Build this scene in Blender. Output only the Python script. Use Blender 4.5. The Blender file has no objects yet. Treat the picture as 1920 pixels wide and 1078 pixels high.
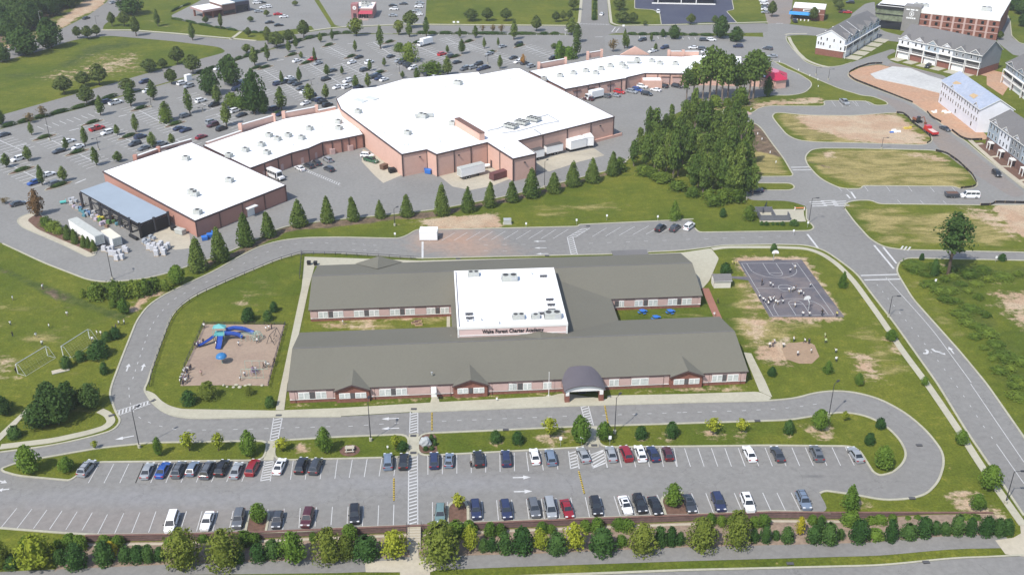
# Aerial view over a brick school, its car parks and the shops behind it.  Units are metres, z = 0 is the school level.
import bpy, bmesh, math, random
import numpy as np
from mathutils import Vector, Matrix
from mathutils.geometry import tessellate_polygon

R = math.radians
SC = bpy.context.scene
COL = SC.collection
random.seed(7)

# ------------------------------------------------------------------ camera, sky, sun, exposure
cam_d = bpy.data.cameras.new("camera"); cam = bpy.data.objects.new("camera", cam_d); COL.objects.link(cam)
cam.location = (0, 0, 120); cam.rotation_euler = (R(90 - 27.5), 0, 0)
cam_d.sensor_width = 36; cam_d.lens = 35.68; cam_d.clip_start = 1; cam_d.clip_end = 6000
SC.camera = cam
SC.view_settings.view_transform = 'Standard'; SC.view_settings.look = 'None'
SC.view_settings.gamma = 1; SC.view_settings.use_curve_mapping = False
SC.view_settings.exposure = 0.50
SUN_EL = 52; SUN_AZ = 219
world = bpy.data.worlds.new("World"); SC.world = world; world.use_nodes = True
wn = world.node_tree
sky = wn.nodes.new('ShaderNodeTexSky'); sky.sky_type = 'NISHITA'; sky.sun_disc = False
sky.sun_elevation = R(SUN_EL); sky.sun_rotation = R(SUN_AZ); sky.altitude = 150; sky.air_density = 1.0; sky.dust_density = 1.2
wn.links.new(sky.outputs[0], wn.nodes['Background'].inputs[0]); wn.nodes['Background'].inputs[1].default_value = 0.15
sun_d = bpy.data.lights.new("sun", 'SUN'); sun_d.energy = 3.8; sun_d.angle = R(0.6); sun_d.color = (1, .955, .89)
sun = bpy.data.objects.new("sun", sun_d); COL.objects.link(sun)
ce = math.cos(R(SUN_EL))
sun.rotation_euler = Vector((-math.sin(R(SUN_AZ)) * ce, -math.cos(R(SUN_AZ)) * ce, -math.sin(R(SUN_EL)))).to_track_quat('-Z', 'Y').to_euler()
sun.location = (-80, -40, 200)

# ------------------------------------------------------------------ materials
def nd(nt, t, **k):
    n = nt.nodes.new(t)
    for a, b in k.items(): setattr(n, a, b)
    return n
MATS = {}
def mat(name, col, rough=.8, var=.0, scale=1.0, col2=None, metal=0., spec=.3, objvar=0., detail=5, bump=0.):
    """flat colour broken up by two noises (scale in cycles per metre); objvar varies value per object"""
    if name in MATS: return MATS[name]
    m = bpy.data.materials.new(name); m.use_nodes = True; nt = m.node_tree
    b = nt.nodes['Principled BSDF']; b.inputs['Roughness'].default_value = rough; b.inputs['Metallic'].default_value = metal
    b.inputs['Specular IOR Level'].default_value = spec
    c4 = (*col, 1); b.inputs['Base Color'].default_value = c4
    out = None
    if var or col2:
        tc = nd(nt, 'ShaderNodeTexCoord')
        n1 = nd(nt, 'ShaderNodeTexNoise'); n1.inputs['Scale'].default_value = scale; n1.inputs['Detail'].default_value = detail; n1.inputs['Roughness'].default_value = .62
        nt.links.new(tc.outputs['Object'], n1.inputs['Vector'])
        mr = nd(nt, 'ShaderNodeMapRange'); mr.inputs[1].default_value = .3; mr.inputs[2].default_value = .7
        nt.links.new(n1.outputs['Fac'], mr.inputs[0])
        mx = nd(nt, 'ShaderNodeMix', data_type='RGBA')
        d = col2 if col2 else tuple(max(0, x * (1 - var)) for x in col)
        l = col if col2 else tuple(min(1, x * (1 + var)) for x in col)
        mx.inputs['A'].default_value = (*d, 1); mx.inputs['B'].default_value = (*l, 1)
        nt.links.new(mr.outputs[0], mx.inputs['Factor'])
        out = mx.outputs['Result']
        if bump:
            bp = nd(nt, 'ShaderNodeBump'); bp.inputs['Strength'].default_value = bump
            nt.links.new(n1.outputs['Fac'], bp.inputs['Height']); nt.links.new(bp.outputs[0], b.inputs['Normal'])
    if objvar:
        oi = nd(nt, 'ShaderNodeObjectInfo'); hs = nd(nt, 'ShaderNodeHueSaturation')
        m1 = nd(nt, 'ShaderNodeMapRange'); m1.inputs[3].default_value = 1 - objvar; m1.inputs[4].default_value = 1 + objvar
        nt.links.new(oi.outputs['Random'], m1.inputs[0]); nt.links.new(m1.outputs[0], hs.inputs['Value'])
        m2 = nd(nt, 'ShaderNodeMapRange'); m2.inputs[3].default_value = .5 + objvar * .06; m2.inputs[4].default_value = .5 - objvar * .06
        nt.links.new(oi.outputs['Random'], m2.inputs[0]); nt.links.new(m2.outputs[0], hs.inputs['Hue'])
        if out: nt.links.new(out, hs.inputs['Color'])
        else: hs.inputs['Color'].default_value = c4
        out = hs.outputs[0]
    if out: nt.links.new(out, b.inputs['Base Color'])
    MATS[name] = m
    return m

def worn(name, col, stain, s1=.06, s2=.9, amt=.6, rough=.9, fine=.12, crack=0., spots=()):
    """paving: broad stains plus fine grain plus optional dark seal lines"""
    m = bpy.data.materials.new(name); m.use_nodes = True; nt = m.node_tree; b = nt.nodes['Principled BSDF']
    b.inputs['Roughness'].default_value = rough; b.inputs['Specular IOR Level'].default_value = .2
    tc = nd(nt, 'ShaderNodeTexCoord')
    def noise(s, d=6, r=.6, dist=0.):
        n = nd(nt, 'ShaderNodeTexNoise'); n.inputs['Scale'].default_value = s; n.inputs['Detail'].default_value = d; n.inputs['Roughness'].default_value = r
        n.inputs['Distortion'].default_value = dist
        nt.links.new(tc.outputs['Object'], n.inputs['Vector']); return n
    def rng(o, a, c, lo=0., hi=1.):
        r = nd(nt, 'ShaderNodeMapRange'); r.inputs[1].default_value = a; r.inputs[2].default_value = c; r.inputs[3].default_value = lo; r.inputs[4].default_value = hi
        nt.links.new(o, r.inputs[0]); return r.outputs[0]
    mx = nd(nt, 'ShaderNodeMix', data_type='RGBA'); mx.inputs['A'].default_value = (*col, 1); mx.inputs['B'].default_value = (*stain, 1)
    nt.links.new(rng(noise(s1, 7, .6, .6).outputs['Fac'], .45, .75, 0, amt), mx.inputs['Factor'])
    base = mx.outputs['Result']
    if spots:      # dirt washed or dropped at particular places: (x, y, radius, stretch, colour, strength)
        sn = noise(.14, 7, .7, .8).outputs['Fac']
    for (sx, sy, sr, st, sc_, sa) in spots:
        mp = nd(nt, 'ShaderNodeMapping', vector_type='POINT'); mp.inputs['Location'].default_value = (-sx / (sr * st), -sy / sr, 0); mp.inputs['Scale'].default_value = (1 / (sr * st), 1 / sr, 0); nt.links.new(tc.outputs['Object'], mp.inputs[0])
        ln = nd(nt, 'ShaderNodeVectorMath', operation='LENGTH'); nt.links.new(mp.outputs[0], ln.inputs[0])
        ad = nd(nt, 'ShaderNodeMath', operation='MULTIPLY_ADD'); nt.links.new(sn, ad.inputs[0]); ad.inputs[1].default_value = 1.3; nt.links.new(ln.outputs['Value'], ad.inputs[2])
        mm = nd(nt, 'ShaderNodeMix', data_type='RGBA'); nt.links.new(rng(ad.outputs[0], .75, 1.55, sa, 0.), mm.inputs['Factor']); nt.links.new(base, mm.inputs['A']); mm.inputs['B'].default_value = (*sc_, 1); base = mm.outputs['Result']
    m2 = nd(nt, 'ShaderNodeMix', data_type='RGBA', blend_type='MULTIPLY'); m2.inputs['Factor'].default_value = 1
    nt.links.new(base, m2.inputs['A'])
    v = rng(noise(s2, 4, .7).outputs['Fac'], .3, .7, 1 - fine, 1 + fine)
    out = v
    if crack:
        w = nd(nt, 'ShaderNodeTexVoronoi', feature='DISTANCE_TO_EDGE'); w.inputs['Scale'].default_value = .055
        nz = noise(.25, 4); mp = nd(nt, 'ShaderNodeVectorMath', operation='MULTIPLY_ADD')
        nt.links.new(nz.outputs['Color'], mp.inputs[0]); mp.inputs[1].default_value = (6, 6, 6); nt.links.new(tc.outputs['Object'], mp.inputs[2])
        nt.links.new(mp.outputs[0], w.inputs['Vector'])
        e = rng(w.outputs['Distance'], .0, .006, 1 - crack, 1)
        mm = nd(nt, 'ShaderNodeMath', operation='MULTIPLY'); nt.links.new(v, mm.inputs[0]); nt.links.new(e, mm.inputs[1]); out = mm.outputs[0]
    cb = nd(nt, 'ShaderNodeCombineColor')
    for i in range(3): nt.links.new(out, cb.inputs[i])
    nt.links.new(cb.outputs[0], m2.inputs['B']); nt.links.new(m2.outputs['Result'], b.inputs['Base Color'])
    MATS[name] = m
    return m

ASPH = worn('asphalt', (.195, .190, .178), (.165, .158, .149), .03, .8, .7, crack=.2, spots=[(*(-15.94,259.37), 13, 1.3, (.34, .215, .15), .8), (*(-9.71,252.38), 9, 1.8, (.30, .215, .165), .6), (*(-71.9,140.5), 9, 5., (.205, .185, .17), .8), (*(57.19,153.44), .8, 4, (.07, .07, .072), .55), (*(1.22,133.43), 6, 6, (.175, .17, .17), .6), (*(-11.95,151.21), 4, 14, (.215, .213, .213), .7), (*(-64.47,147.1), 4, 12, (.213, .212, .214), .7)])
ASPH2 = worn('asphalt_lot', (.206, .202, .190), (.172, .166, .156), .045, 1.0, .7, crack=.14)
ASPH3 = worn('asphalt_path', (.190, .184, .172), (.163, .153, .142), .06, 1.0, .6, crack=.1)
DUST = worn('dusty_asphalt', (.20, .180, .165), (.235, .19, .15), .05, .9, .9)
NAVY = worn('fresh_asphalt', (.055, .06, .09), (.075, .08, .105), .05, .8, .8)
CONC = worn('concrete', (.375, .355, .275), (.32, .30, .235), .12, 1.2, .8, fine=.08)
CONC2 = worn('dirty_concrete', (.40, .36, .28), (.30, .27, .215), .08, 1.0, .9, fine=.1)
KERBM = worn('kerb_concrete', (.36, .345, .265), (.29, .275, .215), .2, 1.5, .7)
SLAB = worn('new_slab', (.45, .45, .43), (.37, .37, .36), .07, .6, .9)
MULCH = mat('bark_mulch', (.125, .072, .052), .95, .35, 1.5)
STRAW = mat('pine_straw', (.225, .168, .125), .95, .28, 1.2)
CHIPS = worn('playground_chips', (.29, .22, .165), (.24, .175, .135), .15, 1.3, .9)
CLAY = worn('infield_clay', (.29, .205, .135), (.25, .175, .115), .3, 1.3, .8)
REDSOIL = worn('red_soil', (.39, .235, .15), (.35, .26, .185), .06, .8, .9, fine=.2)
PAVER = worn('brick_paver', (.27, .125, .09), (.22, .115, .085), .3, 2, .7)
COURT = worn('court_asphalt', (.100, .096, .108), (.20, .165, .15), .10, .9, 1.0)
PAINT = worn('white_paint', (.50, .50, .49), (.34, .34, .335), .8, 3, .8)
PAINTF = worn('faded_paint', (.38, .38, .375), (.27, .27, .27), .5, 3, .8)
YELP = mat('yellow_paint', (.5, .36, .05), .7, .2, 3)
GREYW = mat('galvanised', (.42, .43, .43), .5, .1, 2, metal=.3)
DKMET = mat('dark_metal', (.035, .035, .04), .5)
BLK = mat('black_plastic', (.015, .015, .017), .6)
WHT = mat('white_metal', (.75, .75, .74), .5)

# ------------------------------------------------------------------ mesh helpers
class MB:
    """collects polygons (with a material slot each) and links them as ONE object"""
    def __init__(s): s.v = []; s.f = []; s.m = []
    def add(s, vs, fs, m=0, M=None):
        o = len(s.v)
        s.v += [tuple(M @ Vector(p)) for p in vs] if M is not None else [tuple(p) for p in vs]
        for f in fs: s.f.append([i + o for i in f]); s.m.append(m)
        return s
    def box(s, x0, x1, y0, y1, z0, z1, m=0, M=None, bottom=True):
        vs = [(x0, y0, z0), (x1, y0, z0), (x1, y1, z0), (x0, y1, z0), (x0, y0, z1), (x1, y0, z1), (x1, y1, z1), (x0, y1, z1)]
        fs = [(4, 5, 6, 7), (0, 1, 5, 4), (1, 2, 6, 5), (2, 3, 7, 6), (3, 0, 4, 7)]
        if bottom: fs.append((3, 2, 1, 0))
        return s.add(vs, fs, m, M)
    def taper(s, x0, x1, y0, y1, z0, z1, ix, iy, m=0, M=None):
        vs = [(x0, y0, z0), (x1, y0, z0), (x1, y1, z0), (x0, y1, z0), (x0 + ix, y0 + iy, z1), (x1 - ix, y0 + iy, z1), (x1 - ix, y1 - iy, z1), (x0 + ix, y1 - iy, z1)]
        return s.add(vs, [(4, 5, 6, 7), (0, 1, 5, 4), (1, 2, 6, 5), (2, 3, 7, 6), (3, 0, 4, 7), (3, 2, 1, 0)], m, M)
    def quad(s, a, b, c, d, m=0, M=None): return s.add([a, b, c, d], [(0, 1, 2, 3)], m, M)
    def poly(s, pts, m=0, M=None): return s.add(pts, [tuple(range(len(pts)))], m, M)
    def tube(s, a, b, r0, r1=None, n=8, m=0, M=None, cap=True):
        a = Vector(a); b = Vector(b); r1 = r0 if r1 is None else r1
        q = (b - a).to_track_quat('Z', 'Y')
        vs = []
        for p, r in ((a, r0), (b, r1)):
            for i in range(n):
                t = 2 * math.pi * i / n; vs.append(p + q @ Vector((r * math.cos(t), r * math.sin(t), 0)))
        fs = [(i, (i + 1) % n, n + (i + 1) % n, n + i) for i in range(n)]
        if cap: fs += [tuple(range(n - 1, -1, -1)), tuple(range(n, 2 * n))]
        return s.add(vs, fs, m, M)
    def path(s, pts, r, n=6, m=0, M=None):
        for a, b in zip(pts, pts[1:]): s.tube(a, b, r, r, n, m, M)
        return s
    def lathe(s, prof, n=12, m=0, M=None):
        vs = []
        for r, z in prof:
            for i in range(n): vs.append((r * math.cos(2 * math.pi * i / n), r * math.sin(2 * math.pi * i / n), z))
        fs = []
        for k in range(len(prof) - 1):
            for i in range(n): fs.append((k * n + i, k * n + (i + 1) % n, (k + 1) * n + (i + 1) % n, (k + 1) * n + i))
        return s.add(vs, fs, m, M)
    def prism(s, foot, z0, z1, m=0, top=True, mt=None, M=None):
        n = len(foot)
        vs = [(x, y, z0) for x, y in foot] + [(x, y, z1) for x, y in foot]
        s.add(vs, [(i, (i + 1) % n, n + (i + 1) % n, n + i) for i in range(n)], m, M)
        if top: 
            tv = [(x, y, z1) for x, y in foot]
            tri = tessellate_polygon([[Vector(p) for p in tv]])
            s.add(tv, [t if area2([tv[i] for i in t]) > 0 else t[::-1] for t in tri], m if mt is None else mt, M)
        return s
    def mesh(s, name, mats, smooth=False):
        me = bpy.data.meshes.new(name); me.from_pydata(s.v, [], s.f)
        for m in (mats if isinstance(mats, (list, tuple)) else [mats]): me.materials.append(m)
        me.polygons.foreach_set('material_index', s.m)
        if smooth: me.polygons.foreach_set('use_smooth', [True] * len(s.f))
        me.update(); return me
    def build(s, name, mats, parent=None, smooth=False, loc=None, kind=None):
        return link(name, s.mesh(name, mats, smooth), parent, loc, kind)
def area2(p): return sum(p[i][0] * p[(i + 1) % len(p)][1] - p[(i + 1) % len(p)][0] * p[i][1] for i in range(len(p)))
def ccw(p): return list(p) if area2(p) > 0 else list(p)[::-1]
def link(name, me, parent=None, loc=None, kind=None, rot=None):
    o = bpy.data.objects.new(name, me); COL.objects.link(o)
    if parent: o.parent = parent
    if loc is not None: o.location = loc
    if rot is not None: o.rotation_euler = (0, 0, rot)
    if kind: o['kind'] = kind
    return o
ALL = []
def tag(o, label, cat, group=None):
    o['label'] = label; o['category'] = cat
    if group: o['group'] = group
    ALL.append(o); return o
def thing(name, label, cat, loc=(0, 0, 0), rot=0, group=None):
    o = bpy.data.objects.new(name, None); COL.objects.link(o); o.location = loc if len(loc) == 3 else (*loc, 0); o.rotation_euler = (0, 0, rot)
    o.empty_display_size = .5
    return tag(o, label, cat, group)
KIDS = {}
def kids(o):
    return [c for c in o.children]
def dup(proto_kids, root):
    """copies of a prototype's parts (and their sub-parts) under a new thing; mesh data shared"""
    res = []
    for k, sub in proto_kids:
        c = k.copy(); COL.objects.link(c); c.parent = root; res.append(c)
        for g in sub:
            d = g.copy(); COL.objects.link(d); d.parent = c; res.append(d)
    return res

def rounded(pts, r=4., closed=True, n=4):
    """fillet the corners of a polyline"""
    out = []; N = len(pts)
    for i, p in enumerate(pts):
        if not closed and i in (0, N - 1): out.append(tuple(p[:2])); continue
        p = Vector(p[:2]); a = Vector(pts[i - 1][:2]); b = Vector(pts[(i + 1) % N][:2])
        la, lb = (a - p).length, (b - p).length; d = min(r, .48 * la, .48 * lb)
        if d < .05 or la < 1e-6 or lb < 1e-6: out.append(tuple(p)); continue
        s = p + (a - p) / la * d; e = p + (b - p) / lb * d
        for k in range(n + 1):
            t = k / n; q = s * (1 - t) ** 2 + p * 2 * t * (1 - t) + e * t * t; out.append(tuple(q))
    return out
def sheet(name, loops, z, m, kind='structure', parent=None):
    """a flat sheet; loops[0] is the outline, the others are holes"""
    ls = [[Vector((x, y, 0)) for x, y in l] for l in loops]
    tri = tessellate_polygon(ls); pts = [p for l in ls for p in l]
    me = bpy.data.meshes.new(name)
    fs = [t if area2([pts[i] for i in t]) > 0 else t[::-1] for t in tri]
    me.from_pydata([(p.x, p.y, z) for p in pts], [], fs); me.materials.append(m); me.update()
    return link(name, me, parent, None, kind)
def ribbon(mb, pts, w, z0, z1, closed=False, off=0., m=0):
    """a strip following a polyline: flat top at z1, sides down to z0"""
    P = [Vector(p[:2]) for p in pts]
    Q = [P[0]]
    for p in P[1:]:
        if (p - Q[-1]).length > .02: Q.append(p)
    if closed and (Q[0] - Q[-1]).length < .02: Q.pop()
    n = len(Q); L = []; Rr = []
    for i, p in enumerate(Q):
        a = Q[i - 1] if (i or closed) else None; b = Q[(i + 1) % n] if (i < n - 1 or closed) else None
        d1 = (p - a).normalized() if a is not None else None; d2 = (b - p).normalized() if b is not None else None
        t = (d1 + d2) if d1 is not None and d2 is not None else (d1 or d2)
        t = t.normalized() if t.length > 1e-6 else d1
        nn = Vector((-t.y, t.x)); k = 1.
        if d1 is not None and d2 is not None: k = 1 / max(.5, nn.dot(Vector((-d1.y, d1.x))))
        L.append(p + nn * (w / 2 + off) * k); Rr.append(p + nn * (-w / 2 + off) * k)
    for i in range(n if closed else n - 1):
        j = (i + 1) % n
        a, b, c, d = Rr[i], Rr[j], L[j], L[i]
        mb.quad((a.x, a.y, z1), (b.x, b.y, z1), (c.x, c.y, z1), (d.x, d.y, z1), m)
        if z1 - z0 > .02:
            mb.quad((a.x, a.y, z0), (b.x, b.y, z0), (b.x, b.y, z1), (a.x, a.y, z1), m)
            mb.quad((c.x, c.y, z0), (d.x, d.y, z0), (d.x, d.y, z1), (c.x, c.y, z1), m)
    return mb
def kerb(pts, closed=False, w=.42, z0=0., h=.15, r=3.):
    mb = MB(); ribbon(mb, rounded(pts, r, closed), w, z0, z0 + h, closed)
    return mb.build('kerb', KERBM, kind='structure')
def ang(a, b): return math.atan2(b[1] - a[1], b[0] - a[0])
def lerp(a, b, t): return tuple(x + (y - x) * t for x, y in zip(a, b))
def dist(a, b): return math.hypot(a[0] - b[0], a[1] - b[1])

# ------------------------------------------------------------------ terrain
WALL = [(-74.3,136.79),(-61.38,137.06),(-45.98,137.61),(-29.99,138.58),(-16.28,139.42),(-1.89,140.27),(17.11,141.41),(30.52,142.12),(46.64,142.99),(57.42,142.85),(70.82,142.85),(86.32,142.85)]
WX = [p[0] for p in WALL]; WY = [p[1] for p in WALL]
def wally(x): return np.interp(x, WX, WY)
def sm(t): t = np.clip(t, 0, 1); return t * t * (3 - 2 * t)
def gz_arr(X, Y):
    dy = wally(X) - Y
    wid = np.where(X < WX[0], np.minimum(6, .4 + (WX[0] - X)), np.where(X > WX[-1], np.minimum(8, .4 + (X - WX[-1])), .4))
    drop = sm((dy + .25) / wid)
    side = 1 - sm((X - 60) / 18)
    return -1.2 * drop * side
def gz(x, y): return float(gz_arr(np.array([x]), np.array([y]))[0])

PATCH = []     # channel (0 soil, 1 dry, 2 mulch, 3 lush), amount, soft edge, outline
def patch(ch, amt, soft, pts): PATCH.append((ch, amt, soft, pts))
patch(0, 1.0, 6, [(106.63,371.55),(126.43,374.6),(146.55,373.73),(147.42,356.89),(147.94,342.24),(144.9,339.06),(123.08,341.3),(115.81,348.94),(108.25,356.89)])
patch(1, 1.0, 4, [(100.37,373.73),(146.92,374.82),(148.23,341.3),(145.95,338.5),(104.47,342.24),(99.93,354.87)])
patch(1, .95, 5, [(101.86,332.13),(121.11,334.84),(146.09,332.13),(149.43,306.97),(141.22,297.78),(111.4,299.28),(101.11,306.97),(99.6,323.37)])
patch(0, .75, 3, [(105.54,332.13),(111.07,332.13),(109.7,325.09),(106.08,325.09)])
patch(0, .62, 5, [(130.75,330.35),(146.09,332.13),(149.27,318.3),(144.53,318.3),(136.24,325.09)])
patch(1, 1.0, 4, [(78.7,363.05),(88.64,363.05),(91.47,348.94),(90.19,309.34),(75.72,309.34),(82.89,350.9)])
patch(0, .6, 4, [(78.7,363.05),(88.64,363.05),(90.19,354.87),(83.29,352.88)])
patch(0, .85, 5, [(68.13,384.96),(93.93,388.44),(123.23,395.57),(122.78,386.11),(102.85,384.49),(92.6,375.48),(92.03,382.66),(69.08,377.7)])
patch(2, .55, 6, [(68.5,396.78),(85.51,411.82),(102.82,396.78),(94.11,382.66),(65.72,378.15)])
patch(0, 1.4, 3, [(-27.34,273.3),(-18.83,275.39),(-4.65,276.97),(-3.25,268.95),(-13.25,267.31),(-21.15,266.44)])
patch(0, .5, 5, [(-34.37,273.04),(-13.64,276.97),(-3.08,278.31),(-4.02,267.94),(-25.62,267.94)])
patch(1, .6, 6, [(-3.12,282.36),(29.68,289.34),(37.29,283.74),(28.64,276.97),(2.2,274.34)])
patch(2, .9, 2.5, [(-86.58,242.52),(-76.88,251.09),(-71.5,259.8),(-65.74,268.62),(-50.13,273.6),(-34.78,276.74),(-22.37,280.35),(-3.29,289.92),(8.38,296.9),(28.36,310.77),(37.2,317.61),(37.17,313.67),(8.27,292.51),(-3.25,285.7),(-22.08,275.95),(-49.44,269),(-64.01,264.52),(-75.19,247.74),(-84.94,238.73)])
patch(0, .9, 3, [(60.17,248.43),(79.86,248.77),(81,216.05),(80.1,212.96),(61.61,212.7),(61.72,215.16)])
patch(0, .55, 4, [(59.88,236.15),(62.35,228.16),(62.62,213.4),(58.78,200.06),(53.38,201.66),(55.67,215.16)])
patch(1, .9, 5, [(58.69,237.18),(62.35,228.16),(63.48,213.4),(72.86,209.94),(63,204.09),(52.89,199.27),(53.69,211.66)])
patch(0, .95, 3, [(55.34,199.27),(60.32,203.27),(64.86,204.91),(62.18,193.87),(60.49,193.49),(55.24,195.01)])
patch(0, .66, 4, [(76.32,199.27),(82.64,199.27),(82.58,187.96),(80.91,185.24),(75.68,185.81)])
patch(0, .6, 3, [(85.55,207.82),(87.46,206.56),(89.7,200.86),(88.9,196.16),(86.16,200.06)])
patch(1, .7, 8, [(79.3,211.66),(88.95,215.16),(88.24,185.24),(75.51,185.24)])
patch(1, .85, 8, [(101.63,285.12),(122.88,281),(152.22,279.65),(141.11,254.68),(104.46,255.84),(101.75,267.94)])
patch(0, .75, 6, [(134.38,281.68),(144.84,282.36),(144.27,261.78),(142.15,257.01),(139.78,265.45),(135.71,273.04)])
patch(0, 1.0, 2, [(144.54,281),(147.2,285.4),(166.15,286.52),(153.23,259.37),(144.81,261.17),(143.62,266.07)])
patch(3, .55, 8, [(105.74,245.13),(115.93,246.78),(141.66,245.13),(135.65,232.1),(120.27,228.16),(116.62,215.16),(118.35,208.24),(123.89,206.56),(101.83,158.65),(104.82,185.24),(106.48,204.91),(107.44,220.59),(107.22,232.1)])
patch(0, .8, 8, [(120.77,227.19),(128.12,230.61),(137.95,232.1),(126.77,208.24),(120.93,211.22),(119.83,219.67)])
patch(1, .6, 5, [(102.43,240.31),(101.72,228.16),(102.92,200.06),(103.68,193.87),(106.79,209.94),(106.69,228.16),(106.07,239.26)])
patch(3, .6, 10, [(53.11,232.1),(59.07,232.1),(54.63,209.94),(51.98,211.66)])
patch(1, .38, 14, [(-152.82,246.78),(-135.01,239.26),(-117.56,225.27),(-95.65,212.52),(-96.93,206.56),(-99.27,185.24),(-122.41,185.24)])
patch(0, .45, 6, [(-122.14,204.91),(-112.71,198.49),(-103.13,185.24),(-114.7,185.24)])
SW = [(-150.69,252.38),(-136.43,242.44),(-119.89,232.1),(-99.89,219.67),(-92.54,216.05),(-93.81,213.4),(-98.3,215.16),(-118.14,226.71),(-135.25,239.78),(-148.53,247.88)]
patch(2, .5, 2.2, SW); patch(3, 1.0, 2.2, SW)
patch(1, .6, 2, [(-119.32,234.11),(-111.15,229.62),(-108.42,227.19),(-116.28,231.1)])
patch(0, .6, 2, [(-68.49,220.59),(-67.16,228.16),(-64.48,224.32),(-65.85,220.59)])
patch(1, .5, 6, [(-74.49,232.1),(-63.89,236.15),(-57.65,228.16),(-66.74,216.95)])
patch(3, .5, 10, [(-82.21,213.4),(-79.22,224.32),(-75.34,213.4),(-73.2,193.87),(-78.2,189.41)])
patch(0, .8, 3, [(-94.75,228.16),(-90.23,231.1),(-87.19,230.12),(-91.4,220.59),(-93.11,215.16),(-94.58,216.95)])
patch(0, .5, 12, [(-205.64,422.4),(-192.56,443.58),(-190.65,466.69),(-166.06,461.9),(-159.87,427.87),(-187.86,411.82)])
patch(3, .8, 10, [(-223.99,427.87),(-202.61,433.47),(-199.23,476.54),(-187.09,490.25),(-167.75,483.31),(-189.49,463.49),(-192,442.11),(-208.25,419.71)])
patch(0, 1.0, 4, [(-231.06,514.08),(-234.71,527.79),(-239.54,580.18),(-228.37,582.56),(-223.59,559.48),(-226.77,535.92),(-225.08,510.28)])
patch(0, .8, 6, [(-241.18,476.53),(-239.61,497.37),(-235.23,504.67),(-221.58,479.89),(-224.44,457.19),(-229.1,449.53)])
patch(2, .8, 14, [(-390.32,691.74),(-272.8,660.37),(-239,570.81),(-237.36,529.8),(-235.91,493.78),(-241.18,476.53),(-264.2,448.03)])
patch(1, .35, 12, [(-204.34,504.68),(-189.13,552.87),(-158.73,512.18),(-142.48,501),(-182.55,502.84)])
patch(0, .7, 1.5, [(-46.63,176.29),(-17.97,178.47),(10.2,180.69),(10.24,181.71),(-46.9,177.67)])
patch(0, .7, 1.5, [(20.73,181.92),(50.72,184.83),(51.52,183.16),(20.59,180.28)])
patch(0, .5, 2, [(-49.25,211.96),(-41.24,214.05),(-14.96,216.71),(-14.82,214.05),(-30.7,211.96),(-32.82,208.37),(-45.62,209.39)])
patch(1, .6, 3, [(-49.53,213.52),(-15.01,217.52),(-14.54,208.88),(-48.24,206.37)])
patch(1, .6, 3, [(35.13,216.71),(48.52,218.87),(47.42,212.48),(37.09,211.96)])
for c, r in (((61.93,167.28), 3.2), ((40.18,166.38), 2.6), ((45.69,166.38), 2.2), ((55.11,166.38), 2), ((7.77,164.88), 3), ((11.38,166.38), 3.2), ((-3.17,164.29), 1.6), ((1.23,163.99), 1.6),
             ((25.71,165.78), 1.6), ((31.6,166.07), 1.6), ((82.63,146.09), 4), ((85.85,142.17), 3), ((63.53,145.1), 2), ((-41.44,161.66), 2), ((114.92,240.31), 4)):
    patch(0, .6, 1.4, [(c[0] + r * math.cos(a) * (1 + .25 * math.sin(a * 3)), c[1] + r * math.sin(a)) for a in [k * .6283 for k in range(10)]])
patch(2, .8, 3, [(131.28,295.13),(67.2,345.5),(57.18,365.6),(91.41,369.85),(94.52,327.2)])
patch(1, .4, 10, [(-107.78,178.4),(-105.73,189.56),(-92.95,191.03),(-86.28,181.1),(-82.51,169.42),(-100.28,163.99)])

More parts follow.
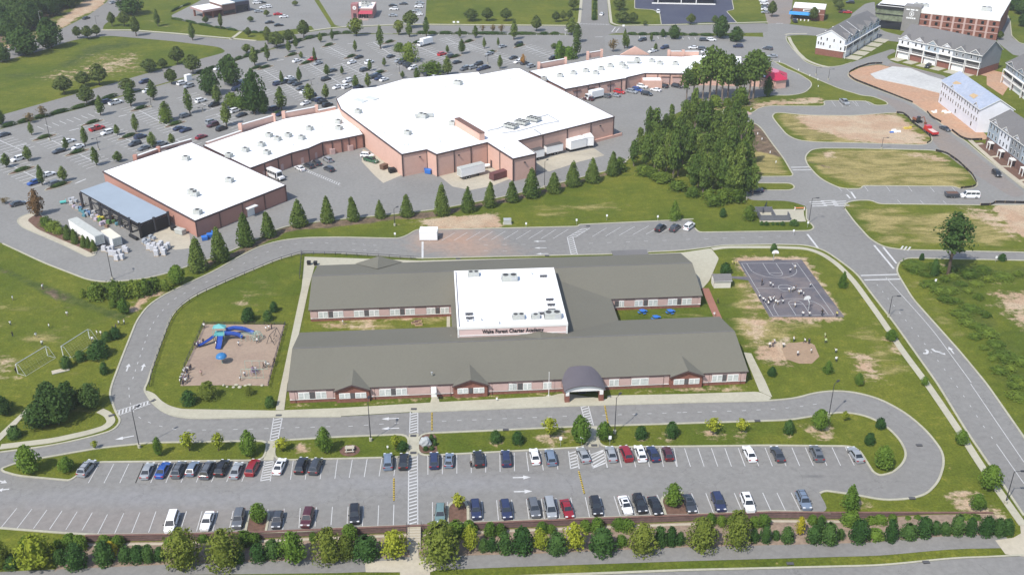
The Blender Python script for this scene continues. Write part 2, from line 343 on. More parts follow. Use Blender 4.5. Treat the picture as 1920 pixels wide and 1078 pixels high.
def build_ground():
    xs = np.concatenate([[-3000, -1600, -900, -560, -420], np.arange(-345, 346, 1.5), [420, 560, 900, 1600, 3000]])
    ys = np.concatenate([[-420, -240, -140, -90], np.arange(-66, -.9, 1.5), [-.17, .23], np.arange(1.5, 470, 1.5), [500, 560, 680, 900, 1400, 2600, 4200]])
    X, Y0 = np.meshgrid(xs, ys)
    Y = Y0 + wally(X)
    Z = gz_arr(X, Y)
    far = sm((Y - 640) / 2500); Z = Z + far * 0
    M = np.zeros(X.shape + (4,))
    for ch, amt, soft, pts in PATCH:
        P = np.array(pts)
        x0, y0 = P.min(0) - soft - 2; x1, y1 = P.max(0) + soft + 2
        ins = (X > x0) & (X < x1) & (Y > y0) & (Y < y1)
        if not ins.any(): continue
        px_, py_ = X[ins], Y[ins]; inside = np.zeros(px_.shape, bool); dmin = np.full(px_.shape, 1e9)
        for i in range(len(P)):
            ax, ay = P[i]; bx, by = P[(i + 1) % len(P)]
            cond = ((ay > py_) != (by > py_)) & (px_ < (bx - ax) * (py_ - ay) / (by - ay + 1e-12) + ax)
            inside ^= cond
            dx, dy = bx - ax, by - ay; t = np.clip(((px_ - ax) * dx + (py_ - ay) * dy) / (dx * dx + dy * dy + 1e-9), 0, 1)
            dmin = np.minimum(dmin, np.hypot(px_ - ax - t * dx, py_ - ay - t * dy))
        w = sm(.5 + np.where(inside, dmin, -dmin) / (2 * soft)) * amt
        M[..., ch][ins] = np.maximum(M[..., ch][ins], w)
    ny, nx = X.shape
    co = np.stack([X, Y, Z], -1).reshape(-1, 3)
    idx = np.arange(ny * nx).reshape(ny, nx)
    q = np.stack([idx[:-1, :-1], idx[:-1, 1:], idx[1:, 1:], idx[1:, :-1]], -1).reshape(-1, 4)
    me = bpy.data.meshes.new('grass_ground')
    me.vertices.add(len(co)); me.vertices.foreach_set('co', co.ravel())
    me.loops.add(q.size); me.loops.foreach_set('vertex_index', q.ravel())
    me.polygons.add(len(q)); me.polygons.foreach_set('loop_start', np.arange(0, q.size, 4))
    me.update(calc_edges=True)
    at = me.color_attributes.new('cover', 'FLOAT_COLOR', 'POINT')
    at.data.foreach_set('color', M.reshape(-1).astype(np.float32))
    m = bpy.data.materials.new('grass_and_soil'); m.use_nodes = True; nt = m.node_tree; b = nt.nodes['Principled BSDF']
    b.inputs['Roughness'].default_value = .95; b.inputs['Specular IOR Level'].default_value = .1
    tc = nd(nt, 'ShaderNodeTexCoord')
    def noise(s, d=6, r=.62, dist=0., sx=1.):
        n = nd(nt, 'ShaderNodeTexNoise'); n.inputs['Scale'].default_value = s; n.inputs['Detail'].default_value = d; n.inputs['Roughness'].default_value = r; n.inputs['Distortion'].default_value = dist
        if sx != 1:
            mp = nd(nt, 'ShaderNodeMapping'); mp.inputs['Scale'].default_value = (sx, 1, 1); mp.inputs['Rotation'].default_value = (0, 0, R(12)); nt.links.new(tc.outputs['Object'], mp.inputs[0]); nt.links.new(mp.outputs[0], n.inputs['Vector'])
        else: nt.links.new(tc.outputs['Object'], n.inputs['Vector'])
        return n.outputs['Fac']
    def rng(o, a, c, lo=0., hi=1.):
        r = nd(nt, 'ShaderNodeMapRange', interpolation_type='SMOOTHSTEP'); r.inputs[1].default_value = a; r.inputs[2].default_value = c; r.inputs[3].default_value = lo; r.inputs[4].default_value = hi
        nt.links.new(o, r.inputs[0]); return r.outputs[0]
    def mixc(a, c, f):
        x = nd(nt, 'ShaderNodeMix', data_type='RGBA')
        for s, v in (('A', a), ('B', c)):
            if isinstance(v, tuple): x.inputs[s].default_value = (*v, 1)
            else: nt.links.new(v, x.inputs[s])
        nt.links.new(f, x.inputs['Factor']); return x.outputs['Result']
    def math_(op, a, c):
        x = nd(nt, 'ShaderNodeMath', operation=op)
        for i, v in enumerate((a, c)):
            if isinstance(v, (int, float)): x.inputs[i].default_value = v
            else: nt.links.new(v, x.inputs[i])
        return x.outputs[0]
    attr = nd(nt, 'ShaderNodeAttribute', attribute_name='cover'); sp = nd(nt, 'ShaderNodeSeparateColor'); nt.links.new(attr.outputs['Color'], sp.inputs[0])
    big, mid, sml, fine, strk = noise(.018, 5), noise(.09, 7, .68, .5), noise(.45, 6, .72), noise(2.2, 4, .8), noise(.22, 7, .7, .4, .35)
    g = mixc((0.070, 0.096, 0.011), (0.108, 0.124, 0.016), rng(big, .38, .62))
    g = mixc(g, (0.137, 0.141, 0.020), rng(mid, .46, .74, 0, .75))
    g = mixc(g, (0.049, 0.074, 0.009), rng(strk, .50, .76, 0, .75))
    g = mixc(g, (0.198, 0.165, 0.032), rng(math_('ADD', math_('MULTIPLY', sml, .7), math_('MULTIPLY', big, .3)), .54, .70, 0, .6))
    l2 = mixc((0.039, 0.064, 0.013), (0.075, 0.091, 0.022), rng(sml, .35, .65))
    g = mixc(g, l2, rng(math_('ADD', attr.outputs['Alpha'], math_('MULTIPLY', math_('SUBTRACT', mid, .5), 1.2)), .3, .75, 0, .9))
    dry = mixc((0.175, 0.147, 0.055), (0.338, 0.273, 0.116), rng(strk, .35, .65))
    g = mixc(g, dry, rng(math_('ADD', sp.outputs[1], math_('MULTIPLY', math_('SUBTRACT', strk, .52), 2.2)), .35, .9, 0, .85))
    soil = mixc((0.387, 0.263, 0.180), (0.432, 0.339, 0.241), rng(mid, .4, .62))
    soil = mixc(soil, (0.321, 0.203, 0.136), rng(sml, .5, .75, 0, .6))
    g = mixc(g, soil, rng(math_('ADD', sp.outputs[0], math_('MULTIPLY', math_('SUBTRACT', math_('ADD', math_('MULTIPLY', strk, .5), math_('MULTIPLY', sml, .5)), .5), 3.0)), .36, .74, 0, .92))
    mu = mixc((0.099, 0.073, 0.054), (0.174, 0.122, 0.086), rng(sml, .4, .62))
    g = mixc(g, mu, rng(math_('ADD', sp.outputs[2], math_('MULTIPLY', math_('SUBTRACT', mid, .5), 1.6)), .38, .7, 0, .95))
    mul = nd(nt, 'ShaderNodeMix', data_type='RGBA', blend_type='MULTIPLY'); mul.inputs['Factor'].default_value = 1; nt.links.new(g, mul.inputs['A'])
    cb = nd(nt, 'ShaderNodeCombineColor'); v = math_('MULTIPLY', rng(fine, .3, .7, .72, 1.28), rng(sml, .3, .7, .88, 1.12))
    for i in range(3): nt.links.new(v, cb.inputs[i])
    nt.links.new(cb.outputs[0], mul.inputs['B']); nt.links.new(mul.outputs['Result'], b.inputs['Base Color'])
    bp = nd(nt, 'ShaderNodeBump'); bp.inputs['Strength'].default_value = .5; bp.inputs['Distance'].default_value = .25
    nt.links.new(math_('ADD', fine, math_('MULTIPLY', sml, 1.5)), bp.inputs['Height']); nt.links.new(bp.outputs[0], b.inputs['Normal'])
    me.materials.append(m)
    o = link('grass_ground', me, kind='structure')
    return o
build_ground()

# ------------------------------------------------------------------ roads and car parks
# school loop, rear lot and the avenue on the right
LOOP = [(-105.21,158.81),(-99.93,160.86),(-90.43,163.11),(-84.36,165.78),(-80.29,168.13),(-79.87,171.29),(-82.08,174.54),(-85.71,181.1),(-86.6,185.26),(-88.28,196.99),(-90.44,213.52),(-90.09,220.52),(-88.39,225.29),(-85.4,230.22),(-78.72,239.67),(-74.61,247.74),(-70.37,254.69),(-65.72,258.73),(-59.08,260.87),(-48.28,261.23),(-32.05,260.33),(-29.82,262.32),(-27.04,267.11),(-21.15,266.37),(19.14,268.62),(19.52,269.95),(41.84,272.44),(53.32,273.99),(52.72,267.3),(53.34,264.52),(85.64,265.62),(87.3,267.86),(87.07,270.52),(86.47,273.6),(88.41,281.16),(88.83,284.03),(101.43,287.37),(100.1,282.8),(100.06,272.44),(100.85,259.97),(103.04,254.69),(107.48,252.97),(140.38,251.26),(160.42,250.42),(157.7,245.11),(138.13,246.22),(107.14,247.74),(104.08,245.11),(101.44,239.79),(100.43,224.44),(102.29,198.49),(102.77,185.26),(102.13,165.78),(101.35,144.61),(95.04,124.59),(90.98,127.03),(91.55,142.12),(91.59,152.74),(91.47,167.58),(92.14,185.26),(91.89,200.04),(91.69,211.7),(90.9,228.17),(90.64,238.1),(88.88,244.59),(86.16,252.45),(82.21,255.91),(73.88,256.43),(58.91,255.91),(55.14,254.69),(46.97,252.45),(35.68,251.26),(26.37,250.08),(-25.42,247.41),(-46.67,250.42),(-57.74,250.75),(-63.27,246.75),(-72.96,235.11),(-79.8,226.23),(-82.18,220.52),(-82.73,215.11),(-81.2,201.72),(-79.83,190.88),(-79.03,185.26),(-79,183.16),(-77.35,180.49),(-75.33,177.67),(-72.14,174.54),(-68.76,172.81),(-64.87,172.24),(-49.35,172.81),(-35.12,173),(-20.66,174.54),(10.82,176.74),(35.88,178.07),(53.96,178.73),(60.17,179.74),(64.55,181.77),(68.88,182.6),(72.96,182.12),(77.56,179.74),(81.42,174.54),(83.64,167.58),(84.09,161.08),(82.91,157.14),(79.89,151.79),(76.26,148.11),(72.88,146.85),(67.86,146.39),(63.44,147.91),(57.9,149.14),(56.7,148.37),(57.15,142.89),(46.74,143.43),(30.54,142.27),(17.13,141.69),(-1.89,140.55),(-16.29,139.56),(-30.03,138.86),(-36.73,138.03),(-63.01,137.2),(-72.54,137.06),(-80.26,137.75),(-90.09,138.86),(-96.05,139.56)]
LOOPR = rounded(LOOP, 3.5)
ISL = [[(-97.4,155.66),(-95.11,157.64),(-89.04,159.66),(-80.96,162.24),(-71.46,163.99),(-48.37,164.61),(-47.95,158.31),(-80.77,157.72),(-82.2,153.38),(-82.91,152.11),(-93.34,153.54),(-96.63,154.84)],
       [(-47,164.61),(-34.07,165.96),(-20.66,166.86),(-20.16,159.37),(-33.01,158.81),(-46,158.31)],
       [(-18.72,167.04),(-3.22,168.13),(10.48,169.24),(15.32,169.52),(15,162.59),(-2.08,161.03),(-18.33,159.66)],
       [(17.31,169.61),(34.75,170.54),(56.76,171.72),(64.65,173.82),(68.51,174.59),(72.61,173.57),(75.64,170.35),(77.16,165.24),(76.91,160.51),(75.03,157.14),(72.07,154.4),(69.49,153.59),(68.52,154.68),(67.94,162.82),(50.47,163.11),(33.59,162.76),(17.09,162.5)]]
ISLR = [rounded(l, 2.5 if i else 2.) for i, l in enumerate(ISL)]
sheet('school_drive', [LOOPR] + ISLR, .03, ASPH)
for l in ISLR: 
    mb = MB(); ribbon(mb, l, .42, 0, .15, True); mb.build('kerb', KERBM, kind='structure')
for a, b in ((1, 28), (28, 35), (37, 44), (45, 54), (56, 75), (75, 92), (92, 112), (112, 125)): kerb(LOOP[a:b], r=3.2)
# street network on the right with its grass blocks
NET = [(71.92,288.22),(73.52,296.02),(78.46,296.46),(87.67,296.46),(89.5,299.14),(88.93,302.32),(72.65,302.55),(73.72,307.91),(90.58,308.38),(91.45,309.81),(91.98,325.23),(91.49,340.57),(91.4,354.76),(90.62,361.47),(87.25,364.34),(68.63,364.34),(69.11,376.21),(84.45,376.21),(91.17,373.57),(95.81,380.9),(100.57,383.62),(122.28,382.94),(122.9,390.58),(140.63,389.88),(141.6,383.62),(147.46,385),(147.59,389.88),(144.13,396.31),(140.72,397.04),(134.27,406.7),(129.07,419.95),(124.13,433.47),(120.28,446.52),(116.27,449.75),(114.25,452.48),(124.28,504.81),(131.02,523.13),(141.36,520.77),(153.11,513.82),(168.57,502.6),(165.35,491.81),(141.13,498.24),(133.82,496.08),(131.79,487.61),(130.78,469.95),(130.85,447.95),(134.9,439.13),(144.05,440.87),(151.42,447.5),(165.86,460.83),(177.68,471.42),(177.79,466.56),(169.76,457.09),(169.39,447.95),(185.34,424.81),(181.84,419.15),(163.91,443.5),(162.3,444.38),(153.3,440.43),(145.5,431.45),(142.96,425.14),(143.43,418.35),(157.44,387.29),(158.52,374.88),(158.98,363.33),(159.32,348.85),(160.54,342.26),(160.47,325.23),(161.21,297.8),(162.66,276.35),(165.96,283.21),(155.33,284.66),(145.69,284.45),(111.46,285.4),(110.17,288.22),(105.76,288.22),(102,286.53),(99.74,281.57),(88.41,282.39),(88.89,283.62),(84.9,287.8)]
LOT1 = [(101.06,375.54),(112.14,371.81),(129.38,371.22),(142.08,374.23),(147.05,375.08),(149.95,372.26),(149.92,364.34),(150.24,355.06),(150.25,347.11),(148.76,342.54),(145.12,338.23),(120.23,340.57),(106.74,341.41),(101.21,343.39),(98.81,349.14),(98.27,364.59),(98.39,370.96)]
LOT2 = [(103.36,333.15),(106.91,335.05),(118.58,335.05),(144.5,333.15),(147.12,332.08),(149.85,326.26),(149.81,311.25),(148.75,304.77),(148.05,300.95),(145.31,297.93),(140.97,297.57),(139.85,299.59),(111.14,300.18),(109.92,297.57),(105.22,297.57),(103.03,298.69),(100.06,304.17),(98.92,309.52),(98.44,320.12),(99.66,327)]
NR = rounded(NET, 3.5); L1 = rounded(LOT1, 4); L2 = rounded(LOT2, 4)
sheet('street', [NR, L1, L2], .036, ASPH2)
for l in (L1, L2):
    mb = MB(); ribbon(mb, l, .45, 0, .15, True); mb.build('kerb', KERBM, kind='structure')
for a, b in ((0, 16), (16, 34), (42, 49), (59, 69), (71, 78)): kerb(NET[a:b], r=3.5)
sheet('dusty_street', [rounded([(146.1,427.28),(164.98,441.74),(169.1,447.05),(185.03,424),(181.84,419.15),(164.51,441.74),(145.85,426.45)], 1)], .043, DUST)
sheet('dusty_street', [rounded([(146.57,399.97),(155.06,387.08),(156.65,368.39),(157.91,340.85),(159.86,292.94),(154.4,289.92),(149.2,318.61),(148.18,336.42),(149.38,344.24),(150.13,365.85),(148.11,378.87)], 3)], .043, DUST)
# shopping centre car park and service yard
SHOP = [(-193.36,344.24),(-186.97,355.37),(-164.63,382.94),(-151.85,402.93),(-135.6,426.45),(-123.93,448.85),(-113.64,467.52),(-95.77,492.87),(-83.88,499.87),(2.61,498.24),(83.63,498.24),(123.71,493.94),(116.68,451.57),(119.03,438.26),(123.08,429.27),(125.29,417.08),(123.9,410.52),(118.52,400.71),(111.37,397.04),(104.47,397.77),(88.55,389.88),(66.96,379.55),(49.88,357.18),(42.24,331.54),(36.72,318.11),(30.6,312.7),(28.43,311.73),(8.4,297.8),(-3.29,290.78),(-22.42,281.16),(-34.87,277.54),(-50.18,273.99),(-65.82,269),(-71.66,260.51),(-77.13,252.11),(-86.58,242.52),(-90.27,238.73),(-96.09,235.02),(-105.21,233.35),(-110.12,234.72),(-125.45,244.59),(-142.19,256.96),(-156.87,267.49)]
sheet('shopping_car_park', [rounded(SHOP, 4)], .042, ASPH2)
kerb(SHOP[12:20], r=4); kerb(SHOP[23:42], r=4)
# boulevard in the distance
sheet('boulevard', [rounded([(-200.67,359.62),(-194.24,371.61),(-169.87,408.98),(-153.25,435.68),(-136.1,458.95),(-131.68,465.59),(-137.13,474.38),(-163.6,485.95),(-196.97,496.51),(-208.93,490.23),(-213.71,481.43),(-218.6,466.56),(-228.4,447.95),(-237.81,428.11),(-260.15,454.31),(-237.59,468.49),(-232.36,479.4),(-229.94,491.81),(-225.64,507.04),(-223.3,540.15),(-225.16,573.14),(-233.5,609.95),(-218.77,609.95),(-215.67,580.18),(-207.29,540.15),(-207.55,519.6),(-203.87,507.04),(-189.01,506.26),(-167.91,500.41),(-134.35,488.66),(-118.26,485.53),(-105.21,500.41),(-92.74,509.28),(-85.79,512.68),(-55.01,518.9),(-27.87,517.97),(26.97,516.12),(32.36,516.12),(34.94,523.13),(40.2,585.92),(53.8,585.92),(49.68,523.13),(51.24,516.12),(86.65,518.44),(131.02,523.13),(126.43,502.6),(83.96,500.41),(49.95,501.51),(45.04,496.08),(43.01,461.78),(32.26,461.78),(33.72,493.94),(26.26,500.96),(2.62,499.87),(-84.12,501.51),(-96.05,494.47),(-114.05,469.46),(-124.37,450.66),(-136.05,428.11),(-152.34,404.43),(-165.14,384.31),(-187.37,356.27),(-193.91,345.38)], 4),
                    rounded([(45.18,585.92),(48.36,585.92),(44.48,530.3),(41.17,530.3)], 1)], .048, ASPH3)
sheet('bank_car_park', [rounded([(-179.77,540.15),(-175.63,567.62),(-173.04,588.83),(-113.84,588.83),(-90.79,513.82),(-98.22,507.04),(-102.08,518.44),(-105.09,512.68),(-121.16,502.6),(-133.79,505.92),(-151.03,516.12),(-174.07,530.3)], 3)], .03, ASPH2)
sheet('restaurant_car_park', [rounded([(-111.11,588.83),(-48.57,588.83),(-44.31,520.77),(-86.21,515.55),(-89.89,518.44)], 3)], .031, ASPH2)
sheet('blue_black_car_park', [rounded([(69.82,588.83),(66.4,556.86),(76.17,554.23),(78.46,545.19),(75.97,519.6),(101.3,524.9),(115.23,521.95),(114.82,550.33),(119.58,554.23),(124.77,588.83)], 2)], .03, NAVY)
kerb([(124.77,588.83),(119.58,554.23),(114.82,550.33),(115.23,521.95)], r=2); kerb([(69.82,588.83),(66.4,556.86),(76.17,554.23),(78.46,545.19),(75.97,519.6)], r=2)
sheet('cafe_drive', [rounded([(141.47,588.83),(159.99,588.83),(141.91,520.77),(129.97,518.44)], 2)], .033, DUST)
sheet('office_car_park', [rounded([(167.89,513.82),(180.71,545.19),(194.85,568.99),(201.9,574.53),(184,513.82),(185.09,504.81),(191.92,493.94),(185.76,483.47),(165.98,493.94)], 2)], .03, ASPH2)
sheet('office_car_park', [rounded([(257.24,542.66),(262.55,546.47),(257.01,527.89),(243.01,493.94),(241.35,481.43),(249.77,473.39),(240.02,452.48),(228.87,459.89),(231.57,483.47)], 2)], .034, ASPH2)
kerb([(258.9,543.92),(262.3,543.92),(257.01,527.89),(243.94,496.08),(241.35,481.43),(250.7,475.38)], r=3)

# ------------------------------------------------------------------ pavements
sheet('pavement', [rounded([(-78.7,182.95),(-76.19,181.51),(-73.85,178.67),(-71.62,176.88),(-68.83,175.7),(-49.06,175.12),(-35.58,176.09),(-17.15,178.07),(8.27,180.49),(10.58,181.71),(20.28,179.27),(20.06,180.69),(36.36,181.3),(52.81,182.23),(55.15,179.98),(54,178.87),(35.89,178.17),(10.82,176.88),(-20.67,174.63),(-35.14,173.09),(-49.37,172.9),(-64.9,172.33),(-68.79,172.9),(-72.17,174.63),(-75.39,177.87),(-77.41,180.69)], 1.2)], .10, CONC)
sheet('path', [[(-53.82,230.22),(-51.98,230.22),(-50.24,208.37),(-48.61,185.26),(-47.33,175.31),(-49.1,175.31),(-50,185.26)]], .104, CONC)
sheet('path', [[(-56.37,248.41),(-46.27,247.74),(-25.31,246.09),(26.26,248.74),(35.51,249.74),(35.06,245.76),(-45.49,242.52),(-52.65,242.85),(-51.98,230.22),(-53.82,230.22)]], .096, CONC)
sheet('path', [rounded([(35.55,250.08),(46.77,251.09),(54.99,253.83),(56.04,247.41),(51.15,234.11),(48.42,229.34),(46.34,229.93),(45.49,242.52),(35.06,245.76)], 1)], .1, CONC)
sheet('brick_path', [[(48.38,229.93),(50.29,229.93),(50.78,214.05),(48.91,212.22)]], .1, PAVER)
sheet('path', [[(52.77,198.39),(54.45,197.92),(55.08,186.32),(55.17,180.08),(52.92,182.23)]], .108, CONC)
sheet('path', [[(-48.37,164.61),(-47,164.61),(-46,158.31),(-47.95,158.31)], ], .08, CONC)
sheet('path', [[(-20.66,166.86),(-18.72,167.04),(-18.33,159.66),(-20.16,159.32)]], .08, CONC)
sheet('path', [[(15.32,169.52),(17.31,169.61),(17.09,162.5),(15,162.5)]], .08, CONC)
sheet('path', [[(-17.15,178.07),(-15.25,178.17),(-15.77,180.89),(-17.01,180.79)]], .112, CONC)
sheet('path', [[(-15.89,215.91),(-15.06,216.04),(-14.7,209.39),(-15.52,209.26)]], .06, CONC)
AVE = [(54.99,253.83),(58.79,255.21),(73.59,255.21),(81.81,254.34),(85.26,250.75),(87.75,244.14),(89.16,234.57),(89.81,213.79),(89.83,198.86),(90.49,186.1),(90.65,169.05),(90.41,156.2),(90.64,147.3),(90.87,139.56)]
mb = MB(); ribbon(mb, rounded(AVE, 5, False), 1.5, 0, .1, off=-.6); mb.build('pavement', CONC, kind='structure')
mb = MB(); ribbon(mb, rounded([(-100.55,162.24),(-90.92,164.35),(-84.83,167.04),(-81.95,168.87),(-81.28,171.29),(-83.16,174.15),(-85.41,175.51)], 2, False), 1.7, 0, .1, off=.4); mb.build('pavement', CONC, kind='structure')
sheet('path', [[(-101.57,164.53),(-100.76,169.98),(-100.39,175.51),(-101.11,175.9),(-102.93,166.13)]], .09, CONC)
mb = MB(); ribbon(mb, rounded([(133.81,498.24),(136.43,500.41),(145.09,500.41)], 1, False), 1.2, 0, .1); ribbon(mb, rounded([(134.6,493.94),(133.09,483.47),(131.68,465.59),(132.02,450.66),(135.61,442.62),(139.34,439.13)], 4, False), 1.6, 0, .1); mb.build('pavement', CONC, kind='structure')
mb = MB(); ribbon(mb, rounded([(161.7,344.24),(161.3,338.07),(161.05,325.75),(160.88,312.7),(161.65,296.9)], 4, False), 1.6, 0, .12, off=.9)
for a, b in (((161.9,338.62), (165.35,339.73)), ((161.05,325.75), (165.29,326.79)), ((160.86,317.61), (165.07,317.11)), ((161.09,303.24), (165.54,305.56))): ribbon(mb, [a, b], 1.3, 0, .125)
mb.build('pavement', CONC2, kind='structure')
mb = MB(); ribbon(mb, rounded([(-204.8,508.16),(-189.64,508.16),(-168.4,502.05),(-134.86,490.76),(-122.84,486.57)], 3, False), 1.6, 0, .1); ribbon(mb, [(-135.64,488.66),(-134.32,504.81)], 1.6, 0, .1)
ribbon(mb, rounded([(-105.62,502.6),(-93.11,511.54),(-86.08,514.63),(-55.19,520.77),(-27.96,519.84),(27.05,517.86),(32.49,518.44),(34.46,524.31),(38.94,580.18)], 3, False), 1.5, 0, .1); ribbon(mb, rounded([(54.22,580.18),(50.77,523.13),(54.1,517.86),(86.91,520.19),(120.34,524.31),(131.55,525.5)], 3, False), 1.4, 0, .1); mb.build('pavement', CONC, kind='structure')
sheet('loading_apron', [[(7.9,313.53),(8.38,321.84),(17.09,329.65),(19.58,330.53),(28.47,335.03),(31.6,327.89),(22.74,321.84),(17.13,316.81),(12.27,312.72)]], .052, CONC2)
sheet('loading_apron', [[(-24.06,309.5),(-8.17,317.64),(-4.57,313.53),(-0.46,306.35),(-6.1,300.19),(-13.02,296.44),(-18.76,299.43)]], .052, CONC2)
sheet('loading_apron', [[(-51.74,334.12),(-44.65,326.14),(-35.79,309.5),(-41.08,302.47),(-44.38,308.71),(-50.44,321.84)]], .052, CONC2)
sheet('loading_apron', [[(-102.15,263.49),(-98.94,268.77),(-91.69,262.91),(-88.7,253.96),(-92.8,252.88),(-96.41,255.6),(-100.08,258.37)]], .052, CONC2)
sheet('bin_pad', [[(74.15,280.55),(76.05,280.55),(79.27,281.16),(87.6,281.16),(86.57,276.68),(85.97,272.04),(72.3,271.47),(73.39,277.57)]], .1, CONC)
# bed with a footpath round it at the corner of the plant yard
BED = rounded([(-144.89,272.39),(-145.23,275.32),(-143.59,277.97),(-140.95,278.64),(-139.2,276.31),(-134.72,271.11),(-126.31,265.44),(-116.38,256.42),(-114.37,252.95),(-113.67,248.99),(-115.24,248.32),(-125.31,256.42),(-141.42,267.94)], 3)
sheet('footpath', [BED], .09, CONC2); mb = MB(); ribbon(mb, BED, .35, 0, .14, True); mb.build('kerb', KERBM, kind='structure')
sheet('planting_bed', [rounded([(-142.16,273.04),(-141.7,275.98),(-140.54,277.64),(-137.87,275),(-132.66,269.83),(-125.83,264.21),(-116.66,255.83),(-115.07,253.52),(-115.26,250.67),(-118.52,253.52),(-126.73,259.37),(-136.52,266.69)], 2)], .13, MULCH)
# construction pad
sheet('building_plot', [rounded([(144.78,429.77),(153.04,439.56),(162.02,443.5),(163.62,442.62),(181.53,418.35),(174.39,382.94),(170.39,348.27),(169.1,344.24),(160.95,342.82),(159.55,349.44),(159.21,363.96),(158.76,375.54),(157.68,387.98),(143.9,419.15),(143.33,425.63)], 3)], .06, REDSOIL)
sheet('building_plot', [[(203.51,428.11),(211.08,429.77),(206.37,412.07),(197.05,397.04),(196.86,412.07)]], .06, REDSOIL)
SLABP = [(153.52,427.86),(167.07,439.91),(173.89,437.03),(177.71,425.11),(181.5,419.03),(179.52,407.96),(173.66,399.21),(164.66,410.52),(153.65,421.04)]
mb = MB(); mb.prism(ccw(SLABP), .05, .3); mb.build('foundation_slab', SLAB, kind='structure')
# playground, infield, court
PLAY = [(-73.59,211.42),(-54.28,211.24),(-53.23,194.23),(-52.66,184.5),(-62.98,184.79),(-71.56,184.5),(-72.74,191.41),(-72.99,199.38)]
sheet('playground_surface', [PLAY], .05, CHIPS)
sheet('infield', [[(61.86,200.15),(64.08,202.55),(68.62,203.36),(69.85,201.74),(69.61,196.62),(67.09,193.57),(64.3,193.57),(61.77,195.47)]], .05, CLAY)
sheet('basketball_court', [[(60.86,245.93),(78.25,246.79),(80.6,214.93),(62.47,214.93),(61.29,234.46),(57.03,235.65),(57.26,236.85),(61.38,236.65)]], .04, COURT)

# lower verge, greenway and street in front of the retaining wall
def strip(name, A, B, m, dz, n=60, kind='structure'):
    xa = [p[0] for p in A]; ya = [p[1] for p in A]; xb = [p[0] for p in B]; yb = [p[1] for p in B]
    mb = MB(); P = []
    for i in range(n + 1):
        t = i / n; x1 = xa[0] + (xa[-1] - xa[0]) * t; x2 = xb[0] + (xb[-1] - xb[0]) * t
        y1 = float(np.interp(x1, xa, ya)); y2 = float(np.interp(x2, xb, yb)); P.append(((x1, y1, gz(x1, y1) + dz), (x2, y2, gz(x2, y2) + dz)))
    for (a, b), (c, d) in zip(P, P[1:]): mb.quad(a, c, d, b)
    return mb.build(name, m, kind=kind)
strip('mulch_slope', [(-76.97,128.93),(-59.5,130.32),(-29.16,132.38),(-10.07,133.3),(3.66,133.43),(29.57,135.16),(59.5,136.38),(87.75,137.19)], [(x, float(wally(x)) - .3) for x in np.linspace(WX[0] - 2, WX[-1], 30)], STRAW, .03)
strip('greenway', [(-86.94,123.43),(-84.81,126.44),(-57.17,128.55),(-28.66,129.05),(-24.57,129.31),(-13.48,129.69),(0,130.45),(29.08,131.86),(58.51,133.04),(86.28,133.83)], [(-89.5,128.93),(-86.09,129.31),(-57.93,131.09),(-29.16,132.38),(-10.06,133.17),(3.67,133.7),(29.59,135.3),(59.5,136.38),(82.1,137.06),(85.89,137.19)], ASPH3, .06)
strip('bottom_street', [(-15.45,121.09),(0,123.43),(28.18,125.83),(56.36,125.83),(92.18,127.06)], [(-15.95,127.06),(0,127.8),(28.72,129.43),(57.74,130.45),(79.76,131.35),(90.99,132.12)], ASPH, .05)
strip('kerb', [(-15.95,127.06),(0,127.8),(28.72,129.43),(57.74,130.45),(79.76,131.35),(90.99,132.12)], [(-16.02,127.8),(0,128.43),(28.79,129.94),(57.87,130.9),(79.91,131.74),(91.18,132.52)], KERBM, .12)
sheet('path', [[(-18.25,140.82),(-16.82,140.82),(-15.97,132.65),(-12.97,132.91),(-12.76,129.69),(-13.8,129.18),(-13.47,127.06),(-18.61,127.06),(-18.82,129.18),(-24.56,129.18),(-25.05,131.61),(-17.49,132.38)]], -1.1, CONC2)
sheet('path', [[(83.69,135.7),(87.12,136.38),(88.91,137.47),(89.96,140.27),(91.7,141.41),(91.44,130.82),(83.95,132.24)]], .07, CONC2)

# ------------------------------------------------------------------ painted markings (thin sheets a few mm above the paving)
ZM = .062
def line(mb, a, b, w=.12, z=ZM): ribbon(mb, [a, b], w, z, z)
def dashes(mb, pts, on=.9, off=2.2, w=.13, z=ZM):
    P = rounded(pts, 6, False, 6); acc = 0.
    for a, b in zip(P, P[1:]):
        L = dist(a, b)
        t = -acc
        while t < L:
            s, e = max(0, t), min(L, t + on)
            if e - s > .15: line(mb, lerp(a, b, s / L), lerp(a, b, e / L), w, z)
            t += on + off
        acc = L - (t - on - off)
        acc = acc if acc < on + off else 0
def marks(name, mb, m=None): return mb.build(name, m or PAINT, kind='structure') if mb.f else None
def stalls(mb, a, b, n, da, L, w=.14):
    """n + 1 lines between a and b, each running L metres in direction da (degrees)"""
    for i in range(n + 1):
        p = lerp(a, b, i / n); q = (p[0] + L * math.cos(R(da)), p[1] + L * math.sin(R(da))); line(mb, p, q, w)
def lines_px(mb, tops, bots, w=.14):
    for a, b in zip(tops, bots): line(mb, a, b, w)
mb = MB()
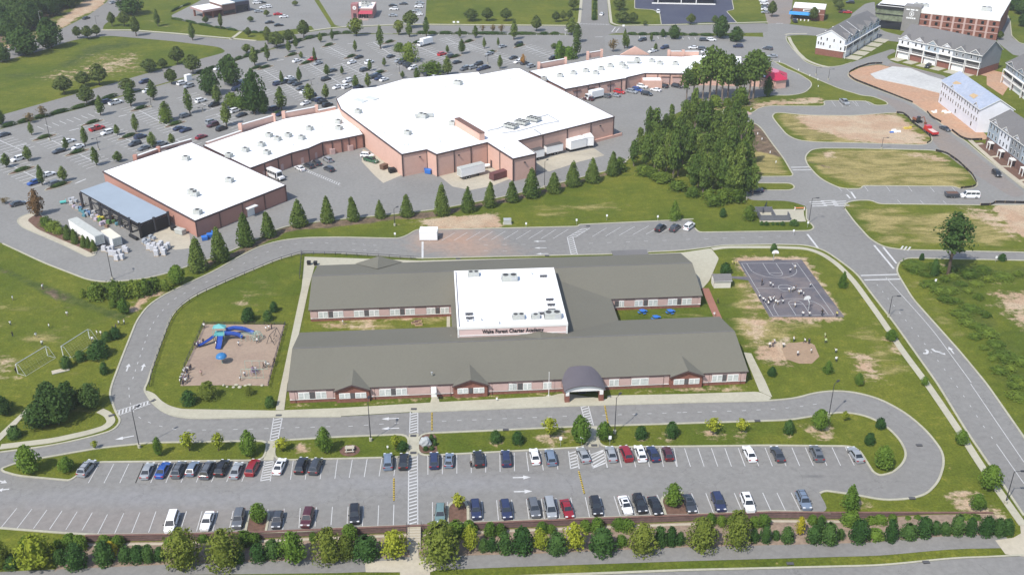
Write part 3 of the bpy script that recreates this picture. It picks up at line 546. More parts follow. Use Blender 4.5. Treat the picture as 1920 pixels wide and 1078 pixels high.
# two rows of the school car park: the outer ends of the lines traced, straight runs filled in between
def fan(mb, t0, t1, b0, b1, n, skip=()):
    for i in range(n + 1):
        if i in skip: continue
        line(mb, lerp(t0, t1, i / n), lerp(b0, b1, i / n), .13)
fan(mb, (-79.29,157.03), (-70.7,157.36), (-79.17,151.37), (-70.37,151.37), 3)
fan(mb, (-70.7,157.36), (-50.43,158.03), (-70.37,151.37), (-50.6,151.79), 7)
fan(mb, (-42.2,158.37), (-33.73,158.59), (-41.59,152.37), (-33.3,152.69), 3)
fan(mb, (-30.84,158.59), (-22.31,159.15), (-30.63,152.96), (-22.29,153.6), 3)
fan(mb, (-16.34,159.83), (0.42,160.74), (-15.9,153.87), (0.47,154.95), 6)
fan(mb, (2.78,160.86), (8.41,161.2), (3.18,154.95), (8.74,155.49), 2)
fan(mb, (20.69,162.13), (31.79,162.36), (20.96,156.15), (31.62,156.37), 4)
fan(mb, (31.23,162.13), (65.55,162.53), (31.51,156.31), (65.55,156.7), 13)
fan(mb, (-89.43,144.21), (-75.36,143.04), (-89.97,138.95), (-75.43,138.3), 5)
fan(mb, (-72.47,142.56), (-64.02,143.33), (-72.35,137.38), (-63.58,137.75), 3)
fan(mb, (-61.33,143.33), (-47.37,143.53), (-60.94,137.84), (-46.79,138.3), 5)
fan(mb, (-44,143.92), (-32.49,144.61), (-42.99,138.03), (-31.98,139.7), 4)
fan(mb, (-29.66,144.61), (-21.42,145.2), (-29.1,139.33), (-20.95,139.42), 3)
fan(mb, (-14.47,145.89), (-11.76,145.99), (-14.11,140.74), (-11.53,140.83), 1)
fan(mb, (-5.51,146.29), (10.75,147.2), (-5.12,140.83), (11.22,141.6), 6)
fan(mb, (13.43,147.3), (26.65,148.01), (13.84,141.79), (27.6,142.65), 5)
fan(mb, (33.09,148.42), (51.49,148.62), (33.54,142.75), (51.88,143.14), 7)
line(mb, (-79.36,157.03), (-98.15,157.03)) if False else None
# rear lot
fan(mb, (-19.98,263.97), (16.24,266.69), (-23.3,258.66), (11.65,260.33), 10)
fan(mb, (27.23,267.56), (51.93,270.47), (22.69,261.53), (45.84,263.97), 6)
marks('stall_lines', mb)
mb = MB()
fan(mb, (72.41,375.06), (76.94,375.61), (72.35,369.62), (77.74,369.62), 2)
fan(mb, (126.34,390.1), (134.51,390.34), (125.9,382.34), (134.39,382.91), 3); fan(mb, (135.64,389.86), (139.7,390.45), (135.11,383.48), (139.81,384.05), 1)
fan(mb, (103.03,298.53), (105.25,297.49), (103.29,295.56), (105.52,294.6), 1)
fan(mb, (111.6,299.81), (138.94,298.68), (111.45,295.7), (138.76,294.6), 4); fan(mb, (118.23,288.63), (131.91,287.92), (118.32,285.68), (132.04,285.4), 2)
# shopping front rows: centre line and stalls on both sides
def row(mb, a, b, da, L=5.0, sp=2.8, both=True, centre=True):
    if centre: line(mb, a, b, .3)
    n = max(1, int(dist(a, b) / sp))
    for i in range(n + 1):
        p = lerp(a, b, i / n)
        for s in ((1, -1) if both else (1,)):
            line(mb, p, (p[0] + s * L * math.cos(da), p[1] + s * L * math.sin(da)), .24)
DA1 = ang((-158.92,302.86), (-156.01,306.74)); DA2 = ang((-90.16,463.48), (-86.44,468.3))
ROWS = [([(-168.48,348.27),(-137.48,319.11)], DA1), ([(-175.99,326.79),(-148.44,302.32)], DA1), ([(-157.39,363.33),(-123.77,332.08)], DA1), ([(-148.02,382.94),(-121.22,352.97)], DA1), ([(-108.02,434.83),(-80.29,392)], DA1), ([(-95.39,454.31),(-68.01,408.22)], DA1),
        ([(-86.49,475.38),(-54.42,424)], DA1 - .06), ([(-66.16,483.47),(-47.17,443.5)], DA1 - .06), ([(-45.29,477.38),(-26.12,447.05)], DA1 - .1), ([(-22.9,483.47),(1.19,447.05)], DA1 - .12), ([(6.28,476.38),(20.4,452.48)], DA1 - .12), ([(-119.43,344.24),(-110.02,334.23)], DA1), ([(-112.63,372.91),(-98.78,357.18)], DA1), ([(-75.73,445.27),(-58.46,419.95)], DA1), ([(-32.29,491.81),(-19.8,468.49)], DA1 - .1), ([(-115.8,419.95),(-98.52,397.04)], DA1), ([(-187.62,348.27),(-169.65,333.15)], DA1), ([(-130.65,397.04),(-115.38,379.55)], DA1)]
for (a, b), d in ROWS: row(mb, a, b, d)
row(mb, *[(-174.59,358.39),(-159.65,375.54)], ang((-175.62,360.16), (-171.53,356.6)), centre=False, both=False)
row(mb, *[(-44.43,498.24),(26.08,497.16)], ang((9.35,483.3), (9.66,496.47)), centre=False, both=False); row(mb, *[(61.89,490.76),(97.43,487.61)], R(88), centre=False, both=False)
for a, b in (("778,395", "885,368"), ("180,572", "300,540"), ("1330,235", "1420,215"), ("845,985", "965,935"), ("1260,715", "1310,710")): pass
for a, b in ([(-160.97,353.59),(-158.53,356.29)], [(-173.01,336.67),(-170.53,339.63)], [(-148.79,370.16),(-146.49,372.32)], [(-139.15,302.09),(-137.18,305.96)], [(-105.26,450.29),(-102.66,452.26)], [(-115.42,428.97),(-113.16,429.95)], [(-62.99,501),(-58.6,501)], [(-78.01,480.4),(-75.6,481.25)], [(-30.65,479.89),(-26.51,481.59)], [(40.27,493.78),(44.2,494.14)], [(135,522.23),(138.65,522.23)]): line(mb, a, b, .5)
row(mb, *[(-181.48,555.55),(-180.23,566.26)], R(70), 4); 
# bay hatching behind the shops
A, B = [(-67.53,312.72),(-54.4,300.19)]; n = 16
for s in (0, 1.6): line(mb, (A[0], A[1] + s), (B[0], B[1] + s), .12)
for i in range(n): p = lerp(A, B, i / n); line(mb, p, (p[0] + .2, p[1] + 1.6), .3)
marks('faded_stall_lines', mb, PAINT)
# hatched walkways
def hatch(mb, a0, a1, b0, b1, n, w=.32, edge=.2, slant=.35):
    """zebra between two edges a0-a1 and b0-b1"""
    line(mb, a0, a1, edge); line(mb, b0, b1, edge)
    for i in range(n):
        t = (i + .5) / n; line(mb, lerp(a0, a1, min(1, t + slant / n)), lerp(b0, b1, max(0, t - slant / n)), w)
mb = MB()
hatch(mb, (-48.93,172.55), (-48.02,164.47), (-47.18,172.55), (-46.47,164.47), 8)
hatch(mb, (-47.64,158.14), (-47.11,151.95), (-46,158.14), (-45.31,151.95), 8)
hatch(mb, (-21.07,174.6), (-20.54,167.1), (-19.52,174.6), (-18.91,167.22), 8)
hatch(mb, (-20.04,159.95), (-18.34,139.7), (-18.38,159.95), (-16.66,139.8), 21)
hatch(mb, (14.37,177.08), (15.02,169.92), (15.94,177.21), (16.54,169.92), 8)
hatch(mb, (11.05,161.2), (11.18,155.6), (12.59,161.32), (12.81,155.71), 6)
hatch(mb, (15.11,161.55), (15.41,155.93), (18.04,161.66), (18.2,156.04), 6, slant=1.2)
hatch(mb, (-82.09,174.99), (-76.64,178.74), (-81.14,173.32), (-75.91,177.61), 9)
hatch(mb, (15.61,261.05), (16.14,249.89), (17.23,261.29), (17.86,250.11), 9)
hatch(mb, (15.61,261.05), (20.38,267.31), (17.99,261.29), (22.44,267.44), 6)
for a, b in ([(84.07,263.23),(84.68,253.75)], [(91.34,237.18),(101.12,237.8)], [(91.49,234.62),(101.14,235.13)], [(100.75,255.84),(101.3,241.16)], [(102.85,254.68),(103.09,244.37)], [(-25.06,258.19),(-24.21,247.22)], [(92.34,316.4),(98.5,316.81)], [(92.33,313.94),(98.4,314.18)], [(103.92,292.94),(104.04,289.63)], [(105.95,295.13),(105.69,289.63)]): line(mb, a, b, .55)
for i in range(3):
    o = i * 62
    A = [(90.81,286.8), (94.46,287.64), (97.63,287.08)][i]; 
    for k in range(3): line(mb, (A[0], A[1] - k * 1.6), (A[0] + 4.6, A[1] - k * 1.6 + .4), .5)
A = (107.05,252.95)
for k in range(3): line(mb, (A[0] + k * .9, A[1] - .3 * k), (A[0] + k * .9 + 1.6, A[1] + 2.4 - .3 * k), .45)
for a, b in ([(33.86,521.44),(49.41,519.88)],): 
    for i in range(20): 
        p = lerp(a, b, i / 20); q = lerp(a, b, (i + .55) / 20); line(mb, p, q, .9)
for a, b in ([(49.37,503.75),(52.06,514.08)], [(51.35,503.75),(53.94,512.56)]): line(mb, a, b, .4)
dashes(mb, [(-82.47,183.85),(-80.54,178.4),(-77.73,173.51),(-74.86,171.42),(-72.21,169.92),(-67.77,168.32),(-58.81,168.32),(-35.33,169.55)])
dashes(mb, [(-33.16,169.55),(-22.83,170.79)]); dashes(mb, [(-17.42,171.16),(13.92,173.32)]); dashes(mb, [(18.69,173.44),(35.34,174.47)]); dashes(mb, [(35.34,174.47),(50.23,175.25),(59.39,176.42),(64.16,177.61)])
dashes(mb, [(-82.77,187.24),(-84.07,195.39),(-86.39,211.66),(-85.19,223.38),(-81.59,229.62)]); 
dashes(mb, [(-81.59,229.62),(-73.3,242.44),(-64.89,254.68),(-57.51,257.6),(-47.66,257.01)], .9, 3.4); dashes(mb, [(-44.67,257.01),(-35.52,255.26)]); dashes(mb, [(-44.1,252.95),(-35.2,252.38)])
dashes(mb, [(-7.83,255.84),(6.05,256.42)], 1.2, 4); dashes(mb, [(-7.75,252.38),(2.05,251.81)], 1.2, 4); dashes(mb, [(21.48,257.01),(47.19,259.37)], 1.2, 4); dashes(mb, [(49.04,259.61),(76.63,261.78)], 1.2, 4)
dashes(mb, [(93.92,232.1),(95.17,208.24),(95.75,196.16),(95.95,187.24)], .7, 3); dashes(mb, [(95.95,184.55),(95.94,178.74),(95.6,169.73),(95.7,163.99)], .7, 3)
P = rounded([(97.54,236.15),(99.69,209.09),(99.65,185.81)], 6, False); ribbon(mb, P, .14, ZM, ZM); ribbon(mb, [(99.3,185.26),(98.52,157.7)], .14, ZM, ZM); ribbon(mb, [(95.68,163.52),(95.61,151.21)], .14, ZM, ZM)
# straight and turning arrows
def arrow(mb, c, d, L=3.4, k=1.):
    ux, uy = math.cos(d), math.sin(d); nx, ny = -uy, ux
    def P(a, b): return (c[0] + ux * a + nx * b, c[1] + uy * a + ny * b, ZM)
    mb.poly([P(-L / 2, -.16 * k), P(L * .08, -.16 * k), P(L * .08, .16 * k), P(-L / 2, .16 * k)]); mb.poly([P(L * .08, -.55 * k), P(L / 2, 0), P(L * .08, .55 * k)])
for t in ("700,302",): arrow(mb, (-77.27,165.66), ang((-76.17,166.07), (-78.52,165.18)), 3.6)
for c in [(-24.98,172.24),(-24.61,168.81)]: arrow(mb, c, R(184), 3.6)
for c in [(1.84,153.06),(2.04,148.93)]: arrow(mb, c, R(2), 3.4, 1.1)
for a, b in ([(-85.2,190.4),(-85.67,193.57)], [(-81.91,190.59),(-82.28,193.57)]): arrow(mb, lerp(a, b, .5), ang(a, b), dist(a, b))
for c in [(7.69,258.42),(7.88,254.1),(8.27,250.34)]: arrow(mb, c, R(183), 3.4)
a, b = [(100.52,198.09),(100.5,200.7)]; arrow(mb, lerp(a, b, .5), ang(a, b), 3.2)
for pts in ([(93.63,198.09),(94.43,197.86),(95.01,199.11),(94.68,199.67)], [(96.38,200.06),(96.55,198.88),(97.48,198.64),(97.84,197.86)]): ribbon(mb, rounded(pts, 1, False), .55, ZM, ZM)
a, b = [(96.99,200.06),(98.01,198.09)]; arrow(mb, b, ang(a, b), 1.8)
arrow(mb, (-95.56,151.84), R(-20), 2.5); arrow(mb, (-94.17,149.44), R(190), 2)
marks('road_markings', mb)
# basketball court lines
mb = MB(); cz = .052
c0, c1, c2, c3 = (61.59,244.45), (76.47,244.54), (78.34,216.14), (63.39,215.45)
def bil(u, v): return lerp(lerp(c0, c1, u), lerp(c3, c2, u), v)
def cl(pts, closed=False): ribbon(mb, [bil(*p) for p in pts], .13, cz, cz, closed)
cl([(0, 0), (1, 0), (1, 1), (0, 1)], True); cl([(0, .5), (1, .5)])
cl([(.5 + .12 * math.cos(t * .2618), .5 + .065 * math.sin(t * .2618)) for t in range(24)], True)
for s in (0, 1):
    v = lambda q: q if not s else 1 - q
    cl([(.38, v(0)), (.38, v(.2))]); cl([(.62, v(0)), (.62, v(.2))]); cl([(.38, v(.2)), (.62, v(.2))])
    cl([(.5 - .12 * math.cos(t * math.pi / 10), v(.2 + .065 * math.sin(t * math.pi / 10))) for t in range(11)])
    cl([(.09, v(0)), (.09, v(.12))] + [(.5 - .41 * math.cos(t * math.pi / 16), v(.12 + .18 * math.sin(t * math.pi / 16))) for t in range(17)] + [(.91, v(.12)), (.91, v(0))])
mb.build('court_lines', PAINTF, kind='structure')

# ------------------------------------------------------------------ building materials
BRICK = mat('red_brick', (.20, .085, .062), .9, .22, 1.6)
BRICKB = mat('brown_brick', (.15, .085, .07), .9, .2, 1.6)
STUC = mat('pink_stucco', (.45, .315, .285), .9, .08, .5)
TAN = worn('tan_block', (.56, .36, .29), (.51, .32, .255), .08, .8, .7, fine=.05)
TAN2 = worn('red_block', (.39, .205, .16), (.35, .185, .145), .08, .8, .7, fine=.05)
CAP = mat('dark_drip_edge', (.075, .05, .05), .7)
WROOF = worn('white_membrane', (.80, .80, .80), (.70, .70, .69), .05, .5, .5, rough=.6, fine=.03)
SHING = worn('grey_shingle', (.140, .134, .107), (.126, .120, .097), .05, 2.2, .8, fine=.06)
SHINGD = worn('dark_shingle', (.145, .14, .138), (.12, .12, .118), .06, 2.2, .8, fine=.1)
METR = mat('purple_metal_roof', (.105, .092, .10), .55, .08, .3, spec=.5)
CANR = mat('blue_grey_metal_roof', (.27, .315, .36), .6, .06, .15, spec=.3)
TRIM = mat('white_trim', (.70, .69, .66), .6)
GLASS = mat('window_glass', (.16, .20, .21), .12, .25, .7, spec=.6)
DGLASS = mat('dark_glass', (.012, .014, .02), .1, spec=.6)
SCREEN = mat('grey_screen', (.085, .08, .08), .7)
UNIT = mat('unit_grey', (.40, .41, .38), .6, .1, 1)
FAN = mat('fan_grille', (.06, .06, .06), .6)
WSIDE = mat('white_siding', (.62, .63, .66), .8, .05, .8)
BSIDE = mat('blue_grey_siding', (.30, .35, .39), .8, .05, .8)
CSIDE = mat('cream_siding', (.58, .55, .48), .8, .05, .8)
GSIDE = mat('grey_siding', (.22, .235, .25), .8, .05, .8)
WRAP = mat('house_wrap', (.66, .66, .70), .7, .05, .4)
UNDER = worn('roof_underlay', (.29, .33, .41), (.36, .38, .43), .25, 1, .8)
WOOD = mat('raw_wood', (.42, .30, .17), .8, .2, 2)
REDM = mat('red_metal', (.42, .02, .06), .5, .06, .3)
CONB = mat('grey_panel', (.21, .20, .19), .8, .08, .4)

def unit_mesh(w, d, h, fans=1):
    mb = MB(); mb.box(-w / 2 - .15, w / 2 + .15, -d / 2 - .15, d / 2 + .15, 0, .18, 1); mb.box(-w / 2, w / 2, -d / 2, d / 2, .18, h, 0)
    for i in range(fans):
        x = -w / 2 + w * (i + .5) / fans; r = min(w / fans, d) * .36
        mb.lathe([(r, h), (r, h + .12), (r * .9, h + .12), (r * .85, h + .04), (.02, h + .05)], 10, 2, Matrix.Translation((x, 0, 0)))
    mb.box(-w / 2 - .03, -w / 2, -d / 2 + .15, d / 2 - .15, .4, h - .25, 2); mb.box(w * .1, w / 2 - .1, -d / 2 - .03, -d / 2, .45, h - .3, 1)
    return mb.mesh('air_conditioner', [UNIT, GREYW, FAN])
UM = [unit_mesh(2.3, 1.6, 1.35), unit_mesh(3.2, 2.0, 1.5, 2), unit_mesh(4.6, 2.4, 2.0, 2)]
def duct_mesh():
    mb = MB(); mb.box(-.9, .9, -.2, .2, .12, .42); mb.box(-.9, -.5, -.8, .2, .12, .42); mb.box(.3, .7, -.9, .2, .12, .42); mb.box(-.35, .1, -.95, -.5, .12, .62); return mb.mesh('vent_duct', [mat('duct_grey', (.09, .09, .095), .6)])
DUCT = duct_mesh()
def pipe_mesh():
    mb = MB(); mb.tube((0, 0, 0), (0, 0, .55), .11, .11, 8); mb.lathe([(.2, .5), (.22, .62), (.02, .72)], 8); return mb.mesh('vent_pipe', [GREYW])
PIPE = pipe_mesh()
def put(name, me, root, p, z, rot=0.):
    """link a shared mesh under a building root that has no rotation"""
    o = link(name, me, root, (p[0] - root.location.x, p[1] - root.location.y, z - root.location.z), None, rot); return o

# ------------------------------------------------------------------ the school
SA = R(4.4); SO = (-46.9, 178.0)
def to_s(p): 
    dx, dy = p[0] - SO[0], p[1] - SO[1]; return (dx * math.cos(SA) + dy * math.sin(SA), -dx * math.sin(SA) + dy * math.cos(SA))
school = thing('school_building', 'long single storey brick school with grey shingle wings and white flat roof block', 'school', (*SO, 0), SA)
EV = 3.35; RH = 6.35
LX, RX = 0., 98.0; FY0, FY1 = -.45, 23.8; BY0, BY1 = 34.4, 58.6; CX0, CX1 = 34.9, 73.9; BX0, BX1 = .9, 96.6
W_ = .32    # eave overhang
mb = MB()
def wing_walls(x0, x1, y0, y1):
    mb.box(x0 + W_, x1 - W_, y0 + W_, y1 - W_, 0, EV - .15, 0, bottom=False)
    ym = (y0 + y1) / 2; zr = RH - .25
    for x in (x0 + W_, x1 - W_): mb.add([(x, y0 + W_, EV - .16), (x, y1 - W_, EV - .16), (x, ym, zr)], [(0, 1, 2)], 0)
wing_walls(LX, RX, FY0, FY1); wing_walls(BX0, BX1, BY0, BY1); mb.box(CX0 + W_, CX1 - W_, FY1 - 1, BY0 + 1, 0, EV - .15, 0, bottom=False)
mb.build('wall', BRICK, school)
def gable_roof(mb, x0, x1, y0, y1, zr, ze=EV, th=.22, m=0, mf=1):
    ym = (y0 + y1) / 2
    for (ya, yb) in ((y0, ym), (y1, ym)):
        a, b, c, d = (x0, ya, ze), (x1, ya, ze), (x1, yb, zr), (x0, yb, zr)
        mb.poly([a, b, c, d] if ya < yb else [b, a, d, c], m)
        mb.poly([(x0, ya, ze - th), (x1, ya, ze - th), (x1, ya, ze), (x0, ya, ze)][::1 if ya < yb else -1], mf)
        for x in (x0, x1):
            mb.poly([(x, ya, ze - th), (x, ya, ze), (x, yb, zr), (x, yb, zr - th)], mf)
        mb.poly([(x0, ya, ze - th), (x1, ya, ze - th), (x1, yb, zr - th), (x0, yb, zr - th)], mf)
mb = MB()
gable_roof(mb, LX, RX, FY0, FY1, RH); gable_roof(mb, BX0, BX1, BY0, BY1, RH)
cm = (CX0 + CX1) / 2
for xa, s in ((CX0, 1), (CX1, -1)):   # centre block between the wings
    pts = [(xa, FY1 - .1, EV), (cm, (FY0 + FY1) / 2, RH - .05), (cm, (BY0 + BY1) / 2, RH - .05), (xa, BY0 + .1, EV)]
    mb.poly(pts if s > 0 else pts[::-1], 0); mb.poly([(xa, FY1, EV - .22), (xa, BY0, EV - .22), (xa, BY0, EV), (xa, FY1, EV)], 1)
mb.build('roof', [SHING, CAP], school)
mb = MB(); mb.box(LX + .2, RX - .2, (FY0 + FY1) / 2 - .12, (FY0 + FY1) / 2 + .12, RH - .03, RH + .07); mb.box(BX0 + .2, BX1 - .2, (BY0 + BY1) / 2 - .12, (BY0 + BY1) / 2 + .12, RH - .03, RH + .07); mb.build('ridge_cap', SHINGD, school)
# small rear gable and porch roofs
mb = MB()
x0, x1 = 10.5, 23.; xm = (x0 + x1) / 2
mb.poly([(x0, BY1 + .3, EV), (xm, BY1 + .3, EV + 1.9), (xm, BY1 - 7, EV + 1.9)], 0); mb.poly([(x1, BY1 + .3, EV), (xm, BY1 - 7, EV + 1.9), (xm, BY1 + .3, EV + 1.9)], 0)
mb.poly([(x0, BY1 + .3, EV), (x1, BY1 + .3, EV), (xm, BY1 + .3, EV + 1.9)], 1)
mb.build('rear_gable', [SHING, BRICK], school); mb = MB(); mb.box(78.5, 88, BY1 - .5, BY1 + 3.2, EV - .4, EV - .1); mb.build('rear_porch_roof', SHINGD, school)
# facade details along y = front of a wing
WIN = {}
def window(w, h, panes=2):
    k = (round(w, 1), round(h, 1), panes)
    if k not in WIN:
        mb = MB(); mb.box(0, w, -.09, .02, 0, h, 0); gm = MB(); n = panes
        for i in range(n):
            a = w * i / n + .12; c = w * (i + 1) / n - .12
            gm.box(a, c, -.11, -.07, .14, h * .5 - .03); gm.box(a, c, -.11, -.07, h * .5 + .03, h - .14)
        WIN[k] = (mb.mesh('window', [TRIM]), gm.mesh('pane', [PANEW]))
    return WIN[k]
PANEW = mat('bright_pane', (.46, .48, .46), .15, .2, .9, spec=.6)
def add_window(parent, x, y, z, w, h, panes=2, rot=0.):
    a, b = window(w, h, panes); o = link('window', a, parent, (x, y, z), None, rot); link('pane', b, o); return o
PANEL = {}
def panel(parent, name, x0, x1, y, z0, z1, m, d=.05):
    k = (name, round(x1 - x0, 1), round(z1 - z0, 1), m.name)
    if k not in PANEL: mb = MB(); mb.box(0, x1 - x0, -d, .02, 0, z1 - z0); PANEL[k] = mb.mesh(name, [m])
    return link(name, PANEL[k], parent, (x0, y, z0))
def school_front(y, x0, x1, feats, gables=()):
    """feats: (kind, x0, x1) along a wing front at y"""
    yy = y + W_
    mb = MB(); a = None
    cuts = sorted(gables)
    segs = []; s = x0
    for g0, g1 in cuts: segs.append((s, g0)); s = g1
    segs.append((s, x1))
    st = MB(); si = MB()
    for a, b in segs:
        if b - a > .2:
            st.box(a, b, yy - .04, yy + .02, .95, EV - .15); si.box(a, b, yy - .12, yy + .02, .82, .96)
    st.build('stucco_band', STUC, school); si.build('sill_band', TRIM, school)
    for k, a, b in feats:
        if k == 'w': add_window(school, a, yy - .04, .98, b - a, 1.65, 2)
        elif k == 'd': panel(school, 'dark_panel', a, b, yy - .05, .98, 2.6, SCREEN, .06)
        elif k == 'p': panel(school, 'pink_panel', a, b, yy - .05, .98, 2.9, STUC, .10); panel(school, 'louvre', a, b, yy - .04, 2.9, 3.18, CAP, .22)
        elif k == 's': 
            mb = MB(); mb.tube((a, yy - .12, 0), (a, yy - .12, EV - .2), .06, .06, 6); mb.build('downspout', BRICKB, school)
def px_to_s(tile_pts): return [to_s(p)[0] for p in tile_pts]
fw = lambda k, pts: [(k, *sorted((to_s(a)[0], to_s(b)[0]))) for a, b in zip(pts[::2], pts[1::2])]
F = []
F += fw('w', [(-44.73,178.11),(-42.43,178.32),(-41.17,178.43),(-38.93,178.64),(-27.96,179.59),(-25.51,179.69)]) + fw('d', [(-42.35,178.32),(-41.29,178.43)]) + fw('p', [(-38.89,178.74),(-37.51,178.85),(-46.18,178.11),(-44.96,178.11),(-29.31,179.59),(-28.02,179.59)])
F += fw('w', [(-24.46,179.93),(-22.14,180.2)]) + fw('d', [(-25.52,179.86),(-24.5,179.93)]) + fw('p', [(-21.88,180.54),(-17.29,180.89),(-15.78,180.89),(-12.77,181.06),(-4.85,181.92),(-0.87,182.27)])
F += fw('w', [(-0.78,182.44),(0.93,182.61)]) + fw('d', [(1.18,181.99),(2.24,182.09)]) + fw('w', [(0,181.85),(1.04,181.99),(2.31,182.09),(4.08,182.27),(6.56,182.61),(8.37,182.89)]) + fw('p', [(4.27,182.44),(6.43,182.61),(8.47,182.89),(10.47,183.03)])
F += fw('w', [(20.74,183.28),(22.82,183.55),(25.52,183.78),(29.22,184.11),(43.02,184.77),(45.22,185),(46.41,185.1),(48.79,185.33)]) + fw('d', [(45.21,184.67),(46.25,184.77)]) + fw('p', [(23,183.61),(25.34,183.78),(29.31,184.11),(32.39,184.44),(41.02,184.6),(42.84,184.77),(49.04,185.27),(50.14,185.33)])
F += [('s', a, a) for a in px_to_s([(-45.42,178),(-28.92,179.68)]) + px_to_s([(-13.07,181.19),(-4.29,182.05)]) + px_to_s([(32.45,184.09),(42.41,184.75),(49.3,185.08)])]
G3 = [tuple(px_to_s(q)) for q in ([(-37.14,178.74),(-29.75,179.38)], [(-12.48,180.89),(-5.04,181.57)], [(33.69,184.11),(41.02,184.6)])]
school_front(FY0, LX + W_, RX - W_, F, G3)
H_ = 1.45
for g0, g1 in G3:      # brick cross gables on the front
    xm = (g0 + g1) / 2; w = g1 - g0
    mb = MB(); y = FY0 + W_ - .6
    mb.box(g0 + .25, g1 - .25, y, W_ + .05, 0, EV - .2, 0, bottom=False); mb.add([(g0 + .25, y, EV - .2), (g1 - .25, y, EV - .2), (xm, y, EV - .2 + H_ - .15)], [(0, 1, 2)], 0)
    mb.build('gable_wall', BRICK, school)
    mb = MB(); yb = 8.2; yf = y - .55
    for xa, s in ((g0 - .15, 1), (g1 + .15, -1)):
        p = [(xa, yf, EV - .12), (xm, yf, EV + H_ - .12), (xm, yb, EV + H_ - .12), (xa, yf + .1, EV - .12)]
        q = [(xa, yf, EV - .12), (xm, yf, EV + H_ - .12), (xm, yb, EV + H_ - .1)]
        mb.poly(q if s < 0 else q[::-1], 0)
        mb.poly([(xa, yf, EV - .45), (xm, yf, EV + H_ - .48), (xm, yf, EV + H_ - .12), (xa, yf, EV - .12)][::s], 1)
        mb.poly([(xa, yf, EV - .45), (xm, yf, EV + H_ - .48), (xm, y, EV + H_ - .48), (xa, y, EV - .45)][::-s], 1)
    mb.build('gable_roof', [SHING, CAP], school)
    add_window(school, g0 + w * .12, y, 1.0, w * .31, 1.35, 2); add_window(school, g1 - w * .43, y, 1.0, w * .31, 1.35, 2)
    panel(school, 'dark_panel', xm - w * .055, xm + w * .055, y - .01, 1.0, 2.3, SCREEN)
# rear wing fronts seen across the two courtyards
F = fw('w', [(-46.47,213.19),(-44.16,213.4),(-42.92,213.52),(-40.48,213.61),(-38.03,213.94),(-35.54,214.1),(-34.39,214.23),(-32,214.44),(-29.47,214.64),(-27.07,214.77),(-25.78,214.94),(-23.47,215.06),(-20.67,215.27),(-18.56,215.48),(-17.36,215.61),(-15.25,215.77)]) + fw('d', [(-43.99,213.19),(-42.96,213.4),(-35.48,213.94),(-34.42,214.02),(-26.96,214.64),(-25.97,214.85),(-18.45,215.27),(-17.51,215.35)]) + fw('p', [(-40.41,213.81),(-38.14,214.02),(-31.99,214.64),(-29.6,214.85),(-23.41,215.06),(-20.77,215.35),(-47.93,213.19),(-46.74,213.28)])
F = [f for f in F if f[1] > BX0 + W_ and f[2] < CX0 + W_ + .4]
school_front(BY0, BX0 + W_, CX0 + .6, F)
F = fw('w', [(26.18,218.23),(27.42,218.39),(29.98,218.61),(32.11,218.86),(33.4,219.02),(35.67,219.17),(38.24,219.33),(40.52,219.55),(41.74,219.65),(44.1,219.87)]) + fw('d', [(25.09,218.29),(26.1,218.39),(32.27,218.7),(33.31,218.86),(40.64,219.33),(41.56,219.49)]) + fw('p', [(27.61,218.86),(29.88,219.02),(35.76,219.33),(38.18,219.49),(44.26,219.97),(45.63,220.06)])
F = [f for f in F if f[1] > CX1 - W_ and f[2] < BX1 - W_]
school_front(BY0, CX1 - .6, BX1 - W_, F)
# raised white roof block with the name on its fascia
WZ0, WZ1 = RH - 1.3, RH + 1.75
B0, B1, B2, B3 = (to_s(p) for p in ((-12.21,195.95), (12.59,197.35), (10.16,225.4), (-14.1,223.96)))
bx0, bx1, by0, by1 = (B0[0] + B3[0]) / 2, (B1[0] + B2[0]) / 2, (B0[1] + B1[1]) / 2, (B2[1] + B3[1]) / 2
mb = MB(); mb.box(bx0, bx1, by0, by1, WZ0, WZ1 - .25, 0, bottom=False); mb.build('upper_wall', mat('pale_stucco', (.58, .43, .40), .9, .05, .5), school)
mb = MB()
for a in ((bx0 - .1, bx1 + .1, by0 - .1, by0 + .3), (bx0 - .1, bx1 + .1, by1 - .3, by1 + .1), (bx0 - .1, bx0 + .3, by0 + .3, by1 - .3), (bx1 - .3, bx1 + .1, by0 + .3, by1 - .3)): mb.box(*a, WZ1 - .55, WZ1)
for x in (bx0 - .06, bx1 - .3): mb.box(x, x + .36, by0 - .07, by0 + .1, WZ0 + .4, WZ1 - .55)
mb.box(bx0, bx1, by0 - .07, by0, WZ1 - 2.25, WZ1 - 2.05); mb.build('parapet', TRIM, school)
mb = MB(); mb.box(bx0 + .3, bx1 - .3, by0 + .3, by1 - .3, WZ1 - .3, WZ1 - .22); mb.build('flat_roof', WROOF, school)
mb = MB()
for a in ((bx0 + .3, bx1 - .3, by0 + .3, by0 + .42), (bx0 + .3, bx0 + .42, by0 + .42, by1 - .3)): mb.box(*a, WZ1 - .22, WZ1 - .02)
mb.build('parapet_inner_strip', CAP, school)  # dark strip along the inside of the front and left parapets only
def on_roof(name, me, p, z, rot=0.):
    s = to_s(p); return link(name, me, school, (s[0], s[1], z), None, rot)
ZR = WZ1 - .22
for q, k, r in (((-9.4,221.72), 1, 0), ((-0.59,219.33), 2, 0), ((1.47,200.35), 1, 0), ((5.33,200.52), 0, 0), ((9.2,200.69), 2, 0)): on_roof('air_conditioner', UM[k], q, ZR, r).scale = (.82, .82, .72)
for q in [(-9.76,202.25),(-9.52,200.35),(7.66,221.32),(8.81,209.23),(9.07,206.68),(6.81,202.6),(9.07,204.18)]: on_roof('vent_duct', DUCT, q, ZR).scale = (1.0, .8, .8)
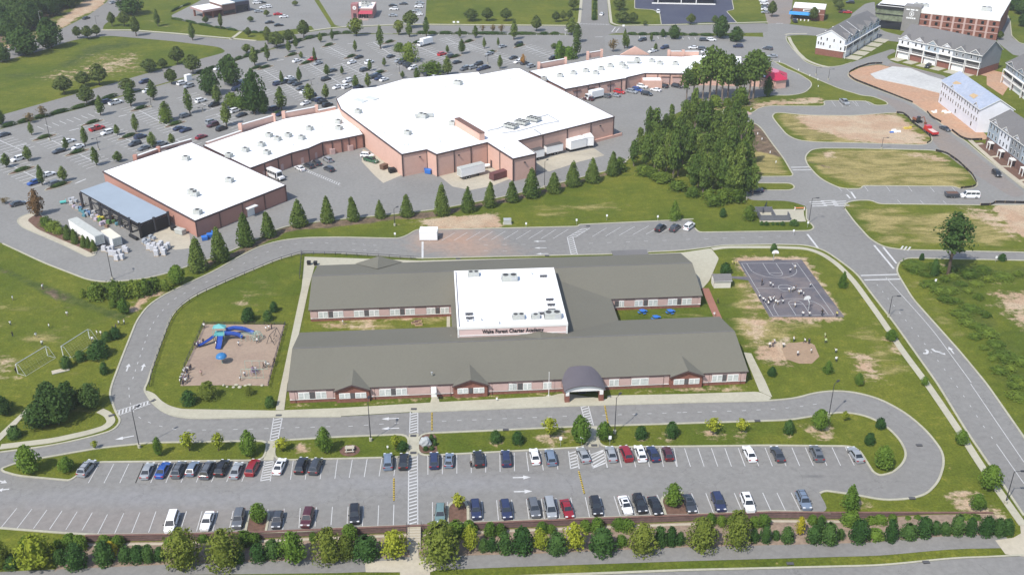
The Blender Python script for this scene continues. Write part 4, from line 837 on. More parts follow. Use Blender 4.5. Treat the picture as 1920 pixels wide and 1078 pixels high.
for q in [(-6.89,199.15),(4.87,222.32),(-2.86,197.63),(-8.72,198.98),(-10.05,198.81),(10.69,200.18)]: on_roof('vent_pipe', PIPE, q, ZR)
for q in [(-13.74,197.44),(-4.38,189.17),(-16.97,182.12)] + [(8.5,191.05)]: on_roof('vent_pipe', PIPE, q, 4.4)
cu = bpy.data.curves.new('school_name', 'FONT'); cu.body = "Wake Forest Charter Academy"; cu.size = 1.35; cu.extrude = .04; cu.align_x = 'CENTER'; cu.align_y = 'CENTER'; cu.space_character = 1.06; cu.offset = .022
tmp = bpy.data.objects.new('t', cu); COL.objects.link(tmp)
bpy.context.view_layer.update()
tme = bpy.data.meshes.new_from_object(tmp.evaluated_get(bpy.context.evaluated_depsgraph_get())); bpy.data.objects.remove(tmp)
tme.materials.clear(); tme.materials.append(BLK)
tl = [v.co.x for v in tme.vertices]; tw = max(tl) - min(tl)
nx = [to_s(p)[0] for p in [(-6.61,195.68),(7.05,196.84)]]
o = link('school_name_lettering', tme, school, ((nx[0] + nx[1]) / 2, by0 - .09, WZ1 - 1.3)); o.rotation_euler = (R(90), 0, 0); o.scale = ((nx[1] - nx[0]) / tw, 1.0, 1)
# barrel roofed entrance porch
E0, E1 = to_s((11.06,178.37))[0], to_s((19.31,178.37))[0]; ey = to_s((15,178.37))[1]; ew = E1 - E0; em = (E0 + E1) / 2
mb = MB()
mb.box(0, 1, 0, 1, 0, 3.1); ppm = mb.mesh('porch_pillar', [BRICK])
for x in (E0, E1 - 1.0):
    for y in (ey, W_ - 1.3): link('porch_pillar', ppm, school, (x, y, 0))
mb = MB(); n = 14; arc = [(em - ew * .53 * math.cos(math.pi * (i / n * .76 + .12)) / math.cos(math.pi * .12), 3.2 + 1.25 * (math.sin(math.pi * (i / n * .76 + .12)) - math.sin(math.pi * .12)) / (1 - math.sin(math.pi * .12))) for i in range(n + 1)]
yb = 2.9; yf = ey - .5
for (xa, za), (xb, zb) in zip(arc, arc[1:]):
    mb.poly([(xa, yf, za), (xb, yf, zb), (xb, yb, zb), (xa, yb, za)], 0); mb.poly([(xa, yf, za - .25), (xb, yf, zb - .25), (xb, yf, zb), (xa, yf, za)], 0)
for xx, zz in (arc[0], arc[-1]): mb.poly([(xx, yf, zz - .3), (xx, yb, zz - .3), (xx, yb, zz), (xx, yf, zz)], 0)
mb.poly([(x, yb, z) for x, z in arc] + [(arc[-1][0], yb, 2.6), (arc[0][0], yb, 2.6)], 0); mb.build('porch_roof', METR, school)
mb = MB(); mb.poly([(arc[0][0] + .25, ey - .05, 2.75), (arc[-1][0] - .25, ey - .05, 2.75)] + [(x, ey - .05, z - .24) for x, z in arc[::-1]], 0)
mb.box(E0 + .05, E1 - .05, ey - .04, ey + .4, 2.7, 3.1, 0); mb.box(E0 + .15, E0 + .9, ey - .12, ey, 1.75, 2.75); mb.box(E1 - .9, E1 - .15, ey - .12, ey, 1.75, 2.75); mb.build('porch_front', TRIM, school)
mb = MB(); mb.box(E0 + 1.2, E1 - 1.2, FY0 + W_ - .06, FY0 + W_ - .02, .1, 2.7); mb.build('entrance_door', DGLASS, school)
mb = MB(); mb.box(em + ew * .0 - .8, em + .8, ey + 3, ey + 3.5, .1, .55); mb.build('porch_bench', DKMET, school)
mb = MB(); s0 = to_s((-16.68,182.1))[0]; mb.box(s0 - .55, s0 + .55, -2.4, W_ - .1, 2.5, 2.65); mb.box(s0 - .6, s0 + .6, -.2, W_, 0, 2.5); mb.build('side_entrance', TRIM, school)

# ------------------------------------------------------------------ shopping centre
def shop(label, cat, roof, H, wall, name='shop_building', par=.0, fz=.45):
    """flat roofed block from its roof outline (world points); drip edge round the top"""
    P = ccw(roof); cx = sum(p[0] for p in P) / len(P); cy = sum(p[1] for p in P) / len(P)
    root = thing(name, label, cat, (cx, cy, 0)); L = [(x - cx, y - cy) for x, y in P]
    mb = MB(); mb.prism(L, -.1, H - fz, top=False); mb.build('wall', wall, root)
    rf = MB(); rf.prism(L, H - .12, H - .02); rf.build('roof', WROOF, root)
    e = MB(); ribbon(e, L, .3, H - fz, H, True, -.1); e.build('drip_edge', CAP, root)
    return root, L
def pilaster(root, p, q, n, H, m=CAP, w=.35, skip0=False):
    """n evenly spaced downspouts along the wall from p to q, both local"""
    a = ang(p, q); nrm = (math.sin(a), -math.cos(a)); mb = MB(); mb.box(-w / 2, w / 2, -.16, .02, 0, H - .4); me = mb.mesh('downspout', [m])
    for i in range(n + 1):
        if skip0 and i == 0: continue
        t = lerp(p, q, i / n); link('downspout', me, root, (t[0] + nrm[0] * .02, t[1] + nrm[1] * .02, 0), None, a)
def wall_box(root, name, p, q, t, w, z0, z1, d, m):
    a = ang(p, q); c = lerp(p, q, t); mb = MB(); mb.box(-w / 2, w / 2, -d, .03, 0, z1 - z0); return mb.build(name, m, root, loc=(c[0], c[1], z0)) if False else link(name, mb.mesh(name, [m]), root, (c[0], c[1], z0), None, a)
HB = 7.8
bigroof = [(-61.7,355.25),(-35.26,308.05),(-27.61,312.56),(-24.14,308.05),(-8.12,319.46),(0.39,303.96),(7.54,308.54),(1.88,320.88),(36.04,346.39),(3.05,409.3),(0.87,409.3),(-12.71,400.06),(-13.54,403.98),(-42.8,393.68),(-52.74,382.64),(-61.27,379.79),(-65.17,367.39)]
big, BL = shop('huge supermarket block with a white flat roof and tan walls', 'supermarket', bigroof, HB, TAN)

def loc_(r, pts): return [(x - r.location.x, y - r.location.y) for x, y in pts]
c = loc_(big, [(-35.26,308.05),(-27.61,312.56),(-24.14,308.05),(-8.12,319.46),(0.39,303.96),(7.54,308.54),(1.88,320.88),(36.04,346.39)])
pilaster(big, c[0], c[1], 1, HB); pilaster(big, c[2], c[3], 3, HB); pilaster(big, c[4], c[5], 1, HB); pilaster(big, c[6], c[7], 4, HB); pilaster(big, c[3], c[4], 2, HB)
wall_box(big, 'service_door', c[3], c[4], .15, 1.2, 0, 2.3, .06, CAP); 
for a, b, t in ((0, 1, .7), (2, 3, .42), (4, 5, .5), (6, 7, .85)): wall_box(big, 'wall_lamp', c[a], c[b], t, .5, 5.6, 5.85, .5, DKMET)
wall_box(big, 'loading_ramp', c[6], c[7], .93, 14, 0, 1.0, .5, TAN)
# long block on the roof, cooling units and their pipework
w0 = loc_(big, [(-19.1,340.85),(-17.29,341.85),(-9,326.51),(-9.05,322.41),(-10.43,318.84),(-18.8,334.51)])
a_, b_ = loc_(big, [(-18.95,336.75),(-9.93,321.06)]); an = ang(a_, b_); L_ = dist(a_, b_)
mb = MB(); mb.box(0, L_, -.9, 1.0, 0, 2.6, 0); mb.box(-.1, L_ + .1, -1.0, 1.1, 2.6, 2.8, 1); o = link('roof_screen_wall', mb.mesh('roof_screen_wall', [TAN, BRICKB]), big, (*a_, HB - .1), None, an)
# a row of condenser racks
for cpt in [(-0.31,333.87),(3.54,337.72),(7.62,341.34)]:
    l = loc_(big, [cpt])[0]
    mb = MB()
    for i in range(3):
        for j in range(2): mb.box(-3 + i * 2.0, -1.1 + i * 2.0, -2 + j * 2.1, -.2 + j * 2.1, .7, 1.5, 0); mb.lathe([(.75, 1.5), (.75, 1.62), (.2, 1.56)], 9, 1, Matrix.Translation((-2.05 + i * 2, -1.1 + j * 2.1, 0)))
    for x in (-3, 0, 2.8): 
        for y in (-1.9, 1.8): mb.tube((x, y, 0), (x, y, .75), .07, .07, 5, 2)
    link('condenser_rack', mb.mesh('condenser_rack', [UNIT, FAN, DKMET]), big, (l[0], l[1], HB), None, R(-35)).scale = (.8, .8, .9)
mb = MB(); pp = [(*p, HB + .25) for p in loc_(big, [(-3.31,328),(1.81,329.84),(11.72,337.9),(16.45,340.33),(12.65,347.81),(9.74,345.29)])]
mb.path(pp, .14, 5); mb.path([(*p, HB + .25) for p in loc_(big, [(7.59,331.71),(9.6,327.08)])], .25, 5); mb.path([(*p, HB + .25) for p in loc_(big, [(-8.35,330.31),(-4.75,332.65),(-2.03,336.45)])], .14, 5); mb.build('roof_pipework', GREYW, big)
for q, k in [(p, 0) for p in [(-54.91,350.46),(-35.13,327.12),(-20.49,336.99)]] + [(p, 1) for p in [(-20.96,386.1),(-31.28,345.15)]]: put('air_conditioner', UM[k], big, q, HB - .02, R(-30))
for q in [(-43.19,328),(-23.99,321.66),(-23.68,319.01),(-12.72,320.78),(-35.29,315.97),(-33.83,315.97),(-28.05,348.32),(-2.49,312.97),(-1.03,310.44)] + [(-26.7,383.5),(-25.59,382.3),(-0.57,393.33),(5.11,398.42)]: put('vent_pipe', PIPE, big, q, HB - .02)
sk = MB(); sk.box(-2.6, 2.6, -1.6, 1.6, 0, .35); skm = sk.mesh('skylight', [mat('skylight_plastic', (.55, .56, .53), .4)])
for q in [(-56.19,364.75),(-52.42,367.52)]: put('skylight', skm, big, q, HB - .02, R(-36))
mb = MB(); mb.box(-3.2, 3.2, -1.6, 1.6, .2, .5); mb.box(-2, -.5, -.6, .6, .5, 1.4); l = loc_(big, [(-31.07,346.49)])[0]; link('exhaust_hood', mb.mesh('exhaust_hood', [UNIT]), big, (*l, HB), None, R(10))

# small shops between the two big blocks
HS = 4.9
strip1 = [(-103.57,324.6),(-93.81,337.53),(-92.53,338.67),(-84.83,349.44),(-81.71,352.99),(-71.52,359.22),(-65.57,364.01),(-63.18,365.64)] + [(-51.63,335.83)] + [(-58.34,331.19),(-64.35,327.82),(-67.96,321.78),(-72.87,317.21),(-83.07,303.4)]
s1, _ = shop('row of small shops with white roof between the two larger blocks', 'shop row', strip1, HS, TAN2)
c = loc_(s1, [(-83.07,303.4),(-72.87,317.21),(-67.96,321.78),(-64.35,327.82),(-58.34,331.19)]) + loc_(s1, [(-51.63,335.83)])
for a, b, n in ((0, 1, 3), (1, 2, 1), (2, 3, 1), (3, 4, 2), (4, 5, 3)): pilaster(s1, c[a], c[b], n, HS, CAP)
for a, b, t in ((0, 1, .3), (0, 1, .75), (1, 2, .6), (2, 3, .5), (3, 4, .4), (4, 5, .3)):
    wall_box(s1, 'service_door', c[a], c[b], t, 1.1, 0, 2.2, .05, STUC); wall_box(s1, 'roof_ladder_screen', c[a], c[b], t + .08, 1.6, 0, 1.9, .7, STUC) if t < .5 else None
def parapet(root, pts, z0, z1, m=TAN, th=.5, pilasters=True):
    L = loc_(root, pts); mb = MB(); ribbon(mb, L, th, z0, z1); o = mb.build('front_parapet', m, root)
    c2 = MB(); ribbon(c2, L, th + .25, z1, z1 + .16); c2.build('parapet_cap', TRIM, root)
    if pilasters:
        p = MB()
        for q in (L[0], L[-1]): p.box(q[0] - .6, q[0] + .6, q[1] - .6, q[1] + .6, z0 - 1, z1 + .6)
        p.build('parapet_pier', m, root)
parapet(s1, [(-94.52,338.98),(-85.14,349.82)], HS - .4, HS + 2.2); parapet(s1, [(-82.39,353.6),(-71.75,360.95)], HS - .4, HS + 1.9); parapet(s1, [(-70.98,359.35),(-65.29,363.64)], HS - .4, HS + 1, pilasters=False)
parapet(s1, [(-102.92,325.31),(-94.12,337.53)], HS - .4, HS + .6, pilasters=False)
for q in [(-83.38,333.15),(-79.72,329.46),(-76.8,333.15),(-71.74,330.56),(-70.72,340.25),(-61.72,347.62),(-83.89,323.62),(-88.04,318.38),(-80.43,315.81),(-92.22,313.28),(-60.52,340.73)]: put('air_conditioner', UM[0], s1, q, HS - .02, R(-30))
for q in [(-66.87,343.01),(-63.35,340.59),(-78.66,326.21),(-73.28,323.98)]: put('vent_pipe', PIPE, s1, q, HS - .02)
# garden store block on the left
HG = 5.2
store = [(-128.31,299.47),(-116.45,315.69),(-108.2,326.51),(-68.94,287.76)] + [(-88.91,261.21)]
s2, _ = shop('white roofed red block garden store at the left end of the shops', 'shop', store, HG, TAN2)
c = loc_(s2, [(-88.91,261.21)]) + loc_(s2, [(-68.94,287.76)]); pilaster(s2, c[0], c[1], 4, HG, BRICKB)
wall_box(s2, 'loading_dock_door', c[0], c[1], .58, 2.6, 0, 2.8, .25, TRIM); wall_box(s2, 'dock_canopy', c[0], c[1], .58, 3.6, 2.8, 3.1, 1.6, TRIM)
parapet(s2, [(-121.72,310.25),(-116.63,318)], HG - .4, HG + .9, TAN2); parapet(s2, [(-117.04,319.11),(-108.7,328.31)], HG - .4, HG + .5, pilasters=False)
for q in [(-105.19,309.55),(-86.4,290.43),(-95.22,281.06)] + [(-93.85,279.27),(-89.4,265.96)]: put('air_conditioner', UM[0], s2, q, HG - .02, R(-20))
# open sided plant shelter with a blue grey roof
HC = 4.4
can = [p for p in [(-129.41,282.91),(-123.88,290.41)]] + [p for p in [(-98.95,268.68),(-104.55,260.64)]]
P = can; cx = sum(p[0] for p in P) / 4; cy = sum(p[1] for p in P) / 4
cr = thing('plant_shelter', 'open sided garden centre shelter with blue grey metal roof', 'shelter', (cx, cy, 0))
L = [(x - cx, y - cy) for x, y in P]; zt = [HC + .9, HC + .9, HC, HC]
mb = MB(); top = [(x, y, z) for (x, y), z in zip(L, zt)]; bot = [(x, y, z - .5) for (x, y), z in zip(L, zt)]
mb.poly(top[::-1] if area2(L) < 0 else top, 0); mb.poly(bot, 1)
for i in range(4): j = (i + 1) % 4; mb.poly([bot[i], bot[j], top[j], top[i]], 1)
mb.build('roof', [CANR, DKMET], cr)
pm = MB(); pm.box(-.3, .3, -.3, .3, 0, HC + .3); pmm = pm.mesh('post', [DKMET])
for a, b, n in ((0, 3, 6), (3, 2, 2)):
    for i in range(n + 1): t = lerp(L[a], L[b], i / n); link('post', pmm, cr, (t[0], t[1], 0))
for i in (1, 2, 3, 4):    # cross braced openings on the long side
    p0 = lerp(L[0], L[3], (i + .1) / 6); q0 = lerp(L[0], L[3], (i + .9) / 6); mb = MB(); mb.path([(*p0, 3.6), (*q0, .6)], .11, 5); mb.path([(*p0, 3.6), (*q0, 3.6), (*q0, .6), (*p0, .6), (*p0, 3.6)], .16, 5); mb.build('cross_brace', DKMET, cr)
mb = MB(); mb.poly([(*L[3], .1), (*L[2], .1), (*L[2], 3.6), (*L[3], 3.6)], 0); o = mb.build('shade_cloth', BLK, cr)
# shops on the right
strip2 = [(21.02,390.08),(44.47,404.5),(46.16,405.14),(46.86,406.71),(55.23,413.06),(70.43,412.26)] + [(79.16,411.73),(94.31,410.4),(100.07,439.13),(82.6,441.53)] + [(74.34,438.52),(44.82,440.77),(28.21,429.74),(7.41,415.76)]
s3, _ = shop('long row of shops with a white roof right of the supermarket', 'shop row', strip2, HS, TAN)
c = loc_(s3, [(21.02,390.08),(44.47,404.5),(46.86,406.71),(55.23,413.06),(70.43,412.26)]); pilaster(s3, c[0], c[1], 5, HS); pilaster(s3, c[2], c[3], 1, HS); pilaster(s3, c[3], c[4], 3, HS)
for a, b, t in ((0, 1, .2), (0, 1, .45), (0, 1, .8), (3, 4, .55), (3, 4, .85)): wall_box(s3, 'dock_door', c[a], c[b], t, 3.2, .8, 3.2, .06, STUC); wall_box(s3, 'dock_beam', c[a], c[b], t, 3.8, 3.2, 3.5, .3, BRICKB)
parapet(s3, [(11.21,420.4),(22.78,428.18)], HS - .4, HS + 1.9); parapet(s3, [(32.9,437.7),(39.19,441.46)], HS - .4, HS + 1.9); parapet(s3, [(68.53,440.71),(74.76,440.71)], HS - .4, HS + 1.8); parapet(s3, [(73.81,440.56),(81.59,440.56)], HS - .4, HS + 1.8, pilasters=False)
A, B = loc_(s3, [(47.57,443.03),(60.53,443.34)]); mb = MB(); mb.add([(*A, HS - .4), (*B, HS - .4), (*lerp(A, B, .5), HS + 3.2), (A[0], A[1] + 1, HS - .4), (B[0], B[1] + 1, HS - .4), (*[lerp(A, B, .5)[0], lerp(A, B, .5)[1] + 1], HS + 3.2)], [(0, 1, 2), (3, 5, 4), (0, 2, 5, 3), (1, 4, 5, 2)]); mb.build('front_gable', TAN, s3)
for q in [(19.61,406.94),(25.27,410.91),(30.62,414.27),(34.43,410.91),(37.16,417.68),(41.41,421.84),(46.56,424.65),(47.39,419.75),(53.75,431.83),(59.8,429.65),(62.76,426.07),(69.28,425.36),(12.95,402.39)]: put('air_conditioner', UM[0], s3, q, HS - .02, R(-15))
for q in [(32.54,420.56),(30.06,411.06),(31.03,409.07),(44.1,432.63),(56.41,429.74),(54.19,426.88)]: put('vent_pipe', PIPE, s3, q, HS - .02)
mb = MB(); l = loc_(s3, [(51.42,427.59)])[0]; mb.box(-2.6, 2.6, -.5, .5, .3, .8); mb.box(2, 3.2, -.5, .8, .3, 1.8); link('duct_run', mb.mesh('duct_run', [UNIT]), s3, (*l, HS))
mb = MB(); q = loc_(s3, [(57.55,409.87)])[0]; mb.box(-4, 4, -2.2, 2.4, 0, 3.1); mb.box(-3.6, 3.6, -1.8, 2, 3.1, 3.2, 1); mb.build('walled_enclosure', [TAN, WROOF], s3, loc=(*q, 0))
# restaurant end unit with red roof
rr = [(105.08,420.96),(108.89,427.99),(114.92,417.53),(112.69,407.51),(107.51,405.55),(103.08,410.14)]
r0, _ = shop('small restaurant wing with a bright red roof at the end of the shops', 'restaurant', [(98.02,410.23),(101.31,422.42),(106.19,422.42),(103.95,408.92)], 4.4, TAN)
P = ccw(rr); mb = MB(); L = loc_(r0, P); cxm = sum(p[0] for p in L) / len(L); cym = sum(p[1] for p in L) / len(L)
mb.prism([(cxm + (x - cxm) * .93, cym + (y - cym) * .93) for x, y in L], 0, 3.6, top=False, m=1)
for i in range(len(L)): j = (i + 1) % len(L); mb.add([(*L[i], 3.6), (*L[j], 3.6), (cxm + (L[j][0] - cxm) * .35, cym + (L[j][1] - cym) * .35, 5.3), (cxm + (L[i][0] - cxm) * .35, cym + (L[i][1] - cym) * .35, 5.3)], [(0, 1, 2, 3)], 0)
mb.poly([(cxm + (x - cxm) * .35, cym + (y - cym) * .35, 5.3) for x, y in L], 2); mb.build('red_roof', [REDM, TAN, mat('pale_red_roof', (.48, .16, .22), .6)], r0)

# ------------------------------------------------------------------ distant commercial buildings
def box_building(name, label, cat, p0, p1_, depth, H, wall, roofm=None, fasc=CAP):
    a = ang(p0, p1_); L = dist(p0, p1_); root = thing(name, label, cat, (*p0, 0), a)
    mb = MB(); mb.box(0, L, 0, depth, 0, H - .5, bottom=False); mb.build('wall', wall, root)
    mb = MB(); mb.box(.35, L - .35, .35, depth - .35, H - .35, H - .2); mb.build('roof', roofm or WROOF, root)
    mb = MB()
    for b in ((-.1, L + .1, -.1, .35), (-.1, L + .1, depth - .35, depth + .1), (-.1, .35, .35, depth - .35), (L - .35, L + .1, .35, depth - .35)): mb.box(*b, H - .5, H)
    mb.build('parapet', fasc, root); return root, L
def facade_windows(root, xs, z0, z1, w, m=DGLASS, y=0., name='window', frame=None):
    mb = MB(); mb.box(-w / 2, w / 2, -.06, .02, 0, z1 - z0); me = mb.mesh(name, [m])
    for x in xs: link(name, me, root, (x, y, z0))
# four storey office block, top right
p0, p1_ = (182.54,514.08), (232.1,486.4)
of, OL = box_building('office_building', 'large brick office block with white roof, grey sign tower and glazed left corner', 'office building', p0, p1_, 46, 11.2, BRICK, fasc=TRIM)
t0 = OL * .225; t1 = OL * .365
mb = MB(); mb.box(t0, t1, -.9, 6, 0, 12.2); mb.build('sign_tower', CONB, of)
mb = MB(); mb.box(-.3, t0, -.35, 4, .2, 3.6, 0); mb.box(-.3, t0, -.35, 4, 4.1, 6.9, 1); mb.box(-.3, t0, -.35, 4, 7.3, 9.8, 1); mb.build('curtain_wall', [DGLASS, mat('greenish_glass', (.16, .18, .12), .12, .5, .5, spec=.6)], of)
mb = MB(); mb.box(-.6, t0, -.6, 4, 3.6, 4.1); mb.box(-.6, t0, -.6, 4, 6.9, 7.3); mb.box(-.8, t0, -.9, 5, 9.8, 11.0); mb.build('floor_band', BLK, of)
mb = MB(); mb.box(t1, OL, -.12, 0, 9.3, 11.1, 0); mb.build('stone_cornice', TRIM, of)
mb = MB(); mb.box(t1, OL + .05, -.1, 0, 3.3, 3.65); mb.box(t1, OL + .05, -.1, 0, 6.3, 6.65); mb.build('stone_band', STUC, of)
nb = 7; bw = (OL - t1) / nb
pm = MB(); pm.box(-.45, .45, -.14, .02, 0, 9.3); pmm = pm.mesh('stone_pier', [STUC])
for i in range(1, nb): link('stone_pier', pmm, of, (t1 + i * bw, 0, 0))
for z0 in (1.0, 4.2, 7.1): facade_windows(of, [t1 + (i + .55) * bw for i in range(nb)], z0, z0 + 1.5, 1.25, DGLASS, -.02)
mb = MB(); tc_ = (t0 + t1) / 2
for i, (dx, w) in enumerate(((-2.0, 1.6), (.1, 1.8), (2.1, 1.2))): mb.box(tc_ + dx - w / 2, tc_ + dx + w / 2, -1.0, -.88, 10.3, 10.9)
for k in range(5): mb.box(tc_ - 2.2 + k * .9, tc_ - 1.5 + k * .9, -1.0, -.88, 6.2, 6.9)
mb.build('sign_lettering', WHT, of); mb = MB()
for a in range(0, 360, 30): mb.box(tc_ + .95 * math.cos(R(a)) - .16, tc_ + .95 * math.cos(R(a)) + .16, -1.0, -.88, 8.6 + 1.1 * math.sin(R(a)) - .2, 8.6 + 1.1 * math.sin(R(a)) + .2)
mb.box(tc_ - .25, tc_ + .25, -1.0, -.88, 8.0, 9.1); mb.build('sign_emblem', WHT, of)
for x, y in ((OL * .86, 12), (OL * .3, 8), (OL * .34, 8), (OL * .38, 8)): link('air_conditioner', UM[2] if y > 9 else UM[0], of, (x, y, 11))
# cafe with blue awnings
p0, p1_ = (145.57,532.85), (160.64,527.79)
cf, CL = box_building('cafe_building', 'small brick cafe with a white roof and bright blue awning', 'cafe', p0, p1_, 12, 6.2, BRICK, fasc=TRIM)
mb = MB(); mb.add([(-1.6, -1.8, 2.6), (CL * .62, -1.8, 2.6), (CL * .62, 0, 3.9), (-1.6, 0, 3.9), (-1.6, 9, 2.6), (0, 9, 3.9), (0, 0, 3.9)], [(0, 1, 2, 3), (0, 3, 5, 4)]); mb.build('awning', mat('blue_canvas', (.04, .22, .50), .8), cf)
mb = MB(); mb.box(CL * .32, CL * .85, -.1, 0, 4.2, 5.3, 0); mb.box(CL * .36, CL * .6, -.12, 0, 4.5, 5.0, 1); mb.box(CL * .72, CL * .82, -.12, 0, 4.4, 5.1, 1); mb.build('sign_board', [TRIM, SCREEN], cf)
mb = MB(); mb.box(.5, CL * .6, -.05, 0, .4, 2.6); mb.build('shop_window', DGLASS, cf); mb = MB(); mb.box(CL * .72, CL + .02, -.06, 0, 3.0, 3.3); mb.build('stone_band', STUC, cf)
mb = MB()
for i in range(5): mb.box(.6 + i * 1.9, 1.2 + i * 1.9, -3.2, -2.6, 0, .8, 0)
mb.build('terrace_table', TRIM, cf)
# dark car service building on the navy lot
p0, p1_ = (78.33,570.35), (110.86,567.37)
gs, GL = box_building('service_building', 'low dark fronted building with white base kerb on the navy car park', 'building', p0, p1_, 14, 5, DGLASS, fasc=TRIM)
mb = MB(); mb.box(-1, GL + 1, -1.2, -.1, 0, .5); [mb.box(x, x + .5, -1.1, -.6, .5, 4.5) for x in (2, GL * .45, GL * .7)]; mb.build('white_base', TRIM, gs)
# bank with drive through canopy, top left
p0, p1_ = (-151.81,539.03), (-146.28,544.28)
bk, KL = box_building('bank_building', 'brick bank with a flat white roof and drive through canopy', 'bank', p0, p1_, 13, 6.2, BRICKB, fasc=TRIM)
mb = MB(); mb.box(-11.5, -.1, -.5, 13, 3.6, 4.6, 0); mb.box(-11, -.4, 0, 12.5, 4.6, 4.7, 1); mb.build('canopy_roof', [mat('pink_fascia', (.36, .24, .22), .8), WROOF], bk)
pm = MB(); pm.box(0, .8, 0, .8, 0, 3.6); pmm = pm.mesh('canopy_pier', [BRICK])
for x in (-11, -6):
    for y in (0, 10): link('canopy_pier', pmm, bk, (x, y, 0))
mb = MB(); mb.box(-4.5, -.1, 3, 12, 0, 3.6); mb.build('lobby_wall', BRICK, bk)
mb = MB(); mb.box(.4, KL - .4, -.06, 0, .8, 2.6); mb.build('shop_window', DGLASS, bk)
mb = MB(); mb.box(KL, KL + 9, 1, 12, 0, 5.6, 0); mb.box(KL + .4, KL + 8.6, 1.4, 11.6, 5.6, 5.75, 1); mb.box(KL + 1, KL + 8, .9, 1, .8, 4, 1); mb.build('dark_glass_wing', [mat('purple_cladding', (.06, .055, .075), .5), DGLASS], bk)
# restaurant with a red front and clock tower
p0, p1_ = (-83.23,533.96), (-72.28,533.96)
rs, RL = box_building('restaurant_building', 'pink and red restaurant with a round emblem tower', 'restaurant', p0, p1_, 15, 5.2, mat('pink_brick', (.36, .19, .17), .85, .1, 1), fasc=mat('pink_trim', (.55, .38, .36), .7))
mb = MB(); mb.box(-.2, RL * .3, -1.2, 4, 0, 7.4); mb.build('tower', mat('rose_brick', (.30, .14, .14), .85, .1, 1), rs)
mb = MB(); mb.add([(RL * .32, -1.6, 2.5), (RL * .98, -1.6, 2.5), (RL * .98, -.1, 4.0), (RL * .32, -.1, 4.0)], [(0, 1, 2, 3)]); mb.build('red_awning', mat('red_canvas', (.36, .05, .08), .8), rs)
mb = MB(); mb.lathe([(.01, .1), (1.0, .1), (1.0, 0)], 14, 0, Matrix.Translation((RL * .15, -1.25, 5.6)) @ Matrix.Rotation(R(90), 4, 'X')); mb.lathe([(.01, .14), (.35, .14), (.35, 0)], 10, 1, Matrix.Translation((RL * .15, -1.25, 5.6)) @ Matrix.Rotation(R(90), 4, 'X')); mb.build('round_emblem', [TRIM, STUC], rs)
facade_windows(rs, [RL * .4, RL * .5, RL * .6, RL * .72], .3, 2.3, .9); facade_windows(rs, [RL * .11, RL * .19], .5, 2.8, .7, y=-1.2)
mb = MB(); mb.box(2, 9, -4.8, -4.3, 0, .8); [mb.box(x, x + .4, -3, -2.5, 0, 1) for x in (3, 6)]; mb.build('low_wall', STUC, rs)
for x, y in ((RL * .55, 5), (RL * .7, 8), (RL * .5, 10)): link('air_conditioner', UM[1], rs, (x, y, 5))

